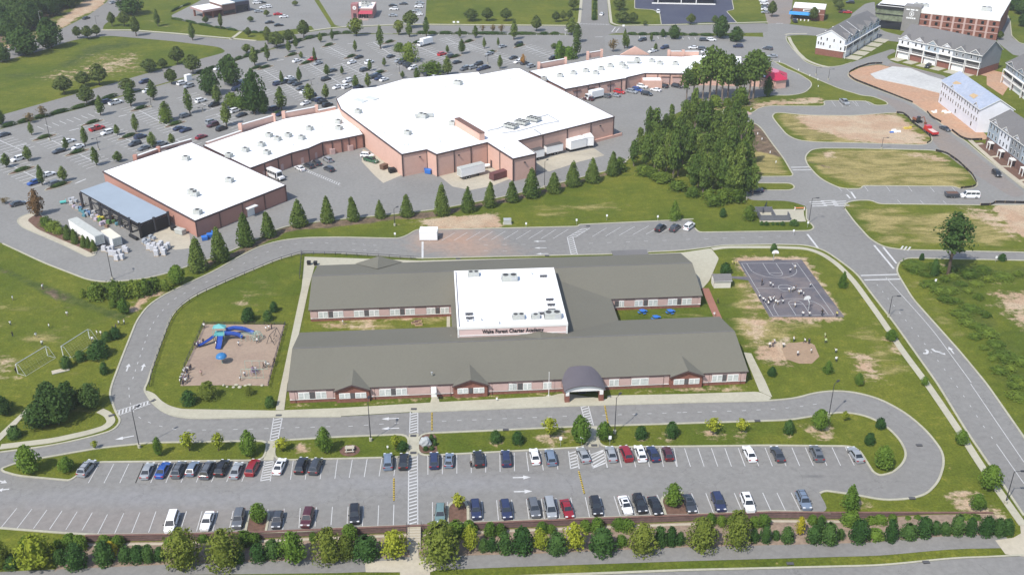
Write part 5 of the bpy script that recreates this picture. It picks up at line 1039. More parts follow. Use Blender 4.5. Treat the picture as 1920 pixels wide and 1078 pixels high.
# ------------------------------------------------------------------ terraces of town houses
TWIN = {}
def tw_mesh(w, h, m=DGLASS, f=TRIM):
    k = (w, h, m.name, f.name)
    if k not in TWIN:
        a = MB(); a.box(-w / 2 - .1, w / 2 + .1, -.05, .02, -.1, h + .1); b = MB(); b.box(-w / 2, w / 2, -.08, -.04, 0, h * .48); b.box(-w / 2, w / 2, -.08, -.04, h * .52, h)
        TWIN[k] = (a.mesh('window', [f]), b.mesh('pane', [m]))
    return TWIN[k]
def twin(root, x, y, z, w, h, rot=0., m=DGLASS, f=TRIM):
    a, b = tw_mesh(w, h, m, f); o = link('window', a, root, (x, y, z), None, rot); link('pane', b, o)
def terrace(label, p0, p1_, depth, n, H, rise, colours, style, roofm=SHINGD, base=BRICK, end0=True, step=0.):
    a = ang(p0, p1_); L = dist(p0, p1_); w = L / n
    root = thing('town_house_row', label, 'town houses', (*p0, 0), a)
    g = 3.0; ym = depth * .52
    mb = MB(); mb.box(.02, L - .02, .05, depth, 0, g, bottom=False)
    mb.build('ground_floor_wall', base, root)
    for i in range(n):
        m = colours[i % len(colours)]; dy = step * (i % 2)
        x0, x1 = i * w, (i + 1) * w; xc = (x0 + x1) / 2
        mb = MB(); mb.box(x0, x1, dy, depth, g, H, bottom=False)
        if i in (0, n - 1):
            for x in ([x0] if i == 0 else []) + ([x1] if i == n - 1 else []): mb.add([(x, dy, H), (x, depth, H), (x, ym, H + rise)], [(0, 1, 2)])
        mb.build('upper_wall', m, root)
        if style == 'balcony':
            mb = MB(); mb.box(x0 + .5, x1 - .5, -.06 + dy, .06, .1, 2.5); mb.build('garage_door', WHT, root)
            mb = MB(); mb.box(x0 + .45, x1 - .45, dy - .10, dy + .02, g + .35, g + 2.6, 0); mb.build('balcony_shade_panel', SCREEN if i % 2 else DGLASS, root)  # flat dark panel: the shade of the balcony recess is painted, not modelled
            mb = MB(); mb.box(x0, x1, dy - .9, dy, g - .05, g + .2); mb.box(x0 + .1, x0 + .32, dy - .9, dy - .68, 0, g + 2.75); mb.box(x1 - .32, x1 - .1, dy - .9, dy - .68, 0, g + 2.75); mb.box(x0, x1, dy - .9, dy - .02, g + 2.6, g + 2.85); mb.build('balcony_frame', TRIM, root)
            rl = MB(); rl.box(x0 + .3, x1 - .3, dy - .86, dy - .82, g + 1.05, g + 1.12); [rl.box(q, q + .05, dy - .86, dy - .82, g + .2, g + 1.05) for q in np.arange(x0 + .5, x1 - .4, .5)]; rl.build('railing', TRIM, root)
            for q in (-.22, .22): twin(root, xc + q * w, dy, g + 3.5, .75, 1.3)
            gw = w * .36
            mb = MB(); mb.add([(xc - gw, dy - .05, H - .1), (xc + gw, dy - .05, H - .1), (xc, dy - .05, H + 1.75)], [(0, 1, 2)]); mb.build('gable_wall', m, root)
        else:
            for z in ((.9,) if style == 'brick' else (1.0,)):
                if i % 2 == 0: twin(root, xc - w * .2, .05, z, .9, 1.5)
            if style == 'brick':
                mb = MB(); mb.box(xc + w * .1, xc + w * .1 + 1.1, -.02, .06, 0, 2.2); mb.build('door', DGLASS, root)
                mb = MB(); mb.box(xc + w * .02, xc + w * .02 + 2.2, -1.5, 0, 2.4, 2.7, 0); mb.box(xc + w * .02, xc + w * .02 + .22, -1.5, -1.28, 0, 2.4); mb.box(xc + w * .02 + 2, xc + w * .02 + 2.2, -1.5, -1.28, 0, 2.4); mb.build('porch', TRIM, root)
            for z in (g + .7, g + 3.5):
                for q in (-.3, 0, .3): twin(root, xc + q * w, dy, z, .7 if style == 'brick' else .6, 1.4, f=TRIM if m is not WSIDE else WSIDE)
            if style == 'brick' or i % 3 == 1:
                gw = w * .3
                mb = MB(); mb.add([(xc - gw, dy - .05, H - .1), (xc + gw, dy - .05, H - .1), (xc, dy - .05, H + 1.5)], [(0, 1, 2)]); mb.build('gable_wall', WSIDE, root)
            else: gw = 0
        if gw:
            gh = 1.85 if style == 'balcony' else 1.6
            yb = ym * gh / rise
            mb = MB()
            for s in (-1, 1):
                q = [(xc + s * (gw + .25), dy - .35, H - .15), (xc, dy - .35, H + gh), (xc, yb, H + gh)]
                mb.poly(q if s < 0 else q[::-1], 0); mb.poly([(xc + s * (gw + .25), dy - .36, H - .42), (xc, dy - .36, H + gh - .3), (xc, dy - .36, H + gh), (xc + s * (gw + .25), dy - .36, H - .15)][::-s], 1)
            mb.build('gable_roof', [roofm, TRIM], root)
    mb = MB()
    for ya, s in ((-.4, 1), (depth + .4, -1)):
        ze = H - .3 * rise / ym
        p = [(-.35, ya, ze), (L + .35, ya, ze), (L + .35, ym, H + rise), (-.35, ym, H + rise)]
        mb.poly(p if s > 0 else p[::-1], 0); mb.poly([(-.35, ya, ze - .3), (L + .35, ya, ze - .3), (L + .35, ya, ze), (-.35, ya, ze)][::s], 1)
        for x in (-.35, L + .35): mb.poly([(x, ya, ze - .3), (x, ya, ze), (x, ym, H + rise), (x, ym, H + rise - .3)], 1)
    mb.build('roof', [roofm, TRIM], root)
    return root, L, w
t1, TL, tw_ = terrace('short terrace of pale town houses with brick base and stepped grey roofs', (149.27,454.12), (177.21,493.12), 13, 5, 8.6, 3.4, [WSIDE, BSIDE, CSIDE, WSIDE, BSIDE], 'balcony')
for y, z in ((2, 6.6), (5, 6.8), (8.2, 6.9), (11, 7.0), (1.5, 3.6), (6.5, 3.9), (9.6, 4.6), (10.8, 4.7), (12, 4.8)): twin(t1, -.01, y, z, .55, 1.2, R(-90))
mb = MB(); mb.box(-.1, 0, -.02, 13, 2.9, 3.15); mb.build('end_band', TRIM, t1)
for i in (1, 2): mb = MB(); mb.box(i * tw_ - .2, i * tw_ + .2, 0, 13, 8.6, 9.0) ; mb.add([(i * tw_ - .25, -.4, 8.4), (i * tw_ + .25, -.4, 8.4), (i * tw_ + .25, 13 * .52, 12.3), (i * tw_ - .25, 13 * .52, 12.3)], [(0, 1, 2, 3)]); mb.build('party_wall_cap', TRIM, t1)
t2, TL2, _ = terrace('terrace of six town houses with balconies over white garages before the office block', (174.18,456.41), (198.87,425.8), 16.5, 6, 8.9, 4.9, [WSIDE, WSIDE, BSIDE, WSIDE, GSIDE, GSIDE], 'balcony', step=.25)
t3, TL3, _ = terrace('white unfinished town house terrace wrapped in sheathing with pale blue roof underlay', (167.86,388.46), (167.87,351.9), 12, 5, 8.8, 3.6, [WRAP], 'wrap', UNDER, WRAP)
t4, TL4, _ = terrace('brick fronted terrace with white upper windows at the right edge of the photo', (166.02,339.16), (166.83,289.89), 12, 6, 9.0, 3.6, [BSIDE, WSIDE, GSIDE, BSIDE], 'brick', SHINGD, BRICKB)
t5, TL5, _ = terrace('grey terrace with dark balconies in the top right corner of the photo', (204.89,415.72), (200.54,350.89), 12, 6, 8.6, 3.6, [GSIDE, BSIDE, GSIDE], 'balcony')
# open ended gaps in the underlay where the decking shows
mb = MB(); ym = 12 * .52
for a, c in ((.18, .3), (.62, .74)): mb.poly([(TL3 * a, 1.2, 8.8 + 1.2 * 3.6 / ym + .12), (TL3 * c, 1.2, 8.8 + 1.2 * 3.6 / ym + .12), (TL3 * c * .97, 3.0, 8.8 + 3.0 * 3.6 / ym + .12), (TL3 * a, 2.6, 8.8 + 2.6 * 3.6 / ym + .12)])
mb.build('bare_decking', WOOD, t3)
# drives and front gardens of the terraces
DR = MB()
def drive(root, x0, x1, y0, y1, m=CONC, name='driveway'):
    Mx = Matrix.Translation(root.location) @ Matrix.Rotation(root.rotation_euler.z, 4, 'Z'); q = [Mx @ Vector(p) for p in ((x0, y0, 0), (x1, y0, 0), (x1, y1, 0), (x0, y1, 0))]
    return sheet(name, [[(p.x, p.y) for p in q]], .095 if m is CONC else .07, m)
for i in range(5): drive(t1, i * tw_ + .6, (i + 1) * tw_ - 1.4, -6.5, -.05)
for i in range(6): drive(t2, i * TL2 / 6 + .4, (i + 1) * TL2 / 6 - 1.6, -6.3, -.05)
drive(t4, -2, TL4, -4.2, -.05, MULCH, 'planting_bed'); drive(t2, TL2, TL2 + 8, 2, 13, REDSOIL, 'building_plot')

# ------------------------------------------------------------------ trees and shrubs
def leafmat(name, c, c2, ov=.22):
    c, c2 = ((k[0] * 2.4, k[1] * 2.2, k[2] * 1.5) for k in (c, c2))
    m = mat(name, c, .75, .35, 1.1, col2=c2, spec=.12, objvar=ov, detail=3)
    nt = m.node_tree; b = nt.nodes['Principled BSDF']
    lk = b.inputs['Base Color'].links[0].from_socket
    tr = nd(nt, 'ShaderNodeBsdfTranslucent'); mixs = nd(nt, 'ShaderNodeMixShader'); mixs.inputs[0].default_value = .3
    nt.links.new(lk, tr.inputs['Color']); nt.links.new(b.outputs[0], mixs.inputs[1]); nt.links.new(tr.outputs[0], mixs.inputs[2])
    nt.links.new(mixs.outputs[0], nt.nodes['Material Output'].inputs['Surface']); return m
LM = dict(
    pear=leafmat('pear_leaf', (.060, .088, .030), (.030, .052, .016)),
    oak=leafmat('round_tree_leaf', (.052, .072, .026), (.028, .045, .016)),
    dark=leafmat('dark_leaf', (.030, .058, .020), (.015, .034, .012)),
    cone=leafmat('arborvitae_leaf', (.062, .092, .028), (.026, .048, .014), .15),
    pine=leafmat('pine_needle', (.066, .102, .030), (.030, .054, .016), .25),
    holly=leafmat('holly_leaf', (.030, .066, .022), (.013, .034, .012), .25),
    green=leafmat('fresh_leaf', (.060, .105, .022), (.028, .058, .012), .2),
    lime=leafmat('yellow_green_leaf', (.150, .175, .026), (.070, .095, .014), .18),
    olive=leafmat('olive_leaf', (.082, .108, .026), (.038, .055, .014), .18),
    gold=leafmat('yellow_leaf', (.235, .205, .022), (.11, .115, .014), .1),
    rust=leafmat('rust_leaf', (.20, .10, .04), (.11, .075, .03), .1),
    bronze=leafmat('bronze_leaf', (.085, .055, .036), (.05, .034, .022), .1),
    brown=leafmat('bare_twig', (.105, .085, .06), (.06, .05, .035), .1),
    wild=leafmat('wild_leaf', (.070, .104, .022), (.032, .058, .013), .25),
)
BARK = mat('bark', (.085, .062, .045), .95, .3, 3)
PBARK = mat('pine_bark', (.19, .15, .12), .95, .25, 2)
def crown_mesh(name, shape, n, size, m, seed, lobes=7, core=.62, ragged=.25, up=.35):
    """unit crown (radius .5, height 1, base at z 0): leaf-sized faces through a lobed volume.
    shape(t) gives the radius (0..1) at height t; size is leaf size as a fraction of the width"""
    rnd = np.random.default_rng(seed)
    bl = []
    for _ in range(lobes):
        t = rnd.uniform(.12, .9); a = rnd.uniform(0, 6.283); r = shape(t) * rnd.uniform(.35, .75)
        bl.append((r * math.cos(a), r * math.sin(a), t, rnd.uniform(.25, .5) * max(.45, shape(t))))
    V = []; Fc = []
    cnt = 0; tries = 0
    while cnt < n and tries < n * 12:
        tries += 1
        t = rnd.random(); rr = shape(t)
        if rnd.random() > rr + .12: continue
        a = rnd.uniform(0, 6.283)
        # wavy outline so that the crown is not a clean solid of revolution
        wob = 1 + ragged * (math.sin(a * 2 + seed) * .5 + math.sin(a * 3 + t * 9 + seed * 1.7) * .5 + math.sin(a * 5 - t * 13) * .35)
        rad = rr * wob * (1 - (1 - core) * rnd.random() ** 1.6)
        x, y, z = rad * math.cos(a), rad * math.sin(a), t
        if rnd.random() < .45 and bl:
            bx, by, bz, br = bl[rnd.integers(len(bl))]; d = rnd.normal(size=3); d /= np.linalg.norm(d) + 1e-9
            x, y, z = bx + d[0] * br, by + d[1] * br, min(1.05, max(0.0, bz + d[2] * br * .45))
        nrm = np.array([x * .9, y * .9, (z - .45) * .9 + up]) + rnd.normal(size=3) * .55
        nrm /= np.linalg.norm(nrm) + 1e-9
        u = np.cross(nrm, rnd.normal(size=3)); u /= np.linalg.norm(u) + 1e-9; v = np.cross(nrm, u)
        s = size * rnd.uniform(.6, 1.35)
        c = np.array([x * .5, y * .5, z])
        hz = HZ[0]
        k = len(V)
        for (p, q) in ((-1, -.55), (.2, -.9), (1, .4), (-.15, 1)):
            o = u * p * s + v * q * s; V.append((c[0] + o[0] * .5, c[1] + o[1] * .5, c[2] + o[2] * .5 * hz))
        Fc.append((k, k + 1, k + 2, k + 3)); cnt += 1
    # a rough dark heart so that the sky does not show straight through
    mb = MB(); mb.lathe([(max(.02, shape(t) * .5 * core * .92), t) for t in (.04, .2, .4, .6, .8, .93)], 8)
    k = len(V); V += [(x * (1 + .12 * math.sin(i * 2.3)), y * (1 + .12 * math.cos(i * 1.7)), z) for i, (x, y, z) in enumerate(mb.v)]; Fc += [tuple(q + k for q in f) for f in mb.f]
    me = bpy.data.meshes.new(name); me.from_pydata(V, [], Fc); me.materials.append(m); me.update(); return me
HZ = [1.]
def sphere_sh(t): return math.sqrt(max(0, 1 - (2 * t - 1) ** 2))
def egg(t): return max(0, math.sin(math.pi * min(1, t ** .75)) ** .75)
def cone_sh(t): return max(0., (1 - t) ** .68 * min(1, .62 + t * 3.2))
def column(t): return max(0., math.sin(math.pi * min(1, t ** .7)) ** .6) * (1 - .25 * t)
def vase(t): return max(0., math.sin(math.pi * min(1, t ** 1.35)) ** .7)
def dome(t): return math.sqrt(max(0, 1 - t ** 2.2)) * min(1, .72 + t * 2)
def pinesh(t): return max(0., (1 - abs(2 * t - .9) ** 2.2)) ** .6 * .95
TRUNK = {}
def trunk_mesh(kind, m=BARK):
    if kind in TRUNK: return TRUNK[kind]
    mb = MB(); rnd = random.Random(3)
    if kind == 'pine': mb.tube((0, 0, 0), (.0, 0, .5), .020, .015, 7); mb.tube((0, 0, .5), (.005, .004, .96), .015, .005, 6); L = [(.55, .09), (.62, .12), (.7, .11), (.78, .09), (.86, .06)]
    else: mb.tube((0, 0, 0), (0, 0, .45), .026, .018, 7); mb.tube((0, 0, .45), (.01, 0, .85), .018, .006, 6); L = [(.3, .14), (.38, .15), (.46, .13), (.55, .12)]
    for z, l in L:
        for k in range(3): a = rnd.uniform(0, 6.28); mb.tube((0, 0, z), (l * math.cos(a), l * math.sin(a), z + l * .7), .009, .003, 5)
    TRUNK[kind] = mb.mesh('trunk', [m]); return TRUNK[kind]
def wpine(t): return max(0., math.sin(math.pi * min(1, .12 + t * .88)) ** .8) * (.8 + .2 * math.sin(t * 17))
CR = {}
# kind: shape, faces, leaf size, material, variants, crown base as a fraction of height, lobes, core, ragged
SP = {
    'columnar_pear_tree': (column, 620, .15, 'pear', 3, .14, 4, .6, .16), 'round_street_tree': (egg, 900, .11, 'oak', 3, .22, 8, .66, .14), 'vase_tree': (vase, 700, .12, 'olive', 2, .12, 6, .55, .22),
    'broad_dark_tree': (egg, 1500, .075, 'dark', 3, .06, 12, .62, .24), 'conical_arborvitae': (cone_sh, 1700, .075, 'cone', 3, .0, 5, .8, .07), 'pine_tree': (pinesh, 900, .10, 'pine', 4, .38, 11, .3, .5),
    'woodland_pine': (wpine, 1100, .10, 'pine', 4, .2, 12, .4, .42), 'holly_shrub': (dome, 900, .085, 'holly', 4, .0, 7, .72, .12), 'green_shrub': (dome, 900, .09, 'green', 3, .0, 7, .7, .16),
    'crape_myrtle': (dome, 1700, .06, 'olive', 3, .04, 14, .58, .26), 'lime_tree': (egg, 1000, .08, 'lime', 3, .08, 10, .52, .28), 'young_lime_tree': (vase, 420, .13, 'lime', 2, .18, 6, .4, .3),
    'yellow_tree': (egg, 600, .1, 'gold', 1, .05, 7, .5, .28), 'yard_tree': (egg, 1300, .075, 'green', 3, .05, 10, .62, .18), 'rust_tree': (column, 420, .14, 'rust', 1, .1, 4, .5, .2),
    'bronze_tree': (column, 700, .1, 'bronze', 1, .06, 5, .55, .2),
    'bare_tree': (vase, 300, .1, 'brown', 2, .15, 6, .3, .3), 'low_hedge_shrub': (dome, 620, .1, 'dark', 2, .0, 6, .75, .14), 'wild_shrub': (dome, 800, .085, 'wild', 3, .0, 10, .6, .32), 'lone_tree': (wpine, 1700, .065, 'dark', 1, .40, 12, .42, .5),
    'evergreen_cone': (cone_sh, 1100, .08, 'green', 2, .0, 8, .6, .2),
}
def crown_of(kind, i):
    sh, n, s, m, nv, cb, lb, core, rg = SP[kind]; i %= nv
    if (kind, i) not in CR:
        HZ[0] = {'columnar_pear_tree': .4, 'conical_arborvitae': .55, 'rust_tree': .4, 'bronze_tree': .5, 'evergreen_cone': .6}.get(kind, .9)
        CR[kind, i] = crown_mesh('crown', sh, n, s, LM[m], sum(map(ord, kind)) % 97 + i * 13, lb, core, rg)
    return CR[kind, i], cb
SHRUB = {'holly_shrub', 'green_shrub', 'low_hedge_shrub', 'wild_shrub', 'conical_arborvitae', 'evergreen_cone'}
TN = [0]
def plant(kind, rec, label, cat, group, z=None, hs=1., ws=1.):
    x, y, h, w = rec; h = max(.6, h * hs); w *= ws * (1.02 if kind in ('crape_myrtle', 'lime_tree', 'yard_tree') else 1.2 if kind in ('holly_shrub', 'green_shrub', 'conical_arborvitae') else 1.1); TN[0] += 1; rnd = random.Random(TN[0] * 7 + 1)
    z = gz(x, y) if z is None else z
    if kind == 'pine_tree': h *= rnd.uniform(.8, 1.12); w *= rnd.uniform(.65, 1.0)
    rot = rnd.uniform(0, 6.28); h *= rnd.uniform(.9, 1.1); w *= rnd.uniform(.88, 1.12)
    root = thing(kind, label, cat, (x, y, z), rot, group); root.rotation_euler = (rnd.uniform(-.035, .035), rnd.uniform(-.035, .035), rot)
    me, cb = crown_of(kind, TN[0])
    c = link('crown', me, root, (0, 0, h * cb)); c.scale = (w * rnd.uniform(.94, 1.06), w * rnd.uniform(.94, 1.06), h * (1 - cb))
    if kind not in ('holly_shrub', 'low_hedge_shrub', 'green_shrub', 'wild_shrub'):
        tm = trunk_mesh('pine' if 'pine' in kind else 'broad', PBARK if 'pine' in kind else BARK)
        t = link('trunk', tm, root); k = max(h, w * .9); t.scale = (k, k, h * .97)
    return root
def plants(kind, recs, label, cat='tree', group=None, **k):
    return [plant(kind, r, label, cat, group or label, **k) for r in recs]

G = 'columnar trees in the shopping car park'
LEFT = [(-172.6,348.9,4.7,2.2),(-154.1,333,5.2,2.2),(-138.1,318.3,7.2,3.3),(-167.3,316.6,5.3,2.7),(-162.7,322.5,5,2.7),(-149.1,300.8,6.6,2.8),(-143.4,303.9,5.7,2.7),(-149.2,337.6,7.1,2.9)]
plants('columnar_pear_tree', LEFT, 'slim columnar tree near the bottom left of the shopping car park', 'tree', G)
plants('columnar_pear_tree', [(-156,371.5,7.6,3.4),(-148.2,382.7,9.2,4.9),(-142,390.8,9,3.9),(-136.1,351.9,7,2.9),(-124.9,335.7,5.8,3),(-119.2,339.1,4.4,2.6),(-122.7,373.7,9.4,3.7),(-105.1,358.9,8.8,3.6),(-129.1,365.1,8.2,4),(-141.8,348.9,4,2.2),(-132.1,321.7,4.1,2.7)], 'slim columnar tree in the car park above the garden store', 'tree', G)
plants('columnar_pear_tree', [(-114.9,385,9.2,3.8),(-88.6,378.1,9.1,4.1),(-113.3,442.1,8.7,3.5),(-109.3,449.5,7.6,2.8),(-153.2,486.8,8.5,3),(-88.9,415.7,6.4,2.4),(-95.5,413.1,5.6,2.2),(-80,389.6,6.8,4.2),(-73.9,392,7.2,3.2),(-78.7,425.1,5.8,2.7),(-88.2,449.5,6,2),(-95.1,454.1,3.6,1.8),(-91.3,483.3,5.1,2.1),(-86.3,486.8,6,1.9),(-102.8,465.1,5.3,2.9),(-100.8,471.6,6.2,2.3),(-178.9,516,8.9,3.2)], 'slim columnar tree in the middle of the shopping car park', 'tree', G)
plants('columnar_pear_tree', [(-61.4,471.6,10.3,3.5),(-49.9,493.8,7.7,3.5),(-41.6,493.8,10.3,3.6),(-25.3,492,5.6,1.9),(-22.9,461.9,7.3,3.3),(-17.8,492,6.4,3),(-12.9,471.6,5.4,1.8),(-6.5,475.9,4.8,1.5),(0.9,488.5,8.9,4.3),(-5.3,436.9,6.1,2.5),(-27.4,426.5,8.1,3.8),(-39.8,417.6,5.5,2.8),(-46.3,422.4,3.4,1.7),(-56.2,440.6,4,2),(-59.2,408,6.7,2.8),(-64.1,406.7,5.6,2.8),(-72.8,427.9,3.5,1.7),(-61.6,433.5,5.1,1.9),(-29.6,463.5,3.7,1.8),(-72.4,466,5.9,2.3)], 'slim columnar tree in the car park behind the supermarket roof', 'tree', G)
plants('columnar_pear_tree', [(52.5,471.6,9.5,2.3),(53.8,471.6,7,2.1),(66.3,466.7,4.1,1.8),(66.6,485,3.8,1.5),(19.7,471.6,2.9,3.3)] + [(103.9,523.8,3.6,3.7)], 'slim columnar tree behind the right hand row of shops', 'tree', G)
plants('columnar_pear_tree', [(29.2,456.6,11.4,4.2),(28.9,497.4,9.1,5.8),(31.2,483.3,8.4,4.2)], 'tall dark columnar tree beside the crossing drive', 'tree', G)
GR = 'round street trees along the boulevard'
plants('round_street_tree', [(-180.5,399.2,7.7,6.1),(-166.1,385,8.2,6.6),(-170.9,411.8,8.6,7),(-177,410.5,6.4,6.6),(-156.6,432.1,5.8,6.5),(-152.6,437.8,4.3,4.3),(-147.7,443.6,7.9,5.9),(-137,429.3,8.5,7.3),(-155.7,401.7,6.6,6.5),(-141.4,413.1,7.1,5.2)], 'round street tree along the lower edge of the green basin', 'tree', GR)
plants('round_street_tree', [(-202.1,516,7.1,4.1),(-183.2,495.6,9.5,4.8),(-210,491,5.8,4.1),(-204.7,490.3,6.8,6),(-202.5,495.6,6,3.9),(-195.8,516,7.6,5),(-156.4,521.8,3.6,2.7),(-145.7,510.3,7.1,2),(-128.2,493.8,4.7,3)], 'round street tree on the upper side of the boulevard at left', 'tree', GR)
plants('round_street_tree', [(-100.8,492,8.1,5.6),(-115.6,479.9,8.4,3.8),(-110,473.2,7.9,6.3),(-105.8,481.6,6.7,5.5),(-134.3,525.8,3.2,3.2),(-128.7,538,3.7,2.8),(-118.6,564,2.9,2.9)], 'round tree beside the bank car park', 'tree', GR)
plants('round_street_tree', [(-21.1,527.8,6.8,6),(-12.7,527.8,6.8,5.1),(-3,527.8,6.3,6),(12.1,505.4,7.3,4.9),(22.6,525.8,5.4,4.1),(26.4,527.8,5,3.2),(29.8,531.8,5,3.2),(32.8,552.9,6.6,4.8)], 'round street tree along the mown field at the top', 'tree', GR)
plants('round_street_tree', [(-50.8,512.2,8.8,7.2),(57.7,552.9,6.6,5.7),(56.3,523.8,6.8,6.4),(61.6,521.8,6.3,5),(67.5,517.9,2.7,2.3)], 'round dark tree near the restaurant and navy car park', 'tree', GR)
plants('vase_tree', [(-75.9,495.6,9.5,6.1),(-55.4,497.4,7.8,3.9)] + [(-121.9,463.5,4.5,4.1)], 'vase shaped tree at the kerb by the red restaurant', 'tree', GR)
plants('broad_dark_tree', [(-121.5,398,12,8.2),(-116.6,411.8,12.6,9.6),(-94.7,373.7,9.7,4.8),(-98.1,373.7,18.9,7.5)], 'large dark evergreen in the middle of the shopping car park', 'tree', 'large dark evergreens')
plants('broad_dark_tree', [(-215.5,473.2,13.2,11.7),(-222.1,460.3,12.9,12.2),(-201.4,542.2,11.5,14.1),(-227.2,448,9.5,7.2),(-189.1,361,6.5,3.6)], 'large dark tree beside the road at top left', 'tree', 'large dark evergreens')
plants('broad_dark_tree', [(100.8,492,10.3,7.8),(107.2,485,7.6,6.4)] + [(78.3,490.3,7.3,5.2),(73.3,493.8,3.9,2.6)], 'large dark tree on the verge below the navy car park', 'tree', 'large dark evergreens')
plants('rust_tree', [(5.1,443.6,4.8,2.5)], 'small rust orange tree beside a white car behind the shops', 'tree', None)
plants('bare_tree', [(-177.1,369.4,4.2,4),(-179.1,363,4.1,4)] + [(-14.4,502.8,3.9,2.6),(-9.5,502.8,3.9,2.6),(-5.1,501.7,4.6,3.1),(46.6,466,6.3,4.5)], 'thin brownish tree in the hedge strip of the shopping car park', 'tree', 'thin brown trees')
plants('green_shrub', [(25.5,454.1,6,6.8),(21.2,452.6,8,4)] + [(23.1,463.5,3.1,4.1)], 'bright green evergreen clump beside the crossing drive', 'shrub', 'evergreen clump by the drive')
plants('wild_shrub', [(-109.7,385,5,5.6),(-104.7,380.4,5,7.6),(-128.5,363,6.2,4.1)] + [(-52.2,466.7,4.5,5.8),(-45.5,448,8.8,6),(-34.3,429.3,5.4,10.7)], 'loose olive shrub in a planted island of the shopping car park', 'shrub', 'shrubs in the parking islands')
plants('low_hedge_shrub', [(42.6,529.8,2.7,2.4),(43.7,542.2,2.8,2.4),(44.6,555.1,2.4,2.5),(45.6,566.2,2.4,2.3),(46.4,576.4,2.2,2.4),(43.1,535.9,2.8,2.2),(45.1,560.8,2.4,2.3)], 'clipped shrub in the median of the drive at the top', 'shrub', 'median shrubs')
# woodland, top left corner
rnd = random.Random(5)
recs = [(x, y, rnd.uniform(10, 14), rnd.uniform(8, 11)) for x, y in [(-282.39,570.81),(-283.66,584.96),(-270.55,566.23),(-269.56,575.46),(-259.83,563.96),(-261.55,580.18),(-252.81,570.81),(-255.32,589.82),(-247.54,580.18),(-266.8,540.07),(-259.38,535.92),(-254.66,537.99),(-247.43,531.83),(-248.28,546.41),(-241.48,540.07),(-243.54,557.26),(-240.43,561.71),(-255.35,512.18),(-248.34,508.41),(-242.3,504.68),(-240.14,512.18),(-241.39,488.5),(-252.18,527.79),(-242.75,575.46),(-252.25,497.37),(-276.83,610.02),(-268.44,615.26),(-288.35,610.02),(-300.1,615.26)]]
plants('broad_dark_tree', recs, 'tall dark woodland tree in the top left corner', 'tree', 'woodland trees in the top left corner')
# cone row behind the shops
plants('conical_arborvitae', [(-82.9,240.3,10.3,5.3),(-78.5,246.2,10.2,5),(-74,255.8,10.5,5.2),(-68.9,261.8,7.7,4.8),(-61.7,269.2,8.6,5.2),(-53.8,271.8,9,4.4)] + [(-46.4,272.8,8.1,3.9),(-38.8,274.8,6.4,3),(-31.1,276,7.8,3.8),(-20.7,277.1,9.5,4.3),(-13.2,279.5,8.7,3.8),(-6.8,283.2,7.9,4),(0,287.4,7,4.6),(6.1,291.2,8.8,5.4),(13,294.7,6.6,4.5),(19.3,300,8.8,4.9),(25.7,303.2,8.6,4.1),(32.6,309.3,8.2,4.2)], 'cone shaped evergreen in the row between the shops and the school', 'tree', 'conical evergreens behind the shops')
plants('evergreen_cone', [(47.6,273.2,6.2,3.9)] + [(84.6,230.6,4.3,2.7),(69.6,189.8,3,2.2)], 'small pointed evergreen alone in the grass', 'tree', 'lone pointed evergreens')
# pine grove on the right
rnd = random.Random(11)
grove = [(40.39,317.61),(43.78,328.89),(47.94,340.85),(43.94,314.65),(47.72,309.81),(49.22,331.54),(54.03,344.24),(52.2,323.68),(51.94,306.5),(57.48,335.32),(61.91,350.02),(58.01,314.65),(56.89,301.87),(62.93,328.89),(66.73,344.24),(61.44,308.86),(60.69,294.25),(66.42,322.65),(70.86,339.73),(65.28,304.17),(64.94,292.94),(69.7,316.12),(73.83,331.54),(69.29,301.87),(78.89,345.38),(74.96,318.61),(72.68,301.87),(69.42,353.57),(74.45,352.38),(53.5,317.61),(49.73,318.61),(56.53,294.25),(66.69,289.92),(71.62,290.78)]
plants('woodland_pine', [(x, y, rnd.uniform(9, 15.5), rnd.uniform(3.2, 5.0)) for x, y in grove + [(x + rnd.uniform(1.6, 3), y + rnd.uniform(-3, 3)) for x, y in grove[2:]]], 'tall pine in the dense grove beside the grass slope', 'tree', 'pines of the dense grove')
plants('pine_tree', [(72,392,16.4,7.4),(75.4,390.8,17.4,7.8),(78.4,392,19.2,8.5),(82.7,388.4,22.5,9.8),(85,389.6,20.2,9.1),(94,392,19.2,9.2),(96,393.2,20.3,9.9),(101.4,406.7,16.5,8),(89,392,17.8,7.1),(68.7,388.4,13.9,5.6),(81.1,393.2,18.2,7.8),(92.3,394.4,15.8,6.4)], 'tall bare trunked pine standing behind the right hand shops', 'tree', 'tall pines behind the shops')
plants('broad_dark_tree', [(102.2,395.6,8.3,3.6),(111,411.8,4.9,4.1)], 'narrow dark tree beside the red roofed restaurant', 'tree', 'dark trees by the restaurant')
plants('wild_shrub', [(78.9,382.7,4.3,6.2),(89,385,7.1,6.6),(72.3,382.7,3.6,5.5),(83.9,383.8,3.2,5.6),(67.4,380.4,3.5,4.8)] + [(35.2,313.4,4.9,4.7),(47.4,303.9,3.6,5.1),(42.9,309.3,4,4.6)] + [(60.8,289.9,3.5,5.3),(64.3,286.5,4.2,5.9),(68.5,287.4,4.5,5.5),(69.6,273.6,4.7,3.4),(61.4,284.4,3,4.9),(73.2,298.7,3.9,5.1),(45.3,308.9,3.3,5.2),(48.8,303.2,3.3,5.5),(52.3,296.9,3.2,5.7),(56.1,291.6,3.2,5.6),(42.8,310.8,3,4.2)], 'bushy undergrowth at the foot of the pines', 'shrub', 'undergrowth below the pines')
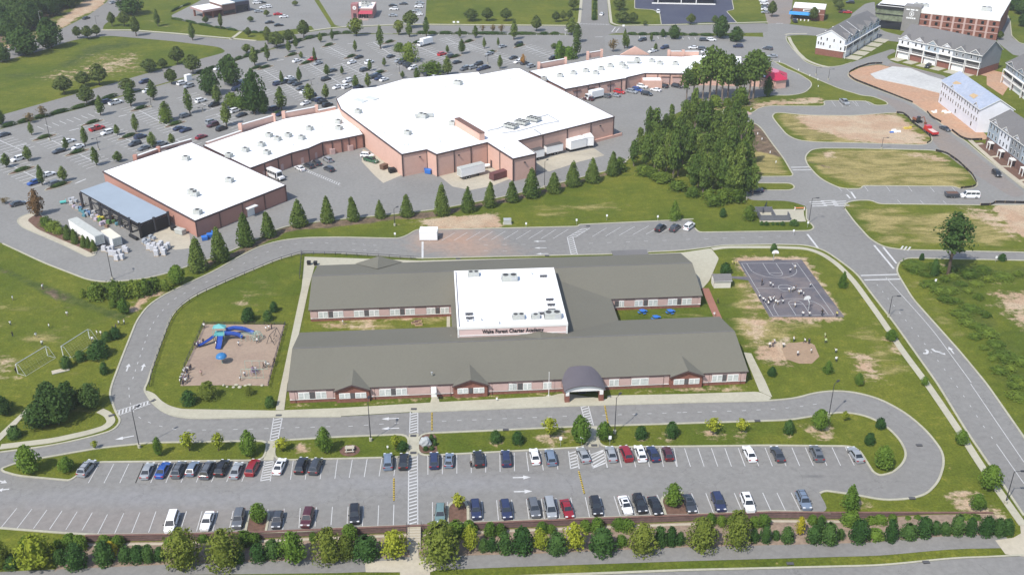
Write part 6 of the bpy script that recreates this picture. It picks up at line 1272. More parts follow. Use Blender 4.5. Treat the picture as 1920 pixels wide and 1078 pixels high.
# scrub beside the service road and the school drive, left
plants('wild_shrub', [(-104,224.3,4.8,4.7),(-99.6,225.3,4.8,5.6),(-95,226.2,4.5,4.9),(-91,229.1,3.6,4.3),(-88.3,229.1,3.1,3.2),(-102.2,226.2,3.5,4),(-97.3,225.7,4.3,4),(-92.5,226.7,4,4.1),(-107.7,225.3,2.3,2.2),(-98.3,220.1,2.7,2.4)], 'wild shrub on the bank between the service road and the school drive', 'shrub', 'shrubs on the bank')
plants('yard_tree', [(-86.1,232.6,5.6,4.1),(-94.6,216.9,4.4,3)], 'rounded evergreen at the bend of the school drive', 'tree', 'rounded evergreens at the bend')
plants('holly_shrub', [(-93.5,196.5,4.7,4.6),(-97,195,2.8,2.4),(-99,192,3,2.6),(-92.6,204.9,2.6,2.3),(-94.2,203.7,2.4,2.1)] + [(-89.6,189.4,2.8,1.8)], 'dark shrub beside the soccer goals', 'shrub', 'shrubs beside the soccer goals')
plants('broad_dark_tree', [(-95.2,169.7,7.1,5.4),(-92.2,170.4,8.8,5.4),(-91.9,175.1,7.4,4.8),(-88,176.4,5.3,4.6),(-96.3,176.4,6.2,4.5),(-96.7,169.7,4.1,3.2),(-104.8,173.8,4.8,3.3),(-107,175.1,4.8,3.3)], 'dense dark tree below the soccer field', 'tree', 'trees below the soccer field')
plants('holly_shrub', [(-99.1,165.8,2.6,2.8)], 'small round shrub beside the path below the soccer field', 'shrub', None)
plants('holly_shrub', [(-63.4,213,3.7,2.9),(-58.2,217.8,2.5,1.7),(-58.8,213.4,2.7,2.4)] + [(-67.7,177.7,3.6,3),(-50.5,176.7,2.4,2.2)], 'dark round shrub in the grass round the playground', 'shrub', 'shrubs round the playground')
plants('crape_myrtle', [(-64.2,179.7,4.5,4),(-56,181.1,2.2,2.3)], 'olive leaved bush at the lower edge of the playground', 'shrub', 'olive bushes by the playground')
# island between the drive and the car park
plants('yard_tree', [(-91.3,154.4,6,4.3),(-84.6,154.9,3.3,3.2),(-51.1,159.7,6.1,3.7),(-36.4,160.8,5.7,3.4),(-68.6,159.9,4.2,2.1)] + [(13.7,164.3,6.4,3.9),(18.2,164.9,4.3,3)] + [(61.9,168.5,5,3.2),(70.8,156,4.8,3.7)], 'full green tree on the grass island of the school car park', 'tree', 'green trees on the school island')
plants('young_lime_tree', [(-63.1,161.4,4.4,2.8),(-57.4,161.4,4,2.4),(-81.8,162,1.9,1.3),(-44.9,161.4,3.2,2.4)] + [(-22.8,161.7,3.4,1.7),(7.6,165.8,4.3,3)] + [(40.2,166.7,3.9,2.7),(46.1,167.6,3.5,2.1),(68,171.6,2.4,1.5)], 'young yellow green tree on the grass island of the school car park', 'tree', 'young trees on the school island')
plants('holly_shrub', [(-21.4,161.7,2.2,2.2),(-3.2,164.3,3,2.3),(1.2,164,3,2.4),(25.7,165.5,2.8,2.3),(31.8,166.1,3.4,2.3)] + [(55.5,167.3,3,2),(74.5,169.1,2.4,1.8),(70.6,163.7,2.8,2.2)], 'dark rounded shrub on the grass island of the school car park', 'shrub', 'dark shrubs on the school island')
plants('holly_shrub', [(-16,164.5,1.6,1.1),(-15.2,163.1,1.3,0.7),(-15.7,161.7,1,0.9),(-16.9,161.6,0.9,1),(-15.4,164.5,0.9,0.6)], 'low dark shrub beside the grey boulder', 'shrub', 'shrubs round the boulder')
plants('evergreen_cone', [(61,144.1,5.6,3.4)], 'pointed green tree at the end of the lower parking row', 'tree', None)
plants('yard_tree', [(88.7,163.7,3.2,2.5),(88.5,149.7,5.3,4.1),(83.8,144.1,3.8,2.9)] + [(88.3,204.1,3.1,2.7),(74.8,184.8,3.4,2.3),(89,184.8,2.5,1.9)], 'dark green tree beside the pavement of the avenue', 'tree', 'trees along the avenue')
plants('holly_shrub', [(57,188.7,2.5,1.8),(71.8,251.8,2.4,1.8),(56.2,238.7,3.4,2.8),(62.3,275.7,2.6,1.8)], 'small dark bush on the lawn right of the school', 'shrub', 'small bushes right of the school')
plants('holly_shrub', [(72.4,269.6,1.2,1.2),(73.8,269.6,1.2,1.2),(75.7,269.7,1,0.9),(77,269.7,1,0.9),(78.5,269.6,1.2,1.2),(81.8,269.6,1.8,2.2)], 'small clipped shrub along the front of the bin store', 'shrub', 'shrubs along the bin store')
plants('lone_tree', [(114.5,238,18.4,10.5)], 'lone tall tree with a thin trunk beside the side street', 'tree', None)
plants('holly_shrub', [(110.6,246.6,2,1.4),(132.1,246.2,1.9,1.7),(110.5,237.2,4.7,1.9)], 'small bush at the kerb of the side street', 'shrub', 'bushes along the side street')
rnd = random.Random(9)
wild = [(105.34,241.9),(107.56,243.51),(108.94,241.37),(111.26,241.9),(112.57,240.31),(108.6,237.18),(106.07,239.26),(112.11,234.11),(115.2,236.15),(107.5,231.6),(108.5,228.16),(111.22,228.16),(115.48,232.1),(108.5,223.38),(110.8,222.44),(115.74,228.16),(109.18,216.05),(112.87,218.75),(116.89,224.32),(109.17,211.66),(111.03,209.94),(114.89,215.16),(108.15,204.91),(111.75,206.56),(108.23,200.06),(111.77,201.66),(108.31,195.39),(111.05,196.16),(107.68,190.14),(110.36,190.88),(109.63,186.52),(114.06,193.87),(119.6,232.1),(123.65,234.11),(128.22,236.15),(132.4,237.18),(119.8,237.18),(115.87,240.31),(119.64,240.31),(124.14,239.78)] + [(107.93,183.85),(107.63,179.74),(110.15,184.55)]
plants('wild_shrub', [(x, y, rnd.uniform(.7, 1.6), rnd.uniform(2.4, 5.5)) for x, y in wild], 'low wild bush in the overgrown plot right of the avenue', 'shrub', 'wild bushes in the overgrown plot')
plants('broad_dark_tree', [(270,552.9,7.5,6.7),(270,544.3,8.3,7.6),(272.9,566.2,5.8,5.9),(258.3,516,7.1,5.4),(277.8,568.5,6.3,6.9),(278.1,552.9,6.6,6.7)] , 'dark tree at the far right corner behind the office block', 'tree', 'trees behind the office block')
plants('round_street_tree', [(154.9,527,7.9,4.4),(136,536.7,9,4.5),(90.9,519.9,5.4,4.5),(177.2,561.7,5.7,4.9),(176.1,552.9,4.7,3.8),(234.4,488.5,4.3,3.6)], 'street tree along the streets at the top right', 'tree', 'street trees at the top right')
# hedges by the retaining wall: upper row at the kerb, lower row on the mulch slope
U = [(-83.8,135.2,2.4,2.5),(-76.3,135.1,2.9,2.5),(-74.7,135.1,2.8,2.1),(-70.5,135.2,2.6,2.1),(-68.3,135.6,2.3,2),(-59.4,136.2,1.5,1.9),(-53.9,137,1.4,1.9),(-46.6,136.2,2.7,2.5),(-44.9,136.3,2.1,2.2),(-34.7,137,1.8,1.4),(-78.6,135.2,1.8,1.5)] + [(-28.4,137.5,3.2,2.3),(-9.8,138.3,3.5,2.5),(-7.5,138.8,2.7,2.2),(-3.9,138.5,2.5,1.9),(-2,138.6,2.4,1.9),(5.3,139.2,2.1,1.9),(6.9,139.3,1.6,1.6),(13,139.7,2.5,1.7),(15.1,139.7,2.5,2.2),(18.9,140.2,2.1,2.4),(20.4,140,2.2,1.9)] + [(35.5,141.4,2.3,1.6),(37.3,141.1,2.1,1.6),(39.3,141.4,1.9,1.6),(40.9,141.6,1.9,1.4),(43.1,140.9,1.9,1.9),(44.9,140.9,2.5,2.1),(53.7,141.6,1.7,1.6),(55.3,141.6,1.7,1.3),(60.4,141.6,2.5,3),(64.4,141.6,1.6,1.9),(65.9,141.6,1.8,1.9),(68,141.7,1.9,1.7),(70.8,141.9,1.4,1.3),(72.5,141.9,1.4,1.3),(81,141.6,2.1,2.2),(82.8,141.6,1.9,2.2)]
plants('green_shrub', U, 'clipped green shrub at the foot of the car park wall', 'shrub', 'clipped shrubs along the retaining wall', z=-1.2, ws=1.05)
D = [(-76.5,131.3,3.1,1.8),(-73.5,130.4,5.5,3.6),(-69.1,131.5,4.5,3.2),(-65.7,132.1,3.3,2.6),(-63.7,132.1,3,2.4),(-61.7,131.9,3.3,2.1),(-60,132.3,2.6,1.9),(-43.1,132.3,3.7,2.6),(-40.7,133.1,3.9,2.7),(-84.6,130.7,2.4,2.7),(-46.6,131.7,3.1,2.1)] + [(-24.8,133,4.3,4),(-26.4,133.4,3.2,1.8),(-4.9,134.5,2.6,1.8),(-3.4,134.7,2.7,1.8),(-1.1,134.1,4.2,2.8),(1.8,134.3,4.7,3.4),(7.8,134.3,4,3.1),(15.5,134.3,4.7,4.3),(25.8,136,3.9,2.2),(27.7,136,3.7,1.8),(29.2,136.1,3,1.6)] + [(42.3,137,2.4,1.7),(44.2,136.7,3.8,1.9),(46.2,137.5,1.9,1.3),(48,136.9,3.5,2.4),(52.6,136.7,3.4,2.2),(55.2,136.6,4.6,2.7),(57.5,137.5,2.4,1.3),(60.5,137,4.4,3),(66,136.7,4.6,2.2),(69.1,137.2,3.4,3),(71.8,137.4,4.1,2.4),(74,137.8,2.9,1.6),(75.6,137.6,2.6,1.9),(77.6,137.4,4.7,2.4),(79.8,137.2,3.8,2.1),(82.5,137.2,4.4,2.5),(84.6,137.2,4,2.2),(86.3,137.4,3.5,2.2),(54.4,139.3,3.2,1.6)]
plants('holly_shrub', D, 'dark evergreen shrub in the hedge on the mulch slope', 'shrub', 'dark hedge shrubs on the mulch slope')
plants('green_shrub', [(63.7,137.8,1.6,2.8)] + [(19,136,2.1,1.9)], 'low bright green shrub in the hedge on the mulch slope', 'shrub', 'low green hedge shrubs')
plants('crape_myrtle', [(-55.4,131,7.8,6.6),(-48.8,131.3,7.5,6.2),(-31.2,132,7.1,5.8),(-86.1,130.7,5.9,3.3)] + [(-28.4,132.6,5.2,3),(-12.1,132.2,8.5,7.6),(22.4,134.2,6.2,4.9)] + [(32.7,135.3,6.4,5.5),(39,136,6.8,5.3)], 'broad olive green crape myrtle above the greenway', 'tree', 'crape myrtles above the greenway')
plants('lime_tree', [(-80.3,130.7,6.1,6)] + [(-20,133.2,5.9,4.6),(-7.2,134.8,6.2,2.7),(4.9,134.7,5,3.1),(10.8,134.8,6,3.8)], 'bright yellow green tree in the hedge above the greenway', 'tree', 'yellow green trees above the greenway')
plants('yellow_tree', [(-68.6,133.1,3.5,2.3)] + [(50.6,138.6,3.8,1.8)], 'small bright yellow tree in the lower hedge', 'tree', 'yellow trees in the hedge')
plants('yard_tree', [(-37.1,131.8,7.1,4.5)], 'fresh green tree in the hedge left of the steps', 'tree', None)
plants('yard_tree', [(-44.8,140.6,4.7,3.2)] + [(29.1,144.7,5.2,3.2)], 'dark green tree in a mulched bay of the lower parking row', 'tree', 'trees in the mulched bays')
plants('young_lime_tree', [(-9.6,143.7,3.4,2.3)], 'small yellow green tree in the mulched bay', 'tree', None)
# plant yard bed
plants('wild_shrub', [(-135,269.2,2.8,4.6),(-131.7,266.1,2.8,4.6),(-128.6,263.6,2.2,3.3)], 'grassy green shrub in the corner bed of the plant yard', 'shrub', 'shrubs in the corner bed')
plants('conical_arborvitae', [(-125,260,4.4,2.8),(-121.8,257,4.9,2.5),(-118.5,254.7,4.1,2.2),(-117,254.1,3.5,2),(-115,252.4,3.5,2.2)], 'dark upright evergreen along the white trailer', 'shrub', 'evergreens along the trailer')
plants('bronze_tree', [(-140.5,276.3,8.5,5)], 'bronze leaved columnar tree at the corner of the plant yard', 'tree', None)
plants('bare_tree', [(-154.5,285.8,2,3),(-114.7,250.1,1.9,1)], 'small bare shrub at the edge of the service road', 'shrub', 'bare shrubs by the service road')
# hedge islands of the shopping car park and the hedge along its upper edge
ISM = None
def island(c, L, w, hedge=True):
    m_ = MB(); pts = [(c[0] + math.cos(DA1) * L / 2 * math.cos(t) - math.sin(DA1) * w / 2 * math.sin(t), c[1] + math.sin(DA1) * L / 2 * math.cos(t) + math.cos(DA1) * w / 2 * math.sin(t)) for t in [k * .3927 for k in range(16)]]
    sheet('parking_island', [pts], .075, MULCH); ribbon(m_, pts, .25, 0, .15, True); m_.build('kerb', KERBM, kind='structure')
    if hedge:
        o = plant('low_hedge_shrub', (c[0], c[1], 1.3, 2.2), 'clipped hedge on a mulched island of the shopping car park', 'hedge', 'hedges on the parking islands', z=.05)
        o.rotation_euler = (0, 0, DA1); o.children[0].scale = (L * .62, 2.1, 1.2)
for c in [(-166.9,346.04),(-149.3,330.7),(-161,313.68),(-155.8,362.63),(-137.14,347.39),(-143.55,379.94),(-107.98,438.62),(-100.33,459.7),(-111.69,437.75),(-93.33,359.94),(-91.36,445.95),(-86.47,477.21),(-143.58,300.03),(-124.54,360.97),(-89.25,373.73)] + [(-25.7,456.58),(-9.68,464.13),(-56.98,430.1),(-20.69,484.34),(-72.97,456.58),(-45.24,482.62),(3.51,475.87),(-58.46,483.31)]: island(c, 9.5, 2.6)
hedge = rounded([(-186.97,355.37),(-176.73,368.39),(-165.14,384.31),(-156.02,399.23)], 4, False) 
HL = [[(-187.24,355.97),(-183.5,360.85),(-179.68,365.85),(-175.76,370.96),(-170.23,377.54),(-165.3,383.62),(-162.9,388.47),(-158.49,397.04)], [(-135.14,427.28),(-132.6,432.29),(-129.54,438.26),(-126.61,445.27),(-124.37,450.66),(-121.64,454.31),(-119.09,458.95),(-116.42,465.59),(-114.05,469.46)], [(-105.01,480.41),(-100,487.61),(-95.77,492.87),(-89.99,497.16),(-83.96,500.41),(-78.71,500.41)], [(-47.23,500.41),(-41.94,499.87),(-36.7,499.87),(-28.8,499.32),(-20.95,499.32),(-2.61,498.24),(13.07,498.24),(18.29,498.24),(23.52,498.24)], [(56.19,498.24),(61.3,497.16),(66.52,497.16),(73.04,497.16),(78.25,497.16),(85.91,496.08),(91.12,496.08),(98.74,495.01)]]
for pts in HL:
    for a, b in zip(pts, pts[1:]):
        c = lerp(a, b, .5); o = plant('low_hedge_shrub', (c[0], c[1] + .5, 1.4, 2.6), 'length of dark hedge along the upper edge of the shopping car park', 'hedge', 'hedge along the shopping car park', z=0)
        o.rotation_euler = (0, 0, ang(a, b)); o.children[0].scale = (dist(a, b) * 1.02, 2.6, 1.5)
for pts in ([(-177.56,532.73),(-169.23,527.89),(-160.39,520.77),(-150.43,513.82),(-142.58,509.28),(-136.44,505.92)], [(-133.53,504.81),(-129.06,502.6),(-124.87,501.51),(-121.71,501.51)], [(-182.03,547.75),(-180.13,560.85),(-177.19,568.99)]):
    for a, b in zip(pts, pts[1:]):
        c = lerp(a, b, .5); o = plant('low_hedge_shrub', (c[0], c[1], 1.2, 2.0), 'length of low hedge round the bank car park', 'hedge', 'hedge round the bank', z=0); o.rotation_euler = (0, 0, ang(a, b)); o.children[0].scale = (dist(a, b) * 1.02, 1.8, 1.2)

# ------------------------------------------------------------------ vehicles
CARC = dict(white=(.72, .72, .72), silver=(.26, .275, .29), grey=(.10, .108, .12), dark=(.045, .05, .06), black=(.018, .019, .023), navy=(.022, .03, .075), blue=(.02, .07, .28), skyblue=(.14, .18, .24), red=(.22, .012, .02), maroon=(.07, .018, .025),
            brightred=(.45, .015, .02), teal=(.12, .19, .19), green=(.03, .10, .05), rust=(.20, .07, .035), brown=(.11, .07, .045), yellow=(.55, .42, .08))
PAINTS = {}
def paint(c):
    if c not in PAINTS:
        m = mat('car_paint_' + c, CARC[c], .28, spec=.5); m.node_tree.nodes['Principled BSDF'].inputs['Coat Weight'].default_value = .5; m.node_tree.nodes['Principled BSDF'].inputs['Coat Roughness'].default_value = .08; PAINTS[c] = m
    return PAINTS[c]
CGL = mat('car_glass', (.02, .025, .03), .06, spec=.7); TYRE = mat('tyre', (.02, .02, .02), .85); RIM = mat('wheel_rim', (.33, .33, .34), .4, metal=.6); LAMP = mat('lamp_clear', (.65, .66, .66), .2, spec=.6); TAIL = mat('tail_red', (.30, .015, .015), .3)
# stations along x (front is +x): (x, half width, belt height); cabin: bottom front/rear x, top front/rear x, roof height
BODY = {
    'sedan': dict(L=4.75, W=1.82, st=[(-2.37, .70, .78), (-2.25, .84, .92), (-1.5, .90, .98), (-.6, .91, .95), (.6, .91, .93), (1.0, .90, .90), (2.0, .85, .76), (2.32, .72, .62)], cab=(1.05, -1.75, .35, -1.0), roof=1.44, wb=1.38),
    'suv': dict(L=4.7, W=1.9, st=[(-2.34, .80, 1.02), (-2.25, .90, 1.08), (-1.5, .95, 1.10), (-.6, .95, 1.08), (.7, .95, 1.06), (1.15, .94, 1.03), (2.05, .88, .92), (2.33, .76, .74)], cab=(1.15, -2.24, .55, -1.85), roof=1.72, wb=1.4),
    'minivan': dict(L=5.1, W=1.98, st=[(-2.54, .84, 1.0), (-2.45, .95, 1.08), (-1.5, .99, 1.08), (-.4, .99, 1.06), (1.2, .98, 1.04), (1.6, .96, 1.0), (2.3, .88, .86), (2.54, .76, .68)], cab=(1.65, -2.45, .85, -2.2), roof=1.78, wb=1.5),
    'hatch': dict(L=4.2, W=1.78, st=[(-2.08, .74, .90), (-2.0, .86, .96), (-1.2, .89, .98), (-.4, .89, .95), (.6, .89, .93), (1.0, .88, .90), (1.8, .83, .78), (2.08, .70, .62)], cab=(1.0, -1.98, .35, -1.45), roof=1.5, wb=1.28),
    'pickup': dict(L=5.7, W=2.0, st=[(-2.84, .92, 1.05), (-2.7, .97, 1.08), (-1.5, 1.0, 1.08), (-.4, 1.0, 1.08), (.9, 1.0, 1.08), (1.4, .98, 1.06), (2.5, .94, .98), (2.84, .84, .80)], cab=(1.45, -.75, .85, -.55), roof=1.88, wb=1.75),
    'van': dict(L=5.6, W=2.0, st=[(-2.8, .92, 1.2), (-2.7, .98, 1.25), (-1.5, 1.0, 1.25), (0, 1.0, 1.25), (1.4, 1.0, 1.2), (1.9, .98, 1.15), (2.5, .92, 1.0), (2.8, .82, .8)], cab=(1.95, -2.72, 1.35, -2.6), roof=2.15, wb=1.7),
}
def car_meshes(kind):
    b = BODY[kind]; mb = MB(); prof = lambda w, h: [(w * .92, .22), (w, .45), (w, h * .80), (w * .93, h), (w * .45, h + .035)]
    rings = []
    for x, w, h in b['st']:
        p = prof(w, h); rings.append([(x, y, z) for y, z in p] + [(x, -y, z) for y, z in p[::-1]])
    n = len(rings[0]); vs = [v for r in rings for v in r]
    fs = [(k * n + i, k * n + i + 1, (k + 1) * n + i + 1, (k + 1) * n + i) for k in range(len(rings) - 1) for i in range(n - 1)]
    fs += [tuple(range(n)), tuple(range((len(rings) - 1) * n, len(rings) * n))[::-1], ]
    fs += [(k * n + n - 1, k * n, (k + 1) * n, (k + 1) * n + n - 1) for k in range(len(rings) - 1)]
    mb.add(vs, fs)
    x0, x1, t0, t1 = b['cab']; W = b['W'] / 2; rz = b['roof']; hb = b['st'][3][2] - .02
    yb, yt = W * .90, W * .70
    P = dict(a=(x0, yb, hb), b=(x0, -yb, hb), c=(x1, -yb, hb), d=(x1, yb, hb), e=(t0, yt, rz - .06), f=(t0, -yt, rz - .06), g=(t1, -yt, rz - .05), h=(t1, yt, rz - .05))
    mid = ((t0 + t1) / 2)
    mb.add([P[k] for k in 'abcdefgh'] + [(mid, yt * .96, rz - .01), (mid, -yt * .96, rz - .01), (mid, 0, rz + .03), (t0 - .05, 0, rz), (t1 + .05, 0, rz - .01)],
           [(0, 1, 5, 11, 4), (2, 3, 7, 12, 6), (1, 2, 6, 9, 5), (3, 0, 4, 8, 7), (4, 11, 10, 8), (11, 5, 9, 10), (8, 10, 12, 7), (10, 9, 6, 12)])
    if kind == 'pickup':
        mb.box(-2.75, -.85, -.88, .88, .98, 1.125, 1)
        mb.box(-2.8, -.8, .86, .98, 1.0, 1.22); mb.box(-2.8, -.8, -.98, -.86, 1.0, 1.22); mb.box(-2.86, -2.74, -.95, .95, .9, 1.22)
    body = mb.mesh('body', [paint('white'), BLK])
    def pane(q, pull, off):
        c = sum((Vector(v) for v in q), Vector()) / len(q); nrm = (Vector(q[1]) - Vector(q[0])).cross(Vector(q[2]) - Vector(q[0])).normalized()
        if nrm.dot(c - Vector((0, 0, .6))) < 0: nrm = -nrm
        return [tuple(c + (Vector(v) - c) * pull + nrm * off) for v in q]
    def gl(*qs):
        m = MB()
        for q in qs: m.poly(q)
        return m
    ws = gl(pane([P[k] for k in 'abfe'], .9, .035)).mesh('windscreen', [CGL]); rw = gl(pane([P[k] for k in 'cdhg'], .86, .035)).mesh('rear_window', [CGL])
    sw = {}
    for s, ks in ((1, 'adhe'), (-1, 'bcgf')):
        A, B, C, D = (Vector(P[k]) for k in ks); m = MB()
        cuts = [(.04, .50), (.53, .96)] if kind in ('sedan', 'hatch', 'pickup') else [(.04, .36), (.39, .68), (.71, .97)]
        for u0, u1 in cuts:
            q = [A.lerp(B, u0), A.lerp(B, u1), D.lerp(C, u1), D.lerp(C, u0)]; q = [q[0].lerp(q[3], .10), q[1].lerp(q[2], .10), q[1].lerp(q[2], .88), q[0].lerp(q[3], .88)]
            m.poly([(v.x, v.y + s * .025, v.z + .01) for v in q])
        sw[s] = m.mesh('side_windows', [CGL])
    hl = MB(); xf, wf, hf = b['st'][-2]; xe, we, he = b['st'][-1]
    hl.box(-.14, .14, -.22, .22, -.07, .07); hlm = hl.mesh('headlight', [LAMP]); tl = MB(); tl.box(-.06, .06, -.2, .2, -.11, .11); tlm = tl.mesh('tail_light', [TAIL])
    wm = MB(); R_ = .33 if kind in ('sedan', 'hatch') else .37; Mx = Matrix.Rotation(R(90), 4, 'X')
    wm.lathe([(.02, -.11), (R_, -.11), (R_, .11), (.02, .11)], 12, 0, Mx); wm = wm.mesh('wheel', [TYRE])
    rm = MB(); rm.lathe([(R_ * .62, .115), (R_ * .5, .125), (.02, .12)], 10, 0, Mx); rm.lathe([(R_ * .62, -.115), (R_ * .5, -.125), (.02, -.12)], 10, 0, Mx); rm = rm.mesh('rim', [RIM])
    mr = MB(); mr.box(-.1, .06, -.1, .1, 0, .14); mrm = mr.mesh('mirror', [BLK])
    sr = MB(); sr.box(-.35, .35, -.42, .42, 0, .012); srm = sr.mesh('sunroof', [CGL])
    rk = MB()
    for y in (-yt * .85, yt * .85): rk.box(t1 + .15, t0 - .15, y - .03, y + .03, 0, .09)
    rk.box(t1 + .5, t1 + .56, -yt * .85, yt * .85, .06, .1); rk.box(t0 - .6, t0 - .54, -yt * .85, yt * .85, .06, .1); rkm = rk.mesh('roof_rack', [DKMET])
    return dict(body=body, ws=ws, rw=rw, sw=sw, hl=hlm, tl=tlm, wm=wm, rm=rm, mr=mrm, sr=srm, rk=rkm)
CARM = {k: car_meshes(k) for k in BODY}
def own(o, m):
    o.material_slots[0].link = 'OBJECT'; o.material_slots[0].material = m; return o
KW = dict(sedan='sedan', suv='suv', minivan='minivan', hatch='hatchback', pickup='pickup truck', van='van')
CW = dict(dark='dark grey', black='black', navy='navy blue', skyblue='pale blue', red='dark red', maroon='maroon', brightred='bright red', teal='grey green', rust='rusty brown')
def car(kind, col, pos, head, where, group, extra='', full=True, z=0.03, sun_roof=False, rack=False):
    b = BODY[kind]; M_ = CARM[kind]
    lab = f"{CW.get(col, col)} {KW[kind]}{extra} {where}"
    root = thing('parked_car', lab, 'pickup' if kind == 'pickup' else 'car', (pos[0], pos[1], z), head, group)
    own(link('body', M_['body'], root), paint(col))
    link('windscreen', M_['ws'], root); link('rear_window', M_['rw'], root)
    for s in (1, -1): link('side_windows', M_['sw'][s], root)
    for sx in (1, -1):
        for sy in (1, -1):
            R_ = .33 if kind in ('sedan', 'hatch') else .37
            w = link('wheel', M_['wm'], root, (sx * b['wb'], sy * (b['W'] / 2 - .10), R_)); 
            if full: link('rim', M_['rm'], w)
    if full:
        xf, wf, hf = b['st'][-2]; xr, wr, hr = b['st'][1]
        for s in (1, -1):
            link('headlight', M_['hl'], root, (b['L'] / 2 - .17, s * (wf - .28), hf - .10)); link('tail_light', M_['tl'], root, (-b['L'] / 2 + .04, s * (wr - .2), hr - .18)); link('mirror', M_['mr'], root, (b['cab'][0] - .35, s * (b['W'] / 2 + .07), b['st'][4][2]))
        if sun_roof: link('sunroof', M_['sr'], root, ((b['cab'][2] + b['cab'][3]) / 2 + .15, 0, b['roof'] + .022))
        if rack: link('roof_rack', M_['rk'], root, (0, 0, b['roof'] - .02))
    return root
def cars2(spec, pts, where, group, nose=1, full=True):
    """spec 'kind colour'; pts two ends each: far end, near end; nose 1 = nose at the far end"""
    sp = spec.split(',')
    for s, a, b in zip(sp, pts[::2], pts[1::2]):
        w = s.split(); c = lerp(a, b, .5); h = ang(b, a) if nose > 0 else ang(a, b)
        car(w[0], w[1], c, h, where, group, sun_roof='sr' in w, rack='rk' in w, full=full)
UPL = 'in the upper row of the school car park, left part'; UPM = 'in the upper row of the school car park, middle part'; UPR = 'in the upper row of the school car park, right part'
GU = 'cars in the upper row of the school car park'; GL_ = 'cars in the lower row of the school car park'
cars2('suv silver rk,sedan silver,sedan blue,suv grey rk,hatch skyblue,minivan grey rk,suv black rk,sedan silver,suv red,sedan white sr,suv black,suv dark', [(-80.46,157.46),(-81.1,152.83),(-69.07,156.63),(-68.94,152.19),(-66.03,156.91),(-66.26,152.46),(-63.07,156.91),(-63.19,152.46),(-60.54,157.35),(-60.73,152.83),(-57.51,157.13),(-57.77,152.14),(-54.94,157.46),(-55.22,152.99),(-52.14,157.18),(-52.22,151.93),(-49.07,157.46),(-49.47,153.26),(-44.13,158.02),(-44.42,153.63),(-40.04,158.13),(-40.26,153.79),(-37.14,158.13),(-37.6,153.37)], UPL, GU)
cars2('suv skyblue,suv black,suv navy,hatch skyblue sr,suv black,suv navy,sedan white,suv skyblue,sedan silver,sedan silver,suv red,suv white sr,sedan navy,hatch maroon', [(-24.06,159.71),(-23.52,154.71),(-20.87,159.83),(-20.64,154.61),(-15.11,159.83),(-14.79,155.15),(-12.07,159.83),(-12.11,155.48),(-6.85,160.63),(-6.08,155.42),(-1.32,160.63),(-1.02,155.7),(4.1,161.26),(4.65,156.52),(7.11,160.97),(7.69,155.97),(13.22,161.78),(14.36,156.91),(18.99,162.12),(19.43,157.18),(21.7,162.36),(22.55,157.13),(24.6,162.42),(25.1,157.07),(27.01,162.12),(27.69,157.35),(30.04,162.12),(30.3,157.46)], UPM, GU)
cars2('sedan white,sedan dark,suv grey sr,sedan silver', [(45.82,162.12),(46.28,157.35),(51.22,162.12),(51.68,157.13),(59,162.12),(59.07,157.35),(66.23,161.83),(66.86,157.07)], UPR, GU)
cars2('minivan white,sedan white,suv grey,hatch dark,suv maroon', [(-60.26,142.18),(-59.88,137.34),(-53.93,142.28),(-53.84,137.94),(-48.67,143.25),(-48.28,138.07),(-41.64,142.42),(-41.44,138.4),(-36.27,143.49),(-36.35,138.31)], 'in the lower row of the school car park, left part', GL_, -1)
cars2('suv black,suv teal,suv navy,suv navy,suv grey,minivan silver,sedan red,suv black,sedan white sr,suv black rk,sedan black', [(-28.38,144.28),(-27.71,139.33),(-12.88,144.13),(-12.7,139.66),(-6.77,145.36),(-6.24,140.75),(-1.45,145.61),(-0.72,140.41),(3.62,145.96),(4.32,140.98),(6.63,145.86),(7.17,141.08),(9.43,145.76),(10.32,140.98),(14.86,146.61),(15.4,141.37),(20.1,146.51),(20.86,142.23),(22.67,147.78),(23.52,141.61),(25.45,146.51),(26.21,141.85)], 'in the lower row of the school car park, middle part', GL_, -1)
cars2('sedan dark sr,suv navy,suv white sr,suv skyblue rk', [(31.82,147.27),(32.31,142.33),(37.18,147.78),(37.59,142.52),(42.51,147.52),(42.82,142.42),(52.77,148.39),(53.09,142.81)], 'in the lower row of the school car park, right part', GL_, -1)
cars2('suv black,suv dark', [(44.14,268.74),(41.11,263.87),(48.26,268.74),(45.27,263.87)], 'in the car park behind the school', 'cars behind the school')
cars2('suv white', [(52.61,269.76),(49.42,265.11)], 'in the car park behind the school', 'cars behind the school')
# streets on the right
cars2('suv black', [(157.5,313.09),(157.26,305.43)], 'parked at the kerb below the brick terrace', None, -1)
cars2('sedan dark', [(156.69,357.53),(158.82,351.51)], 'parked by the silt fence of the building plot', None, -1)
cars2('suv black', [(185.87,443.72),(178.69,434.71)], 'on a driveway of the six town houses', None, -1)
cars2('van white', [(138.12,290.55),(144.04,290.27)], 'on the side street near the right edge of the photo', None)
cars2('sedan navy', [(73.87,295.1),(78.32,295.1)], 'parked beside the pine grove', None)
cars2('pickup silver', [(129.95,390.01),(130.85,383.49)], 'in the small bay below the triangular lawn', None, -1)
cars2('suv dark,sedan silver', [(116.84,470.85),(120.81,468.23),(115.5,455.53),(120.48,456.15)], 'near the red roofed restaurant', 'cars by the red roofed restaurant')
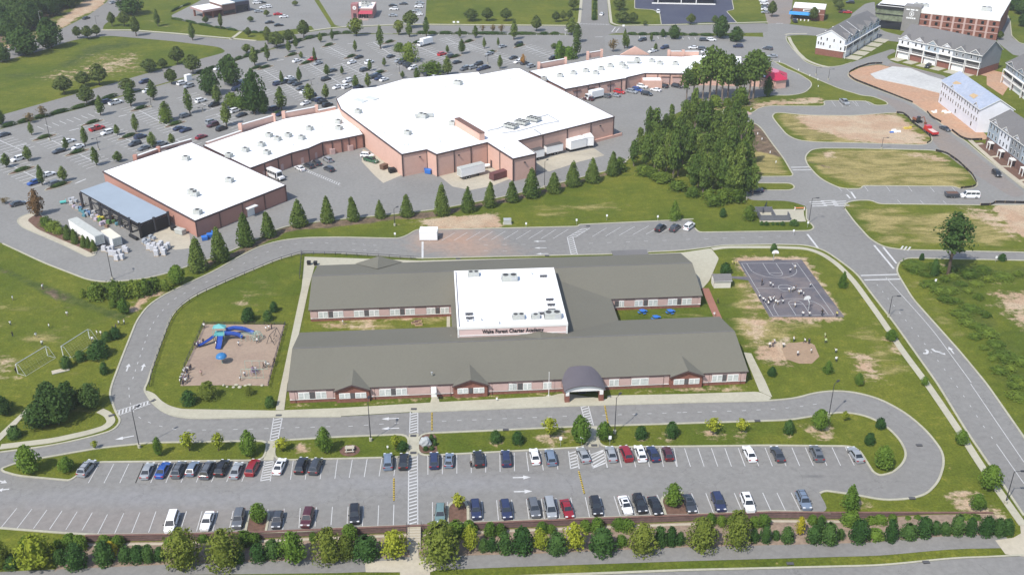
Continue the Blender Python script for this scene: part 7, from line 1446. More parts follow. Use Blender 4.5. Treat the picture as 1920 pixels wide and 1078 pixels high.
# shopping car park
def lot(text, tile_pts, where, group, head=None, full=False):
    rnd = random.Random(len(text))
    for s, p in zip(text.split(','), tile_pts):
        w = s.split(); h = (DA1 if head is None else head) + rnd.uniform(-.04, .04) + (math.pi if rnd.random() < .5 else 0)
        car(w[0], w[1], p, h, where, group, full=full)
GS = 'cars in the shopping car park'
lot('sedan dark,suv white,sedan dark,sedan white,sedan white,hatch blue,sedan white,suv grey,pickup brightred,suv white,pickup white,suv dark,sedan grey,suv navy,suv silver,sedan black', [(-182.07,347.59),(-166.33,322.95),(-155.66,330.83),(-156.27,341.09),(-150.81,334.98),(-152,301.57),(-150.32,308.9),(-144.61,300.8),(-151.16,354.7),(-145.84,350.13),(-155.2,386.03),(-131.93,338.1),(-127.34,333.71),(-132.45,345.66),(-122.71,338.1),(-118.64,335.53)], 'in the left part of the shopping car park', GS)
lot('sedan navy,sedan navy,suv maroon,suv black,sedan red,suv grey,suv white,suv black,suv white,sedan black,suv navy,suv silver,suv white,sedan white', [(-121.42,355.1),(-118.58,353.1),(-110.04,358.76),(-105.68,354.5),(-110.74,345.66),(-123.32,369.69),(-122.54,388.6),(-116.04,383.03),(-105.97,375.81),(-102.34,370.55),(-153.33,414.97),(-132.93,408.47),(-136.98,412.87),(-147.77,402.16)], 'in the car park above the row of small shops', GS)
lot('suv navy,sedan white,suv navy,sedan black,suv navy,sedan grey,suv navy,suv dark,sedan white,sedan grey,sedan white,sedan white,suv brightred,sedan silver,sedan dark,suv black,sedan white,sedan white,suv navy', [(-91.53,378.49),(-80.76,385.33),(-75.75,389.54),(-74.45,387.19),(-111,410.27),(-110.59,405.42),(-97.09,412.35),(-91.58,414.44),(-94.05,420.29),(-86.3,405.93),(-83.79,400.91),(-95.84,448.2),(-89.48,450.01),(-85.83,444.01),(-77.62,431.87),(-78.21,418.95),(-71.7,407.2),(-127.79,435.56),(-112.23,404.66)], 'in the middle of the shopping car park', GS)
lot('sedan white,suv white,sedan black,sedan dark,suv dark,suv white,suv white,suv navy,suv navy,sedan navy,sedan white,sedan silver,sedan dark,suv dark,suv white,suv dark,sedan white', [(-71.02,445.8),(-63.35,445.8),(-69.15,454.29),(-54.84,455.84),(-63.87,433.28),(-68.76,416.29),(-67.89,407.71),(-63.06,407.2),(-57.57,424.36),(-56.04,420.29),(-53.72,418.41),(-50.51,447.9),(-48.43,445.2),(-46.18,442.24),(-43.29,436.14),(-35.77,426.56),(-33.37,421.64)], 'in the car park behind the left of the supermarket', GS, DA2)
lot('suv brightred,sedan black,sedan silver,suv black,suv silver,sedan silver,suv navy,sedan dark,sedan white,sedan dark,suv silver,suv black,suv black,sedan silver', [(-31.93,459.59),(-24.36,445.8),(-10.42,460.54),(-14.79,442.83),(-17.18,437),(-20.08,437.58),(-11.35,437),(0.56,453.37),(2.69,446.7),(5.67,444.31),(8.34,439.03),(3.11,478.18),(18.42,452.45),(-4.43,473.49)], 'in the car park behind the right of the supermarket', GS, DA2 - .1)
lot('suv dark,suv navy,sedan white', [(62.47,486.06),(71.19,471.51),(64.58,465)], 'behind the right hand row of shops', GS, DA2 - .2)
lot('suv dark,suv white,sedan white,suv grey,sedan white,suv navy', [(92.01,486.05),(95.51,486.05),(84.56,471.33),(88.69,469.2),(89.13,463.55),(105.9,473.81)], 'at the right end of the shopping car park', GS, R(0))
cars2('sedan white', [(48.38,544.95),(46.44,538.2)], 'driving on the avenue at the top of the photo', None, full=False)
cars2('suv white', [(77.83,553.6),(77.72,541.56)], 'on the dark navy car park at the top', None, full=False)
cars2('sedan dark,sedan silver', [(-220.45,534.27),(-221.94,530.18),(-220.03,572.58),(-221.46,567.5)], 'driving on the road at the top left', None, full=False)
lot('suv white,sedan dark,suv white,sedan brightred,sedan white,sedan silver,sedan black,sedan white,sedan black', [(-140.7,568.88),(-138.26,570.26),(-132.87,558.9),(-123.52,541.56),(-119.27,535.3),(-135.09,547.95),(-123.97,522.38),(-134.61,558.01),(-117.95,516.51)], 'in the car park of the bank', 'cars at the bank', R(20))
lot('suv white,sedan dark,sedan silver,suv white,sedan silver,suv white,sedan black,sedan silver', [(-63.56,553.6),(-59.76,567.04),(-62.44,538.2),(-50.65,559.8),(-51.22,549.24),(-49.38,540.72),(-64.97,562.49),(-50.9,568.88)], 'beside the pink and red restaurant', 'cars at the restaurant', R(0))
lot('suv white,sedan grey,sedan white,sedan silver,suv white', [(138.91,567.5),(137.7,559.35),(136.37,553.38),(134.7,545.8),(139.91,574.92)], 'along the drive left of the cafe', 'cars left of the cafe', R(0))
cars2('suv black', [(145.29,529.57),(145.27,520.8)], 'at the kerb in front of the cafe', None, -1, False)
lot('sedan brightred,suv black,sedan maroon', [(178.24,545.8),(186.88,570.26),(176.18,546.87)], 'in the car park beside the office block', 'cars at the office', R(-10))
lot('sedan black,suv navy,suv grey,sedan dark,suv black,sedan navy,suv dark,sedan black,sedan grey,suv navy,suv silver', [(-83.57,402.9),(-80.12,394.79),(-95.38,414.18),(-89.01,411.83),(-71.82,383.03),(-87.58,371.86),(-112.97,412.35),(-107.55,402.65),(-108.68,378.49),(-159.1,387.19),(-111.62,362.27)], 'in the middle of the shopping car park', GS)
lot('suv dark,sedan navy,suv black,sedan navy,suv grey,sedan white,suv black', [(-58.55,422.45),(-48.59,449.4),(-44.45,438.74),(-13.62,434.71),(-20.74,434.71),(3.74,449.4),(-27.44,456.15)], 'in the car park behind the supermarket roof', GS, DA2)
# service yard
lot('suv maroon,suv grey,sedan silver,suv brightred,suv blue,suv white,suv black,sedan white,suv black,suv black,suv silver', [(30.26,390.96),(37.27,394.79),(41.15,396),(43.49,400.42),(51.02,403.41),(53.6,408.22),(54.19,397.71),(58.49,403.41),(62.05,408.47),(67.91,408.47),(48.58,400.91)], 'in the service yard behind the right hand shops', 'cars in the service yard', R(-35), True)
car('suv', 'white', (-49.17,326.31), R(-12), 'against the left wall of the supermarket', None)
car('pickup', 'green', (-47.22,321.75), R(-35), 'behind the white car at the supermarket wall', None)
cars2('sedan white,suv dark,suv dark,suv silver,suv dark', [(-71.17,315.88),(-68.39,312.6),(-69.36,318.88),(-65,314.23),(-66.89,321.75),(-63.31,316.38),(-64.06,325.19),(-59.74,319.21),(-62.83,316.38),(-57.39,310.5)], 'in the yard behind the small shops', 'cars behind the small shops')
car('sedan', 'dark', (-149.54,284.39), R(40), 'on the road at the left edge of the photo', None)

# larger vehicles
def wheels(root, pts, r=.48):
    m = MB(); Mx = Matrix.Rotation(R(90), 4, 'X'); m.lathe([(.02, -.15), (r, -.15), (r, .15), (.02, .15)], 12, 0, Mx); m.lathe([(r * .55, .155), (.02, .16)], 10, 1, Mx); m.lathe([(r * .55, -.155), (.02, -.16)], 10, 1, Mx); me = m.mesh('wheel', [TYRE, RIM])
    for x, y in pts: link('wheel', me, root, (x, y, r))
def bus(pos, head, label):
    r = thing('shuttle_bus', label, 'bus', (*pos, .05), head)
    mb = MB(); mb.taper(-3.9, 2.4, -1.15, 1.15, .55, 2.9, .12, .1); mb.taper(-3.75, 2.25, -1.02, 1.02, 2.9, 3.05, .3, .25); mb.taper(2.4, 3.9, -1.0, 1.0, .5, 1.35, .1, .1); mb.build('body', paint('white'), r)
    w = MB(); w.poly([(2.43, -.95, 1.4), (2.43, .95, 1.4), (2.3, .9, 2.55), (2.3, -.9, 2.55)]); w.build('windscreen', CGL, r)
    for s in (1, -1):
        for i in range(5): m = MB(); m.box(-3.4 + i * .95, -2.65 + i * .95, s * 1.11 - .03, s * 1.11 + .03, 1.65, 2.5); m.build('window', CGL, r)
    m = MB(); m.box(1.4, 2.1, -1.19, -1.1, .7, 2.5); m.build('door', DGLASS, r); m = MB(); m.box(3.85, 3.95, -1, 1, .45, .75); m.build('bumper', BLK, r); wheels(r, [(2.9, 1), (2.9, -1), (-2.4, 1), (-2.4, -1)])
bus((-76.2,306.68), ang((-79.44,309.07), (-73.42,303.55)), 'white shuttle bus parked behind the garden store')
def box_truck(pos, head, label, cab='white'):
    r = thing('box_truck', label, 'truck', (*pos, .05), head)
    mb = MB(); mb.box(-4.2, 1.9, -1.2, 1.2, .95, 3.5); mb.build('cargo_box', WHT, r); mb = MB(); mb.box(-4.2, 3.6, -.5, .5, .55, .95); mb.build('chassis', BLK, r)
    mb = MB(); mb.taper(2.05, 3.9, -1.05, 1.05, .55, 2.5, .18, .1); mb.build('cab', paint(cab), r); mb = MB(); mb.poly([(3.86, -.9, 1.5), (3.86, .9, 1.5), (3.77, .85, 2.35), (3.77, -.85, 2.35)]); mb.build('windscreen', CGL, r); wheels(r, [(3.0, .95), (3.0, -.95), (-2.8, .95), (-2.8, -.95)])
box_truck((-41.16,477.26), DA2 + math.pi - .1, 'white box truck crossing the shopping car park')
def trailer(pos, head, L, label, roofm=WHT, wheels_=True, z0=1.15, H=2.7, name='semi_trailer', cat='trailer'):
    r = thing(name, label, cat, (*pos, .05), head)
    mb = MB(); mb.box(-L / 2, L / 2, -1.28, 1.28, z0, z0 + H); mb.build('cargo_box', WHT, r); mb = MB(); mb.box(-L / 2 - .03, L / 2 + .03, -1.31, 1.31, z0 + H, z0 + H + .05); mb.build('roof', roofm, r)
    mb = MB(); mb.box(L / 2, L / 2 + .05, -1.15, -.03, z0 + .15, z0 + H - .15); mb.box(L / 2, L / 2 + .05, .03, 1.15, z0 + .15, z0 + H - .15); mb.build('rear_doors', UNIT, r)
    if wheels_: wheels(r, [(L / 2 - 2, 1), (L / 2 - 2, -1), (L / 2 - 3.2, 1), (L / 2 - 3.2, -1)]); mb = MB(); mb.box(-L / 2 + 2, -L / 2 + 2.2, -.8, .8, .0, z0); mb.build('landing_legs', BLK, r)
    else: mb = MB(); mb.box(-L / 2, L / 2, -1.1, 1.1, 0, z0); mb.build('base_frame', BLK, r)
    return r
A, B = [(-125.25,265.65),(-113.57,254.07)]; trailer(lerp(A, B, .5), ang(A, B), dist(A, B), 'long white semi trailer parked beside the upright evergreens', UNIT)
A, B = [(-114.05,260.3),(-109.64,255.51)]; trailer(lerp(A, B, .5), ang(A, B), dist(A, B) + 1, 'short cream container beside the white trailer', mat('cream_paint', (.62, .58, .47), .6), False, .2, 2.4, 'storage_container', 'container')
A, B = [(-16.71,305.71),(-9.71,310.55)]; trailer(lerp(A, B, .5), ang(A, B) + math.pi, dist(A, B) + .6, 'grey topped white trailer at the loading dock of the supermarket', UNIT)
A, B = [(6.32,325.98),(9.08,328.2)]; 
for (a, b), lab, rm_ in (([(10.44,328.09),(16.19,331.71)], 'dark roofed white trailer backed up to the supermarket wall', SCREEN), ([(6.14,324.1),(9.64,326.31)], 'shorter dark roofed trailer next to the bump out of the supermarket', SCREEN)):
    trailer(lerp(a, b, .5), ang(a, b), dist(a, b), lab, rm_).scale = (1, 1.9, .95)
for (a, b), lab in (([(18.71,333.67),(23.81,336.93)], 'tall white container standing by the supermarket wall'), ([(24.8,337.87),(27.46,338.35)], 'smaller white container at the right end of the loading area')):
    r = trailer(lerp(a, b, .5), ang(a, b), dist(a, b) + .6, lab, WHT, False, .9, 3.0, 'storage_container', 'container'); r.scale = (1, 2.5, 1.02)
A, B = [(30.84,391.61),(34.2,394.01)]; box_truck(lerp(A, B, .5), ang(B, A), 'white box truck in the service yard behind the right shops')
A, B = [(-25.96,260.58),(-20.95,260.58)]
r = trailer(lerp(A, B, .5), ang(A, B), dist(A, B), 'white storage container at the end of the rear parking bays', WHT, False, .15, 2.5, 'storage_container', 'container'); r.scale = (1, 1.35, 1)
# builders' machines on the street beside the plot
def excavator(pos, head, label, col):
    r = thing('building_machine', label, 'machine', (*pos, .05), head)
    for s in (1, -1): m = MB(); m.taper(-1.6, 1.6, s * .95 - .25, s * .95 + .25, 0, .75, .35, 0); m.build('track', BLK, r)
    m = MB(); m.taper(-1.7, .4, -1.05, 1.05, .8, 1.7, .1, .1); m.build('engine_body', paint(col), r); m = MB(); m.taper(.3, 1.5, -1.0, .1, .8, 2.5, .15, .1); m.build('cab', CGL, r)
    m = MB(); m.path([(.4, .6, 1.4), (2.3, .6, 2.6), (3.5, .6, 1.0)], .17, 6); m.box(3.2, 3.9, .2, 1.0, .3, 1.0); m.build('boom', paint(col), r)
excavator((150.91,363.73), ang((150.77,368.32), (152.9,363.05)), 'rusty brown building machine by the silt fence', 'rust')
r = thing('delivery_truck', 'bright red flatbed truck with a pale load beside the bare plot', 'truck', (*(150.95,350.52), .05), ang((152.64,348.94), (151.52,356.48)))
mb = MB(); mb.taper(1.2, 3.3, -1.1, 1.1, .5, 2.4, .15, .1); mb.box(-3.4, 1.1, -1.15, 1.15, .8, 1.1); mb.box(-3.4, 1.1, 1.05, 1.15, 1.1, 1.6); mb.box(-3.4, 1.1, -1.15, -1.05, 1.1, 1.6); mb.box(-3.45, -3.35, -1.15, 1.15, .8, 1.6); mb.build('body', paint('brightred'), r)
mb = MB(); mb.box(-3.0, .8, -1.0, 1.0, 1.1, 1.55); mb.build('load', mat('pale_load', (.55, .42, .38), .8), r); mb = MB(); mb.poly([(3.24, -.9, 1.45), (3.24, .9, 1.45), (3.17, .85, 2.25), (3.17, -.85, 2.25)]); mb.build('windscreen', CGL, r); wheels(r, [(2.4, 1), (2.4, -1), (-2.2, 1), (-2.2, -1)])
a, b = [(133.51,290.84),(137.79,290.84)]
r = thing('dump_trailer', 'dark open trailer coupled behind the white van', 'trailer', (*lerp(a, b, .5), .05), ang(a, b)); mb = MB(); mb.taper(-1.9, 1.9, -1.1, 1.1, .5, 1.5, -.1, -.1); mb.build('body', paint('dark'), r); mb = MB(); mb.box(-1.8, 1.8, -1, 1, 1.5, 1.52); mb.build('load', MULCH, r); mb = MB(); mb.box(1.9, 3.0, -.06, .06, .5, .6); mb.build('drawbar', BLK, r); wheels(r, [(.5, 1), (.5, -1), (-.5, 1), (-.5, -1)], .35)

# ------------------------------------------------------------------ street furniture, walls, fences
ROWB = MB()
# retaining wall: stepped courses of split-face block
wr = thing('retaining_wall', 'long brown block retaining wall below the school car park', 'wall', (WALL[5][0], WALL[5][1], 0))
Wl = [(x - WALL[5][0], y - WALL[5][1]) for x, y in WALL]
WM_ = [mat('wall_block', (.150, .095, .085), .95, .3, 1.3), mat('wall_block_dark', (.115, .08, .078), .95, .3, 1.1)]
for i in range(6):
    mb = MB(); ribbon(mb, Wl, .30 - i * .012, -1.45 + i * .27, -1.45 + (i + 1) * .27 - .025); mb.build('block_course', WM_[i % 2], wr)
mb = MB(); ribbon(mb, Wl, .42, .15, .24); mb.build('coping', BRICKB, wr)
mb = MB(); ribbon(mb, [(x, y - .9) for x, y in Wl], .55, -1.2, -1.12); o = mb.build('drain_strip', CONC2, kind='structure'); o.location = (WALL[5][0], WALL[5][1], 0)
# steps through the wall
a, b = (-17.26,139.51), (-16.97,134.76)
st = thing('concrete_steps', 'flight of concrete steps with dark handrails cut through the hedge', 'steps', (b[0], b[1], -1.2), ang(b, a) - R(90))
Ls = dist(a, b); sm_ = MB(); sm_.box(-1.15, 1.15, 0, Ls / 9 + .06, -.15, .14); sme = sm_.mesh('step', [CONC2])
for i in range(9): link('step', sme, st, (0, i * Ls / 9, i * .135))
for s in (-1.25, 1.25):
    m = MB(); m.path([(s, 0, .9), (s, Ls, 2.1)], .045, 5); [m.tube((s, Ls * t, 1.2 * t), (s, Ls * t, .9 + 1.2 * t), .04, .04, 5) for t in (0, .33, .66, 1)]; m.build('handrail', DKMET, st)
# lamp posts: base, top, arm direction
def lamp(base, h, label, arm=(1,), arm_dir=0., pole=DKMET):
    r = thing('street_lamp', label, 'street lamp', (*base, gz(*base)), arm_dir, 'street lamps')
    m = MB(); m.tube((0, 0, 0), (0, 0, .7), .32, .32, 10); m.build('base', CONC, r); m = MB(); m.tube((0, 0, .7), (0, 0, h), .10, .065, 8); m.build('pole', pole, r)
    for s in arm: 
        m = MB(); m.tube((0, 0, h - .08), (s * 1.2, 0, h + .05), .05, .05, 6); m.build('arm', pole, r); m = MB(); m.box(s * 1.55 - .42, s * 1.55 + .42, -.2, .2, h - .02, h + .13); m.build('lamp_head', DKMET, r)
for q, d in zip([(-73.2,162.42,8.91)], (1,)): lamp(q[:2], q[2], 'dark lamp post at the left end of the school island', (1,), 1.0)
lamp(*[(q[:2], q[2]) for q in [(-28.02,164.7,9.21)]][0], 'dark lamp post on the island below the middle gable', (1,), 1.6)
lamp(*[(q[:2], q[2]) for q in [(20.6,167.28,8.53)]][0], 'dark lamp post on the island right of the entrance porch', (1,), 1.0)
lamp(*[(q[:2], q[2]) for q in [(64.96,172.43,8.31)]][0], 'tall lamp post inside the turning loop at right', (1,), .8)
lamp(*[(q[:2], q[2]) for q in [(91.33,215.16,5.63)]][0], 'lamp post beside the avenue right of the lawn', (1,), 0)
lamp(*[(q[:2], q[2]) for q in [(89.66,145.5,7.32)]][0], 'lamp post beside the avenue near the bottom right corner', (1,), 0)
lamp(*[(q[:2], q[2]) for q in [(86.52,271.11,7.84)]][0], 'lamp post at the corner of the crossroads', (1,), 0)
lamp(*[(q[:2], q[2]) for q in [(-103.81,234.92,8.05)]][0], 'lamp post beside the service road bend', (1,), 2)
for q in [(-163.75,343.38,8.19),(-142.87,333.22,4.52),(-139.99,381.77,3.55)]: lamp(q[:2], q[2], 'thin lamp post among the cars of the shopping car park', (1, -1), DA1)
for q in [(-118.56,376.16,1.94)] + [(-83.15,411.81,2.26)] + [(-48.27,429.25,4.26),(-10.71,445.05,3.58)]: lamp(q[:2], q[2], 'thin lamp post in the middle of the shopping car park', (1, -1), DA1)
for q in [(-235.33,510.28,8.81)]: lamp(q[:2], q[2], 'pale road lamp in front of the woodland', (1,), .2, GREYW)
for q in [(-210.69,517.93,4.7)]: lamp(q[:2], q[2], 'lamp post above the boulevard bend', (1,), 0)
for q in [(10.26,298.68,8.78)] + [(-33.98,269.2,5.32)]: lamp(q[:2], q[2], 'slim lamp post among the conical evergreens', (1,), 1.0)
for q in [(129.84,426.49,3.47),(133.29,419.7,4.57)]: lamp(q[:2], q[2], 'lamp post on the verge of the curving street', (1,), 0)
for q in [(128.03,334.12,4.2)]: lamp(q[:2], q[2], 'lamp post between the two empty plots', (1,), 0)
# flag pole by the porch
q = [(7.79,180.39,5.14)][0]; r = thing('flag_pole', 'white flagless pole on the lawn left of the porch', 'flag pole', (q[0], q[1], 0)); m = MB(); m.tube((0, 0, .15), (0, 0, max(6, q[2])), .07, .04, 8); m.lathe([(.02, 6.0), (.09, 6.08), (.02, 6.18)], 8); m.build('pole', WHT, r); m = MB(); m.tube((0, 0, 0), (0, 0, .15), .55, .55, 12); m.build('base', CONC, r)
# speed bumps
def bump(a, b, label):
    r = thing('speed_bump', label, 'speed bump', (*a, .03), ang(a, b), 'speed bumps'); L = dist(a, b); n = int(L / .5)
    m = MB(); m.taper(0, L, -.16, .16, 0, .06, .05, .1); m.build('rubber_strip', BLK, r); y = MB()
    for i in range(n): y.taper(i * L / n + .04, i * L / n + L / n * .62, -.17, .17, .0, .066, .02, .1)
    y.build('yellow_band', YELP, r)
bump(*[(-22.21,152.8),(-21.53,146.19)], 'yellow banded speed bump across the lot left of the hatched crossing'); bump(*[(12.7,154.95),(13.36,148.21)], 'yellow banded speed bump across the right of the lot')
bump(*[(-16.57,174.47),(-16.12,168.07)], 'yellow banded speed bump on the drive before the left side door'); bump(*[(19.42,176.95),(19.55,170.54)], 'yellow banded speed bump on the drive right of the porch crossing')
# signs
def post_sign(p, label, h=1.9, w=.5, hh=.65, m=None, rot=0.):
    r = thing('post_sign', label, 'sign', (*p, .0), rot, 'small signs'); a = MB(); a.tube((0, 0, 0), (0, 0, h), .035, .035, 6); a.build('post', GREYW, r); a = MB(); a.box(-w / 2, w / 2, -.05, -.02, h - hh, h); a.build('sign_plate', m or WHT, r)
for q in [(9.56,162.91),(13.7,163.2),(19.27,163.2)]: post_sign(q, 'white sign plate on a post facing the accessible bays', 2.3, .55, .8)
for q in [(-32.97,260.33),(4.05,267.31),(18.72,269.84),(27.78,273.04),(42.59,272.4)]: post_sign(q, 'small pale sign post along the rear parking bays', 1.9)
for q in [(85.29,267.94),(79.81,262.38),(129.92,245.13),(108.64,231.6)]: post_sign(q, 'small pale sign post near the crossroads', 1.9)
for q in [(-31.29,180.22),(-3.21,178.71),(-24.38,161.89)]: post_sign(q, 'small white marker on the front lawn of the school', .9, .35, .5)
for q in [(-29.41,517.93),(-27.38,517.93)] + [(26.58,501.91),(55.73,510.28)]: post_sign(q, 'white sign at the kerb of the boulevard', 2.2, 1.2, .9)
# drains at the kerbs
SL_ = mat('drain_iron', (.075, .075, .078), .8)
def drain(p, rot=0.):
    r = thing('storm_drain', 'dark storm drain opening in the kerb', 'drain', (*p, gz(*p)), rot, 'storm drains'); m = MB(); m.box(-.6, .6, -.32, .32, .0, .17); m.build('lid', SL_, r); m = MB(); m.box(-.5, .5, -.35, -.2, .04, .15); m.build('opening', BLK, r)
for q, t in zip([(-75.63,178.74),(-82.5,173.32),(-48.06,173.32)] + [(-20.42,175.64),(-19.72,166.26),(-19.24,160.63),(-1.25,168.32),(16.19,163.06)] + [(50.15,171.42),(73.21,146.95),(80.26,163.11)] + [(-14.61,247.22),(9.55,248.99),(22.02,268.82)], [1, .5] + [0] * 20): drain(q, t)
r = None
for q in [(47.25,131.25)] + [(70.05,130.83)]: drain(q)
# boulder, picnic table, utility boxes
r = thing('boulder', 'large pale grey boulder standing in a mulched bed beside the crossing', 'boulder', (*(-17.06,163.2), 0))
rnd = random.Random(4); mb = MB(); n = 12; prof = [(1.0, 0), (1.15, .5), (1.05, 1.1), (.8, 1.65), (.35, 1.95)]; vs = []
for k, (rr, z) in enumerate(prof):
    for i in range(n): a = i * 6.283 / n; q = rr * (1 + rnd.uniform(-.13, .13)); vs.append((q * math.cos(a) * 1.05, q * math.sin(a) * .7, z + rnd.uniform(-.1, .1)))
mb.add(vs + [(.1, 0, 2.0)], [(k * n + i, k * n + (i + 1) % n, (k + 1) * n + (i + 1) % n, (k + 1) * n + i) for k in range(4) for i in range(n)] + [(4 * n + i, 4 * n + (i + 1) % n, 5 * n) for i in range(n)]); mb.build('rock', mat('pale_rock', (.33, .35, .35), .9, .2, 1.2), r)
sheet('planting_bed', [rounded([(-18.63,166.32),(-18.14,166.93),(-15.29,166.93),(-14.55,161.03),(-14.86,160.6),(-18.23,160.6)], 1)], .05, MULCH)
r = thing('picnic_table', 'concrete picnic table with benches on the school island', 'table', (*(-31.74,161.46), 0), .1)
mb = MB(); mb.box(-.9, .9, -.45, .45, .7, .8); mb.build('tabletop', CONC2, r)
for s in (-1, 1): m = MB(); m.box(-.9, .9, s * .85 - .16, s * .85 + .16, .4, .48); m.build('bench', CONC2, r); m = MB(); m.box(s * .6 - .08, s * .6 + .08, -.8, .8, 0, .7); m.build('leg', UNIT, r)
sheet('mulch_ring', [[((-31.74,161.46)[0] + 2 * math.cos(k * .524), (-31.74,161.46)[1] + 1.9 * math.sin(k * .524)) for k in range(12)]], .04, MULCH)
sheet('mulched_bay', [rounded([(-47.1,142.65),(-43.5,142.65),(-43.1,137.84),(-46.7,137.93)], .6)], .07, MULCH); kerb([(-46.7,137.93),(-47.15,142.85),(-43.54,142.85),(-43.1,137.84)], r=.8)
sheet('mulched_bay', [rounded([(-11.55,144.11),(-10.37,146.19),(-8.75,146.19),(-8.02,144.11),(-7.81,140.27),(-11.4,140.27)], 1)], .07, MULCH); kerb([(-11.44,140.36),(-11.68,144.61),(-10.38,146.34),(-8.76,146.34),(-7.98,144.61),(-7.75,140.36)], r=1.2, w=.5)
sheet('mulched_bay', [rounded([(27.12,146.59),(29.13,148.21),(31.59,148.21),(31.48,142.17),(27.66,142.17)], 1)], .07, MULCH); kerb([(27.52,142.08),(27.12,146.59),(28.83,148.37),(31.63,148.52)], r=1.2, w=.5)
for q, lab in zip([(-1.35,270.73)] + [(-87.06,259.97),(-85.87,261.17),(-84.67,262.38)], ('grey utility cabinet alone on the grass bank', 'blue wheeled bin at the wall of the garden store', '', '')):
    if 'utility' in lab: 
        r = thing('utility_cabinet', lab, 'cabinet', (*q, 0), .05); m = MB(); m.box(-1.1, 1.1, -.7, .7, .1, 1.5); m.build('box', UNIT, r); m = MB(); m.box(-1.3, 1.3, -.9, .9, 0, .1); m.build('base', CONC, r); m = MB(); m.taper(-1.15, 1.15, -.75, .75, 1.5, 1.6, .3, .2); m.build('lid', GREYW, r)
r = thing('utility_cabinet', 'white utility cabinet in the shopping car park above the dark trees', 'cabinet', (*(-135.96,418.38), .05), DA1); m = MB(); m.box(-1.3, 1.3, -.9, .9, .1, 2.6); m.build('box', WHT, r); m = MB(); m.box(-1.4, 1.4, -1, 1, 0, .1); m.build('base', CONC, r)
def bin_(p, rot, label, col, group, L=1.8, w=1.2, h=1.3):
    r = thing('waste_bin', label, 'bin', (*p, .06), rot, group); m = MB(); m.taper(-L / 2 + .1, L / 2 - .1, -w / 2 + .1, w / 2 - .1, .1, h, -.1, -.1); m.build('body', col, r); m = MB(); m.taper(-L / 2, L / 2, -w / 2, w / 2, h, h + .12, .15, .2); m.build('lid', col, r)
BLUEP = mat('blue_plastic', (.03, .14, .46), .5); 
for q in [(-86.39,259.37),(-85.36,261.17),(-84.48,262.99)]: bin_(q, .35, 'blue bin against the brick wall of the garden store', BLUEP, 'blue bins', 1.7, 1.5, 1.1)
bin_((-94.38,263.6), -.5, 'grey skip bin beside the plant shelter', UNIT, None, 3, 1.8, 1.5); bin_((-97.14,266.07), -.5, 'small dark bin beside the plant shelter', BLK, None, 1.4, 1.2, 1.2)
bin_((-29.96,312.55), .2, 'blue skip bin at the supermarket wall', mat('skip_blue', (.08, .16, .38), .6), None, 3.2, 1.8, 1.5); bin_((-27.21,310.94), -.4, 'blue and black bin in the corner of the supermarket wall', BLUEP, None, 2.2, 1.6, 1.4)
bin_((-42.2,314.99), .9, 'rusty metal bin at the supermarket wall', mat('rust_metal', (.13, .075, .05), .8, .3, 2), None, 2.4, 1.8, 1.6); bin_((-39.21,311.74), .5, 'black bin near the corner of the supermarket', BLK, None, 2.2, 1.8, 1.5)
a, b = [(-7.3,304.3),(-0.75,309.83)]; r = thing('compactor', 'dark red roll off container in front of the supermarket bump out', 'container', (*lerp(a, b, .5), .06), ang(a, b)); m = MB(); m.taper(-3.4, 2.6, -1.2, 1.2, .2, 2.3, .1, .08); m.build('container_body', mat('dark_red_steel', (.12, .05, .05), .7, .2, 1), r); m = MB(); m.box(2.7, 4.2, -1.1, 1.1, .2, 2.6); m.build('ram_housing', mat('rust_metal', (.13, .075, .05), .8), r)
r = thing('gas_tank', 'white round tank beside the loading dock trailer', 'tank', (*(-8.42,315.57), .06), .3); m = MB(); m.lathe([(.02, -1.3), (.5, -1.15), (.62, -.9), (.62, .9), (.5, 1.15), (.02, 1.3)], 12, 0, Matrix.Translation((0, 0, .95)) @ Matrix.Rotation(R(90), 4, 'Y')); m.build('vessel', WHT, r, smooth=True); m = MB(); m.box(-.8, -.6, -.4, .4, 0, .5); m.box(.6, .8, -.4, .4, 0, .5); m.build('cradle', UNIT, r)
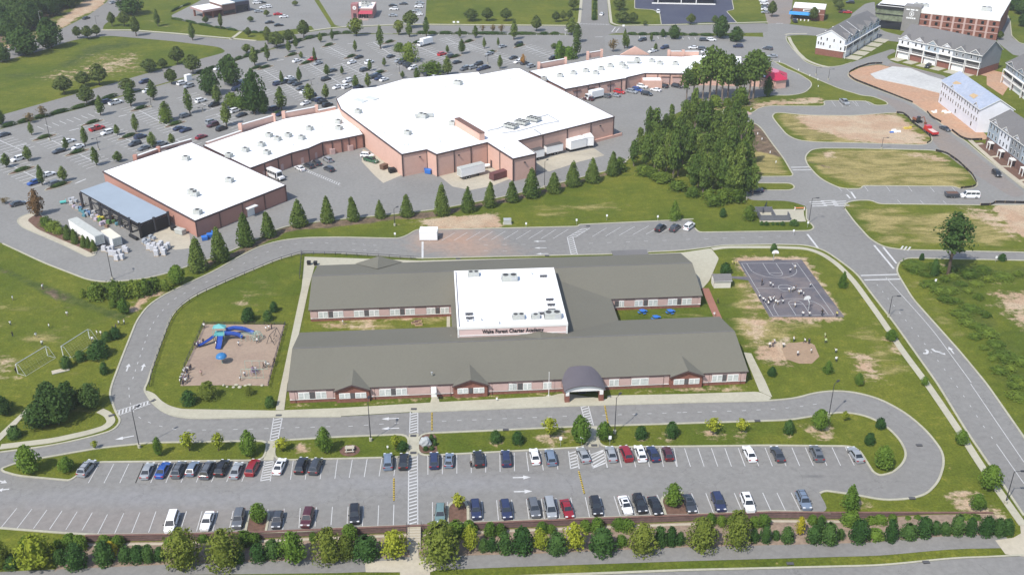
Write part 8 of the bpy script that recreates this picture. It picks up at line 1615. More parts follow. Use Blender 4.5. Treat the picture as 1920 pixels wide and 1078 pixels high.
# goods of the plant yard
rnd = random.Random(21); PALC = [mat('goods_' + n, c, .7, .2, 2) for n, c in (('grey', (.3, .32, .34)), ('teal', (.08, .2, .24)), ('lilac', (.42, .36, .42)), ('yellow', (.5, .42, .06)), ('green', (.08, .16, .05)), ('white', (.45, .45, .46)), ('blue', (.12, .2, .34)), ('brown', (.2, .13, .09)))]
CN = ['grey', 'teal', 'lilac', 'yellow', 'green', 'white', 'blue', 'brown']
def pallet(p, rot, ci, label, group, h=.9, s=1.1):
    r = thing('goods_pallet', label, 'pallet', (*p, .06), rot, group); m = MB(); m.box(-s / 2, s / 2, -s / 2, s / 2, 0, .14); m.build('pallet_base', WOOD, r); m = MB(); m.taper(-s / 2 + .04, s / 2 - .04, -s / 2 + .04, s / 2 - .04, .14, .14 + h, .08, .08); m.build('stack', PALC[ci], r)
for q, ci in zip([(-133.8,285.02),(-135.08,287.67),(-134.18,287.67),(-132.77,286.34),(-131.91,282.42),(-130.54,281.13),(-129.9,281.78),(-130.12,283.72),(-130.1,285.02),(-128.68,279.22),(-127.33,277.96),(-126.94,278.59),(-126.78,279.85),(-126.27,275.46),(-125.76,276.08),(-125.24,276.7),(-123.56,274.84),(-124.45,277.96),(-122.54,275.46),(-121.9,272.99),(-121.48,274.22),(-120.23,271.77),(-119.92,272.99),(-118.99,269.36),(-118.57,270.56),(-116.99,268.17),(-117.24,270.26),(-116.09,271.17),(-114.48,269.36),(-113.92,270.56),(-112.37,268.17),(-117.21,272.99)], [5, 0, 5, 0, 2, 0, 6, 7, 0, 1, 1, 6, 0, 1, 0, 6, 5, 5, 2, 2, 3, 4, 3, 2, 2, 7, 4, 4, 1, 4, 0, 7]):
    pallet(q, rnd.uniform(0, 1.5), ci, f'{CN[ci]} goods stacked on a pallet beside the plant shelter', 'goods in the plant yard', rnd.uniform(.5, 1.2))
for q in [(-112.19,252.34),(-110.64,251.53),(-110,252.34),(-108.08,249.14),(-107.09,249.93),(-106.53,252.34),(-105.7,251.27),(-109.2,249.4),(-105.42,247.05),(-106.6,246.53)]: pallet(q, rnd.uniform(-.3, .3), 5, 'white wrapped pallet in the group at the end of the trailer', 'white pallets by the trailer', 1.3, 1.25)
for q in [(-100.16,253.42),(-98.89,252.34),(-97.52,251.27),(-98.94,253.96),(-97.37,253.42),(-95.67,251.27),(-97.29,255.05),(-95.24,252.88),(-94.98,253.96),(-94.84,249.67),(-96.74,249.14)]: pallet(q, rnd.uniform(-.3, .3), 5, 'white wrapped pallet in the group below the plant shelter', 'white pallets below the shelter', 1.5, 1.25)
for q in [(-102.79,257.26),(-101.73,256.15),(-102.91,258.37),(-101.55,257.82),(-101.97,260.63),(-100.67,259.5)]: pallet(q, rnd.uniform(0, 1), 0, 'grey goods stacked on a pallet at the shelter corner', 'goods at the shelter corner', .8)
r = thing('pipe_roll', 'dark rolled pipe lying beside the plant shelter', 'roll', (*(-106.62,260.34), .5), ang((-108.6,262.34), (-104.86,258.93))); m = MB(); m.tube((-2, 0, .0), (2, 0, .0), .5, .5, 10, 0); m.build('roll', BLK, r)
r = thing('cart', 'turquoise trolley standing in the road by the plant yard', 'trolley', (*(-136.49,285.68), .06), .4); m = MB(); m.box(-.9, .9, -.5, .5, .35, .75); m.box(.8, .9, -.5, .5, .75, 1.2); m.build('tray', mat('turquoise', (.10, .45, .40), .6), r); wheels(r, [(.6, .5), (.6, -.5), (-.6, .5), (-.6, -.5)], .18)
# bin store and storage shed
bs = thing('bin_store', 'grey slatted bin store on a concrete pad at the crossroads', 'enclosure', (*(72.66,272.62), .1), ang((72.66,272.62), (81.36,272.62)))
bw = dist((72.66,272.62), (81.36,272.62)); SL = mat('grey_slat', (.13, .135, .15), .8, .15, 1)
m = MB(); m.box(0, .12, 0, .1, 0, 1.7); slat = m.mesh('slat', [SL]); n = int(bw / .32); m = MB(); m.box(0, bw / n - .03, 0, .06, .05, 1.75); slat = m.mesh('slat', [SL])
for i in range(n): link('slat', slat, bs, (i * bw / n, 0, 0))
mb = MB(); D_ = 5.0; mb.box(0, .12, .1, D_, 0, 1.75); mb.box(bw - .12, bw, .1, D_ * .6, 0, 1.75); mb.box(bw * .5, bw * .5 + .12, .1, D_, 0, 1.75); mb.build('side_wall', SL, bs)
mb = MB(); mb.add([(bw * .2, D_, 0), (bw * .5, D_ * 2.2, 0), (bw * .5, D_ * 2.2, 1.75), (bw * .2, D_, 1.75)], [(0, 1, 2, 3)]); mb.box(-.5, bw * .55, D_ + 1.2, D_ + 1.35, 0, 1.75); mb.build('gate', SL, bs)
sd = thing('storage_shed', 'small white garden shed with a grey roof beside the court', 'shed', (*(51.61,230.12), 0), ang((51.61,230.12), (55.89,230.31)))
sw_, sdp = dist((51.61,230.12), (55.89,230.31)), 3.4
mb = MB(); mb.box(0, sw_, 0, sdp, 0, 2.1, bottom=False); [mb.add([(x, 0, 2.1), (x, sdp, 2.1), (x, sdp * .5, 3.1)], [(0, 1, 2)]) for x in (0, sw_)]; mb.build('wall', CSIDE, sd)
mb = MB(); gable_roof(mb, -.25, sw_ + .25, -.3, sdp + .3, 3.25, 2.1, .12); mb.build('roof', [SHINGD, TRIM], sd); m = MB(); m.box(-.05, .0, sdp * .25, sdp * .75, 0, 1.9); m.build('door', TRIM, sd)
# basketball hoops
def hoop(base, label, face):
    r = thing('basketball_hoop', label, 'basketball hoop', (*base, .04), face, 'basketball hoops'); m = MB(); m.path([(0, 0, 0), (0, 0, 2.4), (1.1, 0, 3.3)], .09, 8); m.build('pole', GREYW, r)
    m = MB(); n = 12; pts = [(1.15, .92 * math.cos(math.pi * i / n), 3.0 + .75 * math.sin(math.pi * i / n)) for i in range(n + 1)]; pts = [(1.15, .92, 2.75)] + pts + [(1.15, -.92, 2.75)]; m.poly(pts); m.poly([(x + .06, y, z) for x, y, z in pts[::-1]]); m.build('backboard', WHT, r)
    m = MB(); q = [(1.45 + .23 * math.cos(i * .628), .23 * math.sin(i * .628), 3.05) for i in range(11)]; m.path(q, .02, 5); m.build('rim', mat('orange_rim', (.5, .1, .03), .5), r)
hoop((70.38,245.93), 'basketball hoop with white fan backboard at the far end of the court', R(-90)); hoop((72.51,217.71), 'basketball hoop with white fan backboard at the near end of the court', R(105))
# picnic tables in the right courtyard
for q in [(31.85,216.98),(38.64,216.98),(34.75,213.93)]:
    r = thing('picnic_table', 'blue picnic table with benches on the courtyard grass', 'table', (*q, 0), .4, 'blue picnic tables'); m = MB(); m.lathe([(.02, .78), (.75, .78), (.75, .72), (.02, .72)], 8); m.build('tabletop', BLUEP, r); m = MB(); m.tube((0, 0, 0), (0, 0, .72), .07, .07, 6); m.path([(-.9, 0, .15), (.9, 0, .15)], .05, 5); m.path([(0, -.9, .15), (0, .9, .15)], .05, 5); m.build('frame', BLUEP, r)
    sm2 = MB(); sm2.box(-.4, .4, -.16, .16, 0, .06); sme2 = sm2.mesh('bench', [BLUEP])
    for k in range(4): o = link('bench', sme2, r, (1.05 * math.cos(k * 1.571), 1.05 * math.sin(k * 1.571), .42), None, k * 1.571 + 1.571)
# small things in the left courtyard
r = thing('trellis_frame', 'white wooden trestle leaning at the courtyard wall', 'trestle', (*(-36.74,213.98), 0)); m = MB(); m.path([(-1.6, 0, 0), (-.4, 0, 1.6), (.4, 0, 1.6), (1.6, 0, 0)], .08, 5); m.build('frame', WHT, r); m = MB(); m.path([(-.9, 0, .9), (.9, 0, .9)], .06, 5); m.build('crossbar', GREYW, r)
for q in [(-23.26,211.73),(-22.63,212.54),(-22.3,210.92)]: r = thing('raised_bed', 'wooden raised planter in the left courtyard', 'planter', (*q, 0), .2, 'raised planters'); m = MB(); m.box(-.9, .9, -.4, .4, 0, .4, 0); m.build('frame', WOOD, r); m = MB(); m.box(-.8, .8, -.3, .3, .38, .43); m.build('soil', MULCH, r)
# railings along the inside of the left bend
def railing(pts, label, h=1.0, step=2.4, m=DKMET, name='railing', rails=(.5, 1.0), group=None, post=.05):
    P = rounded(pts, 4, False); o = P[0]; r = thing(name, label, 'fence', (*o, gz(*o))); L = [(x - o[0], y - o[1]) for x, y in P]
    pm_ = MB(); pm_.box(-post, post, -post, post, 0, h); pme = pm_.mesh('post', [m]); acc = 0
    for a, b in zip(L, L[1:]):
        d = dist(a, b); t = (step - acc) % step if acc else 0
        while t < d: q = lerp(a, b, t / d); link('post', pme, r, (q[0], q[1], 0)); t += step
        acc = (acc + d) % step
    for z in rails: mb = MB(); ribbon(mb, L, .07, h * z - .05, h * z + .03); mb.build('rail', m, r)
    return r
railing([(-78.07,184.2),(-79.29,189.56),(-80.81,201),(-82.23,214.05),(-81.54,219.69),(-79.21,225.57),(-72.51,234.41),(-62.82,245.93),(-57.4,250.08)], 'dark steel railing along the inner kerb of the school drive bend', step=3.0)
railing([(-57.11,250.08),(-46.54,249.57),(-25.94,246.75)], 'dark steel railing behind the left end of the school', step=3.0)
railing([(-57.34,249.74),(-55.08,234.41)], 'short dark fence at the corner of the rear yard', 1.4, 2.4)
railing([(-73.61,211.49),(-73.08,199.71),(-72.83,191.72),(-71.56,184.5)], 'low fence along the left edge of the playground', 1.1, 2.4); railing([(-54.17,211.13),(-53.23,194.23),(-52.41,183.33)], 'low fence along the right edge of the playground', 1.1, 2.4); railing([(-73.61,211.49),(-54.17,211.13)], 'low fence along the far edge of the playground', .7, 2.4)
# black silt fences of the building plots
SILT = mat('silt_fabric', (.022, .020, .02), .9)
def silt(pts, label):
    P = rounded(pts, 2, False); o = P[0]; r = thing('silt_fence', label, 'fence', (*o, 0), 0, 'black silt fences'); L = [(x - o[0], y - o[1]) for x, y in P]
    m = MB(); ribbon(m, L, .06, .02, .8); m.build('fabric', SILT, r); acc = 0; pm_ = MB(); pm_.box(-.04, .04, -.04, .04, 0, 1.0); pme = pm_.mesh('stake', [WOOD])
    for a, b in zip(L, L[1:]):
        d = dist(a, b); t = (3 - acc) % 3
        while t < d: q = lerp(a, b, t / d); link('stake', pme, r, (q[0], q[1], 0)); t += 3
        acc = (acc + d) % 3
silt([(164.19,445.06),(158.48,444.46),(150.93,437.75),(145.5,431.22),(143.73,426.49),(144.2,419.18),(149.92,405.43),(153.89,395.57),(157.4,387.27)], 'black silt fence round the slab of the building plot')
silt([(158.73,375.48),(158.15,368.32),(159.52,363.05)], 'short black silt fence beside the spoil heaps'); silt([(159.97,353.87),(160.14,346.04),(161.55,343.18),(166.76,343.56)], 'black silt fence below the unfinished terrace')
silt([(146.77,374.38),(148.93,373.73),(149.43,368.32),(148.63,364.09),(149.6,353.87),(149.68,347.01),(148.26,342.24),(145.66,339.43)], 'black silt fence along the tan plot'); silt([(146.09,332.13),(148.76,329.46),(149.72,322.52),(149.52,309.34),(148.11,302.31),(146.01,298.53),(141.11,297.48)], 'black silt fence along the grassy plot'); silt([(141.76,284.01),(145.65,284.29),(147.01,286.24),(156.53,285.68)], 'black silt fence at the right edge of the photo')
# spoil heap, debris, markers
r = thing('gravel_heap', 'pale gravel heap dumped in the small parking stub', 'heap', (*(87.35,373.96), 0)); mb = MB(); rnd = random.Random(8); n = 14
vs = []
for rr, z in ((3.6, .05), (2.6, .5), (1.4, 1.0), (.4, 1.25)):
    for i in range(n): a = i * 6.283 / n; q = rr * (1 + rnd.uniform(-.15, .15)); vs.append((q * math.cos(a) * 1.25, q * math.sin(a) * .7, z * (1 + rnd.uniform(-.15, .15))))
mb.add(vs, [(k * n + i, k * n + (i + 1) % n, (k + 1) * n + (i + 1) % n, (k + 1) * n + i) for k in range(3) for i in range(n)] + [tuple(range(3 * n, 4 * n))]); mb.build('gravel', worn('gravel', (.42, .32, .27), (.32, .24, .2), .6, 3, .8), r)
for q, c, lab in (((138.68,352.1), 'white', 'white and blue tarpaulin bundle on the tan plot'), ((144.41,356.09), 'yellow', 'yellow spoil bag on the tan plot'), ((161.17,375.06), 'white', 'pale rubble heap by the unfinished terrace'), ((165.39,374.51), 'white', 'heap of white offcuts by the unfinished terrace')):
    r = thing('debris_pile', lab, 'debris', (*q, .06), .2, None); m = MB(); rnd = random.Random(len(lab))
    for k in range(6): x, y = rnd.uniform(-1.6, 1.2), rnd.uniform(-.6, .6); m.taper(x, x + rnd.uniform(.6, 1.8), y, y + rnd.uniform(.3, .9), 0, rnd.uniform(.2, .9), .1, .1)
    m.build('bags', paint(c) if c == 'yellow' else WHT, r); m = MB(); m.taper(-2, -.5, -.4, .3, 0, .35, .1, .1); m.build('blue_cover', BLUEP if 'blue' in lab else WOOD, r)
r = thing('road_barrier', 'orange barrier at the bin store entrance', 'barrier', (*(86.14,280.55), .1)); m = MB(); m.box(-1.6, 1.6, -.08, .08, .55, .85); m.build('board', mat('orange_barrier', (.55, .18, .08), .6), r); m = MB(); [m.box(x - .06, x + .06, -.35, .35, 0, .9) for x in (-1.4, 1.4)]; m.build('leg', WHT, r)
for q in [(124.16,433.46),(126.64,424.43),(128.43,418.37),(126,408.59),(118.91,446.53)] + [(88.22,357.1),(88.31,349.15),(88.59,343.38),(88.4,329.65),(88.2,320.15),(81.09,375.94),(91.89,377.83)]: post_sign(q, 'short white marker post in the rough grass', 1.0, .3, .7)
# soccer goals
def goal(l, rr, back, label):
    h = 2.44; r = thing('soccer_goal', label, 'goal', (*l, 0), ang(l, rr), 'soccer goals'); L = dist(l, rr); s = 1 if (rr[0] - l[0]) * (back[1] - l[1]) - (rr[1] - l[1]) * (back[0] - l[0]) > 0 else -1
    D = 2.4 * s
    m = MB(); m.tube((0, 0, 0), (0, 0, h), .09, .09, 6); m.build('post', WHT, r); m = MB(); m.tube((L, 0, 0), (L, 0, h), .09, .09, 6); m.build('post', WHT, r); m = MB(); m.tube((0, 0, h), (L, 0, h), .09, .09, 6); m.build('crossbar', GREYW, r)
    m = MB()
    for x in (0, L): m.path([(x, 0, h), (x, D * .35, h), (x, D, 0), (x, 0, 0)], .045, 5)
    m.path([(0, D, 0), (L, D, 0)], .045, 5); m.build('back_frame', GREYW, r)
    m = MB()
    for i in range(13): x = L * i / 12; m.path([(x, D * .35, h), (x, D, 0)], .012, 3)
    for i in range(7): t = i / 6; m.path([(0, D * (.35 + .65 * t), h * (1 - t)), (L, D * (.35 + .65 * t), h * (1 - t))], .012, 3)
    m.build('net', mat('net_cord', (.33, .34, .27), .9), r, kind='stuff')
goal((-108.78,189.51), (-105.34,197.12), (-103.17,195.47), 'white soccer goal nearer the left edge, seen from behind'); goal((-101.82,197.12), (-98.63,204.79), (-97.82,205), 'white soccer goal beside the dark shrubs and the drive')
# playground equipment
BLU = mat('slide_blue', (.018, .06, .29), .35, spec=.5); TEAL = mat('deck_teal', (.10, .33, .33), .6); LTG = mat('pale_green_steel', (.30, .40, .33), .5); PUR = mat('purple_steel', (.20, .16, .27), .5)
pc = (-67.72,203.39); r = thing('play_structure', 'blue and teal play structure with slides and tube tunnels', 'play structure', (*pc, .05), .05); r.scale = (.88, .88, .95)
m = MB(); m.box(-1.6, 1.2, -.2, 2.6, 1.5, 1.62); m.build('deck', TEAL, r)
m = MB(); m.box(0, .12, 0, .12, 0, 3.2); pst = m.mesh('post', [LTG])
for x in (-1.7, 1.15): 
    for y in (-.3, 2.55, 1.1): link('post', pst, r, (x, y, 0))
m = MB(); m.add([(-2, 1, 3.0), (1.4, 1, 3.0), (1.4, 2.9, 3.0), (-2, 2.9, 3.0), (-.3, 1.95, 3.9)], [(0, 1, 4), (1, 2, 4), (2, 3, 4), (3, 0, 4)]); m.build('roof', TEAL, r)
def chute(pts, w, name):
    m = MB(); V = []
    for i, (x, y, z) in enumerate(pts):
        a = pts[max(0, i - 1)]; b = pts[min(len(pts) - 1, i + 1)]; d = Vector((b[0] - a[0], b[1] - a[1])).normalized(); n_ = Vector((-d.y, d.x)) * w / 2
        V += [(x + n_.x, y + n_.y, z + .3), (x + n_.x * .8, y + n_.y * .8, z), (x - n_.x * .8, y - n_.y * .8, z), (x - n_.x, y - n_.y, z + .3)]
    m.add(V, [(k * 4 + i, k * 4 + i + 1, k * 4 + i + 5, k * 4 + i + 4) for k in range(len(pts) - 1) for i in range(3)]); return m.build(name, BLU, r)
chute([(-1.3, -.2, 1.6), (-2.4, -1.2, 1.1), (-4.2, -2.4, .45), (-5.2, -2.8, .25)], 1.0, 'slide'); chute([(.2, -.2, 1.6), (.3, -1.6, 1.2), (.3, -3.2, .45), (.3, -4.4, .25)], 1.5, 'slide')
for pts in ([(1.2, .6, 1.9), (3.0, .9, 1.7), (4.6, 1.1, 1.2), (5.6, 1.0, .6)], [(1.2, 2.4, 1.9), (3.2, 3.4, 1.9), (5.6, 3.6, 1.5), (7.4, 3.4, .7), (8.2, 3.2, .5)]): m = MB(); m.path(pts, .55, 10); m.build('tube_slide', BLU, r)
m = MB(); [m.path([(x, -.4, 0), (x, -.4, 1.5)], .05, 5) for x in (-1.2, -.6, 0)]; [m.path([(-1.2, -.4, z), (0, -.4, z)], .04, 5) for z in (.4, .8, 1.2)]; m.build('climber', LTG, r)
m = MB(); [m.path([(5.5 + x, -.4, 0), (5.5 + x, -.4, 1.9)], .06, 5) for x in (0, 1.2, 2.4, 3.8)]; m.path([(5.5, -.4, 1.9), (9.3, -.4, 1.9)], .06, 5); m.path([(5.5, .6, 1.9), (9.3, .6, 1.9)], .06, 5); [m.path([(5.7 + k * .4, -.4, 1.9), (5.7 + k * .4, .6, 1.9)], .03, 4) for k in range(9)]; m.build('ladder_bars', LTG, r)
r = thing('shade_dome', 'blue dome shade on a post in the middle of the playground', 'shade', (*(-64.85,193.75), .05)); m = MB(); m.lathe([(1.25, 1.7), (1.1, 2.1), (.7, 2.4), (.05, 2.5)], 14); m.lathe([(1.25, 1.7), (1.0, 1.95), (.05, 2.2)], 14); m.build('dome', mat('dome_blue', (.03, .15, .34), .4), r, smooth=True); m = MB(); m.tube((0, 0, 0), (0, 0, 2.2), .12, .1, 8); m.build('post', LTG, r)
r = thing('climbing_dome', 'pale green climbing frame at the far side of the playground', 'climbing frame', (*(-59.33,204.41), .05)); m = MB()
for k in range(6): a = k * 1.047; m.path([(1.5 * math.cos(a), 1.5 * math.sin(a), 0), (1.1 * math.cos(a), 1.1 * math.sin(a), 1.5), (0, 0, 2.2)], .05, 5)
m.build('rib', LTG, r); m = MB(); [m.path([(q * math.cos(k * 1.047), q * math.sin(k * 1.047), z) for k in range(7)], .05, 5) for q, z in ((1.37, .5), (1.2, 1.1), (.7, 1.8))]; m.build('ring', LTG, r)
def swing(p, rot, L, label, m_):
    r = thing('swing_set', label, 'swing', (*p, .05), rot, 'swing frames'); 
    for x in (0, L): m = MB(); m.path([(x, -1, 0), (x, 0, 2.4), (x, 1, 0)], .06, 6); m.build('leg', m_, r)
    m = MB(); m.path([(0, 0, 2.4), (L, 0, 2.4)], .06, 6); m.build('top_bar', m_, r)
    for i in range(int(L / 1.2)): x = .6 + i * 1.2; m = MB(); m.path([(x - .22, 0, 2.4), (x - .22, 0, .5)], .015, 4); m.path([(x + .22, 0, 2.4), (x + .22, 0, .5)], .015, 4); m.box(x - .25, x + .25, -.1, .1, .46, .5); m.build('seat', BLK, r)
swing((-55.8,202.04), R(75), 3.6, 'dark swing frame at the right side of the playground', DKMET)
r = thing('spinning_net', 'purple steel climbing cage near the lower right of the playground', 'climbing frame', (*(-56.61,189.27), .05)); m = MB(); [m.path([(x, y, 0), (x, y, 2.3)], .05, 5) for x in (-2.4, -.8, .8, 2.4) for y in (-1.8, 1.8)]; [m.path([(-2.4, y, z), (2.4, y, z)], .04, 5) for y in (-1.8, 1.8) for z in (.2, 2.3)]; m.build('frame', LTG, r); m = MB(); [m.path([(.9 * math.cos(k * 1.047), .9 * math.sin(k * 1.047), .2), (.5 * math.cos(k * 1.047), .5 * math.sin(k * 1.047), 1.6)], .05, 5) for k in range(6)]; m.path([(.7 * math.cos(k * 1.047), .7 * math.sin(k * 1.047), .9) for k in range(7)], .05, 5); m.build('cage', PUR, r)
for q in [(-61.36,184.06),(-59.96,183.92),(-58.61,183.92),(-59.54,184.79),(-56.73,184.79),(-53.97,184.65),(-57.46,184.5),(-62.31,184.65)]: r = thing('edge_stone', 'pale round stone at the lower edge of the playground', 'stone', (*q, .05), 0, 'edge stones'); r.scale = (rnd.uniform(.6, 1.3), rnd.uniform(.5, 1), rnd.uniform(.6, 1)); m = MB(); m.lathe([(.45, 0), (.42, .2), (.2, .32), (.02, .34)], 9); m.build('rock', CONC, r)
bin_((-54.27,243.51), 0, 'black bin at the corner of the rear school yard', BLK, 'black school bins', 1.0, .9, 1.1); bin_((-52.47,243.29), 0, 'black bin at the corner of the rear school yard', BLK, 'black school bins', 1.0, .9, 1.1)
r = thing('field_net', 'low pale net panel on the ground by the soccer goal', 'net', (*(-99.84,190.59), .0), .5); m = MB(); m.box(-1.8, 1.8, -.8, .8, 0, .12); m.build('folded_net', CONC2, r); m = MB(); m.path([(-1.8, -.8, .15), (1.8, -.8, .15)], .05, 5); m.build('net_bar', GREYW, r)

# ------------------------------------------------------------------ people: one continuous skinned body, hair as a child
SKIN = mat('skin', (.34, .20, .14), .7); HAIRM = [mat('dark_hair', (.02, .016, .013), .8), mat('brown_hair', (.08, .05, .03), .8), mat('fair_hair', (.28, .2, .1), .8)]
CLOTH = {n: mat('cloth_' + n, c, .9) for n, c in dict(white=(.72, .72, .70), navy=(.025, .03, .06), black=(.02, .02, .022), pink=(.5, .3, .28), khaki=(.28, .22, .14), yellow=(.55, .5, .15), grey=(.2, .2, .21), purple=(.2, .14, .24), green=(.4, .5, .25)).items()}
def person_mesh(pose):
    """unit-height skeleton grown with a skin modifier; pose gives knee/hand/foot offsets"""
    s = 1.0
    lf, rf, lh, rh, lean = pose
    V = {}; E_ = []
    def v(n, p, r): V[n] = (p, r)
    v('pelvis', (0, 0, .50), (.085, .06)); v('waist', (lean * .3, 0, .60), (.075, .055)); v('chest', (lean * .7, 0, .72), (.092, .062)); v('neckb', (lean, 0, .815), (.05, .045)); v('neck', (lean * 1.05, 0, .85), (.033, .033)); v('head', (lean * 1.15 + .01, 0, .91), (.058, .062)); v('crown', (lean * 1.15, 0, .965), (.05, .052))
    for sd, f, h in ((1, lf, lh), (-1, rf, rh)):
        k = 'l' if sd > 0 else 'r'
        v(k + 'hip', (0, sd * .055, .48), (.06, .06)); v(k + 'knee', (f[0] * .5 + f[2], sd * .06, .27 + f[1] * .5), (.042, .042)); v(k + 'ank', (f[0], sd * .06, .045 + f[1]), (.026, .026)); v(k + 'toe', (f[0] + .08, sd * .065, .02 + f[1]), (.024, .02))
        v(k + 'sh', (lean * .95, sd * .115, .80), (.042, .04)); v(k + 'elb', (lean * .8 + h[0] * .5 - .02, sd * (.15 + h[2] * .5), .64 + max(0, h[1] - .5) * .4), (.028, .028)); v(k + 'wr', (lean * .7 + h[0], sd * (.16 + h[2]), h[1]), (.02, .02)); v(k + 'hand', (lean * .7 + h[0] * 1.1 + .01, sd * (.165 + h[2]), h[1] - .045), (.022, .014))
    ch = [('pelvis', 'waist'), ('waist', 'chest'), ('chest', 'neckb'), ('neckb', 'neck'), ('neck', 'head'), ('head', 'crown')]
    for k in 'lr': ch += [('pelvis', k + 'hip'), (k + 'hip', k + 'knee'), (k + 'knee', k + 'ank'), (k + 'ank', k + 'toe'), ('neckb', k + 'sh'), (k + 'sh', k + 'elb'), (k + 'elb', k + 'wr'), (k + 'wr', k + 'hand')]
    nm = list(V); me = bpy.data.meshes.new('person'); me.from_pydata([V[n][0] for n in nm], [(nm.index(a), nm.index(b)) for a, b in ch], [])
    o = bpy.data.objects.new('p', me); COL.objects.link(o)
    md = o.modifiers.new('skin', 'SKIN'); sv = me.skin_vertices[0].data
    for i, n in enumerate(nm): sv[i].radius = V[n][1]; sv[i].use_root = n == 'pelvis'
    sb = o.modifiers.new('sub', 'SUBSURF'); sb.levels = 1
    bpy.context.view_layer.update()
    res = bpy.data.meshes.new_from_object(o.evaluated_get(bpy.context.evaluated_depsgraph_get())); bpy.data.objects.remove(o)
    hand = [V[k + 'hand'][0] for k in 'lr']; wr = [V[k + 'wr'][0] for k in 'lr']
    res.materials.clear(); idx = []
    for m in ('shirt', 'trousers', 'skin', 'shoes'): res.materials.append(CLOTH['white'] if m == 'shirt' else CLOTH['navy'] if m == 'trousers' else SKIN if m == 'skin' else CLOTH['black'])
    for p in res.polygons:
        c = p.center
        if c.z > .835 or any((c - Vector(h)).length < .055 for h in hand + wr): i = 2
        elif c.z < .05 and abs(c.y) < .12: i = 3
        elif c.z < .52 and abs(c.y) < .125: i = 1
        else: i = 0
        idx.append(i)
    res.polygons.foreach_set('material_index', idx); res.polygons.foreach_set('use_smooth', [True] * len(idx))
    hm = MB(); hm.lathe([(.062, .905), (.066, .935), (.058, .97), (.03, .99), (.005, .995)], 9, 0, Matrix.Translation((lean * 1.15 - .012, 0, 0)))
    return res, hm.mesh('hair', [HAIRM[0]])
POSES = [person_mesh(p) for p in (((0, 0, .0), (0, 0, 0), (.0, .48, .0), (.02, .48, .0), 0.), ((.13, 0, .02), (-.14, .03, .03), (-.08, .50, .01), (.10, .52, .01), .03), ((-.16, .1, .06), (.16, 0, .03), (.14, .6, .02), (-.10, .52, .03), .06), ((.02, 0, 0), (-.02, 0, 0), (.16, .66, .0), (.14, .62, .0), .02), ((.03, 0, 0), (-.03, 0, 0), (.05, .95, .06), (.02, .49, .02), 0.))]
PN = [0]
def person(p, shirt, trousers, label, group, h=1.48, pose=None, z=.05):
    PN[0] += 1; rnd = random.Random(PN[0] * 3 + 2)
    body, hair = POSES[rnd.randrange(5) if pose is None else pose]
    o = link('person', body); o.location = (*p, z); o.rotation_euler = (0, 0, rnd.uniform(0, 6.28)); o.scale = (h * 1.2, h * 1.2, h)
    for i, m in ((0, CLOTH[shirt]), (1, CLOTH[trousers])): o.material_slots[i].link = 'OBJECT'; o.material_slots[i].material = m
    k = link('hair', hair, o); own(k, HAIRM[rnd.choice((0, 0, 1, 1, 2))])
    tag(o, label, 'person', group); return o
def crowd(pts, shirts, where, group, h=1.48, trousers=None, noun='child'):
    rnd = random.Random(len(pts))
    for i, p in enumerate(pts):
        s = shirts[i % len(shirts)]; t = trousers[i % len(trousers)] if trousers else rnd.choice(('navy', 'khaki', 'black', 'navy'))
        person(p, s, t, f'{noun} in {s} top {where}', group, h * rnd.uniform(.93, 1.07))
crowd([(66.21,231.15),(66.7,230.18),(73.13,238.78),(75,240.99),(76.31,230.57),(70.23,227.71),(71.05,227.9),(72.44,226.59),(72.93,226.78),(73.34,225.66)], ['white'], 'on the far half of the basketball court', 'children on the basketball court')
crowd([(61.99,224.36),(63.01,222.1),(64.34,222.1),(65.49,223.74),(63.31,220.8),(65.83,221.09),(67.26,221.7),(69.7,219.76),(70.57,215.45),(72.13,215.27)], ['white'], 'on the near half of the basketball court', 'children on the basketball court')
crowd([(63.74,222.28),(72.15,228.96),(67.41,224.18)], ['navy'], 'on the basketball court', 'children on the basketball court')
crowd([(64.18,231.65),(75.28,215.45)], ['black'], 'watching on the basketball court', None, 1.72, ['black'], 'adult')
crowd([(59,243.53),(59.74,243.07),(78.79,215.34)], ['yellow'], 'beside the basketball court', None)
crowd([(59.21,200.62),(60.7,202.23),(65.39,203.28),(67.81,202.63),(64.74,196.93),(68.07,198.1),(62.39,200.62)], ['white'], 'on the round clay infield', 'children at the infield')
crowd([(59.98,200.86),(68.64,202.23)], ['navy'], 'at the edge of the clay infield', 'children at the infield')
crowd([(73.13,205.08),(72.52,202.47),(73.65,198.1),(72.71,194.4)], ['green', 'green', 'white', 'white'], 'on the grass right of the infield', 'children on the grass')
crowd([(51.06,221.61)], ['black'], 'walking on the grass beside the brick path', None, 1.72, ['black'], 'adult'); crowd([(49.06,215.03)], ['white'], 'on the brick path', None)
crowd([(-72.83,200.97),(-72.32,201.3),(-71.99,201.97),(-71.36,202.31)], ['navy', 'purple', 'white', 'navy'], 'by the left fence of the playground', 'children in the playground')
crowd([(-73.15,209.45)], ['white'], 'at the far left corner of the playground', None, 1.7, ['black'], 'adult')
crowd([(-58.14,208.15),(-57.56,208.75),(-57.02,209.1)], ['white', 'white', 'black'], 'at the far right corner of the playground', 'children in the playground')
crowd([(-72.13,190.12),(-71.64,190.43),(-71.2,190.73),(-71.89,187.61),(-71.19,187.7),(-70.37,187.1),(-71.8,185.32),(-70.73,185.53),(-71.13,191.26)], ['white', 'white', 'navy', 'white', 'white', 'navy', 'white', 'white', 'black'], 'at the lower left corner of the playground', 'children in the playground')
crowd([(-72.13,189.27),(-71.47,189.27),(-71.92,186.56),(-71.23,186.41),(-70.58,186.12),(-71,184.79),(-72.42,200.7),(-72.79,200.21)], ['white', 'navy', 'white', 'purple', 'white', 'navy', 'white', 'black'], 'standing along the left fence of the playground', 'children in the playground')
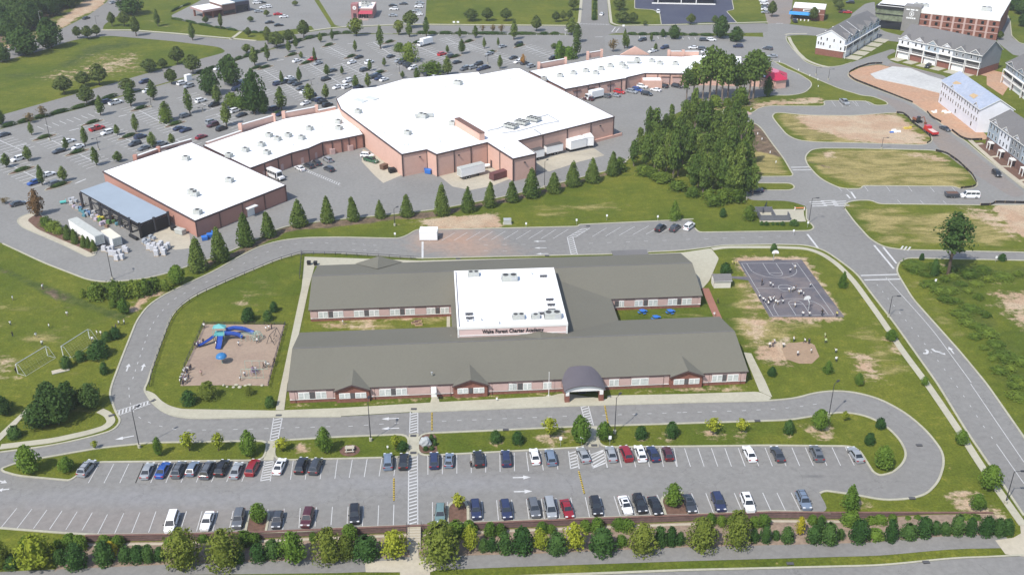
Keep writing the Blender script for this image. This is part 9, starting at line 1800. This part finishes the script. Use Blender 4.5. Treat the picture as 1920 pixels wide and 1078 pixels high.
crowd([(64.3,223.08),(62.58,222.72),(71.5,228.47),(65.35,221.63),(65.12,222.9)], ['white'], 'in a group on the basketball court', 'children on the basketball court')
crowd([(-68.12,188.66),(-59.04,186.41),(-58.49,188.21)], ['pink', 'white', 'white'], 'in the lower half of the playground', 'children in the playground')
crowd([(-55.09,191.66),(-54.78,192.5),(-54.09,191.97),(-53.19,192.59),(-53.1,193.59)], ['black', 'white', 'white', 'black', 'black'], 'by the right fence of the playground', 'children in the playground')
crowd([(-57.13,190.12),(-56.56,190.34),(-56.57,189.21),(-62.89,201.2),(-59.02,202.64),(-58.85,203.66),(-68.11,201.2)], ['purple', 'white', 'purple', 'white', 'white', 'navy', 'white'], 'playing on the playground equipment', 'children in the playground')
crowd([(-124.66,223.48),(-119.68,210.8),(-109.95,209.52),(-111.1,205),(-107.97,215.43),(-108.31,201.54),(-119.74,229.63)] + [(-119.7,229.62)], ['white'], 'on the soccer field', 'children on the soccer field')
crowd([(-116.93,205.61),(-109.24,189.78)], ['black'], 'on the soccer field', 'children on the soccer field')
crowd([(-93.76,210.89),(-92.73,211.32),(-97.33,206.24),(-96.42,206.03),(-97.35,203.16)], ['white'], 'between the soccer field and the drive', 'children by the shrubs')
crowd([(-94.33,208.12),(-93.88,208.96)], ['navy'], 'between the soccer field and the drive', 'children by the shrubs')
crowd([(-40.37,211.25)], ['white'], 'in the left courtyard of the school', None)
crowd([(-7.81,156.04)], ['black'], 'beside a black car in the upper row', None, 1.7, ['black'], 'adult')

# ------------------------------------------------------------------ summer haze
hz = MB(); hz.box(-2900, 2900, -400, 4100, -3, 122); hm_ = bpy.data.materials.new('haze_air'); hm_.use_nodes = True
hn = hm_.node_tree; hn.nodes.remove(hn.nodes['Principled BSDF']); pv = hn.nodes.new('ShaderNodeVolumePrincipled'); pv.inputs['Density'].default_value = .00016; pv.inputs['Color'].default_value = (.92, .92, .92, 1); pv.inputs['Anisotropy'].default_value = .2
hn.links.new(pv.outputs[0], hn.nodes['Material Output'].inputs['Volume']); hz.build('haze', hm_, kind='stuff')

# ------------------------------------------------------------------ labels: what looks alike is told apart by its place, counted from the left
ORD = ['leftmost', 'second from left', 'third from left', 'fourth from left', 'fifth from left', 'sixth from left', 'seventh from left', 'eighth from left', 'ninth from left', 'tenth from left', 'eleventh from left', 'twelfth from left', 'thirteenth from left', 'fourteenth from left',
       'fifteenth from left', 'sixteenth from left', 'seventeenth from left', 'eighteenth from left', 'nineteenth from left', 'twentieth from left']
TENS = {20: 'twenty', 30: 'thirty', 40: 'forty', 50: 'fifty', 60: 'sixty', 70: 'seventy'}; UN = ['', 'first', 'second', 'third', 'fourth', 'fifth', 'sixth', 'seventh', 'eighth', 'ninth']
def ordinal(i, n):
    if i == n - 1 and n > 1: return 'rightmost'
    if i < 20: return ORD[i]
    k = i + 1; t = k // 10 * 10
    return (TENS[t] + '-' + UN[k - t] if k > t else {30: 'thirtieth', 40: 'fortieth', 50: 'fiftieth', 60: 'sixtieth', 70: 'seventieth'}[k]) + ' from left'
bpy.context.view_layer.update()
byl = {}
for o in ALL: byl.setdefault(o['label'], []).append(o)
for lab, os_ in byl.items():
    if len(os_) > 1:
        os_.sort(key=lambda o: o.location.x / (o.location.y * .887 + 55.4))
        for i, o in enumerate(os_): o['label'] = f"{lab}, {ordinal(i, len(os_))}"
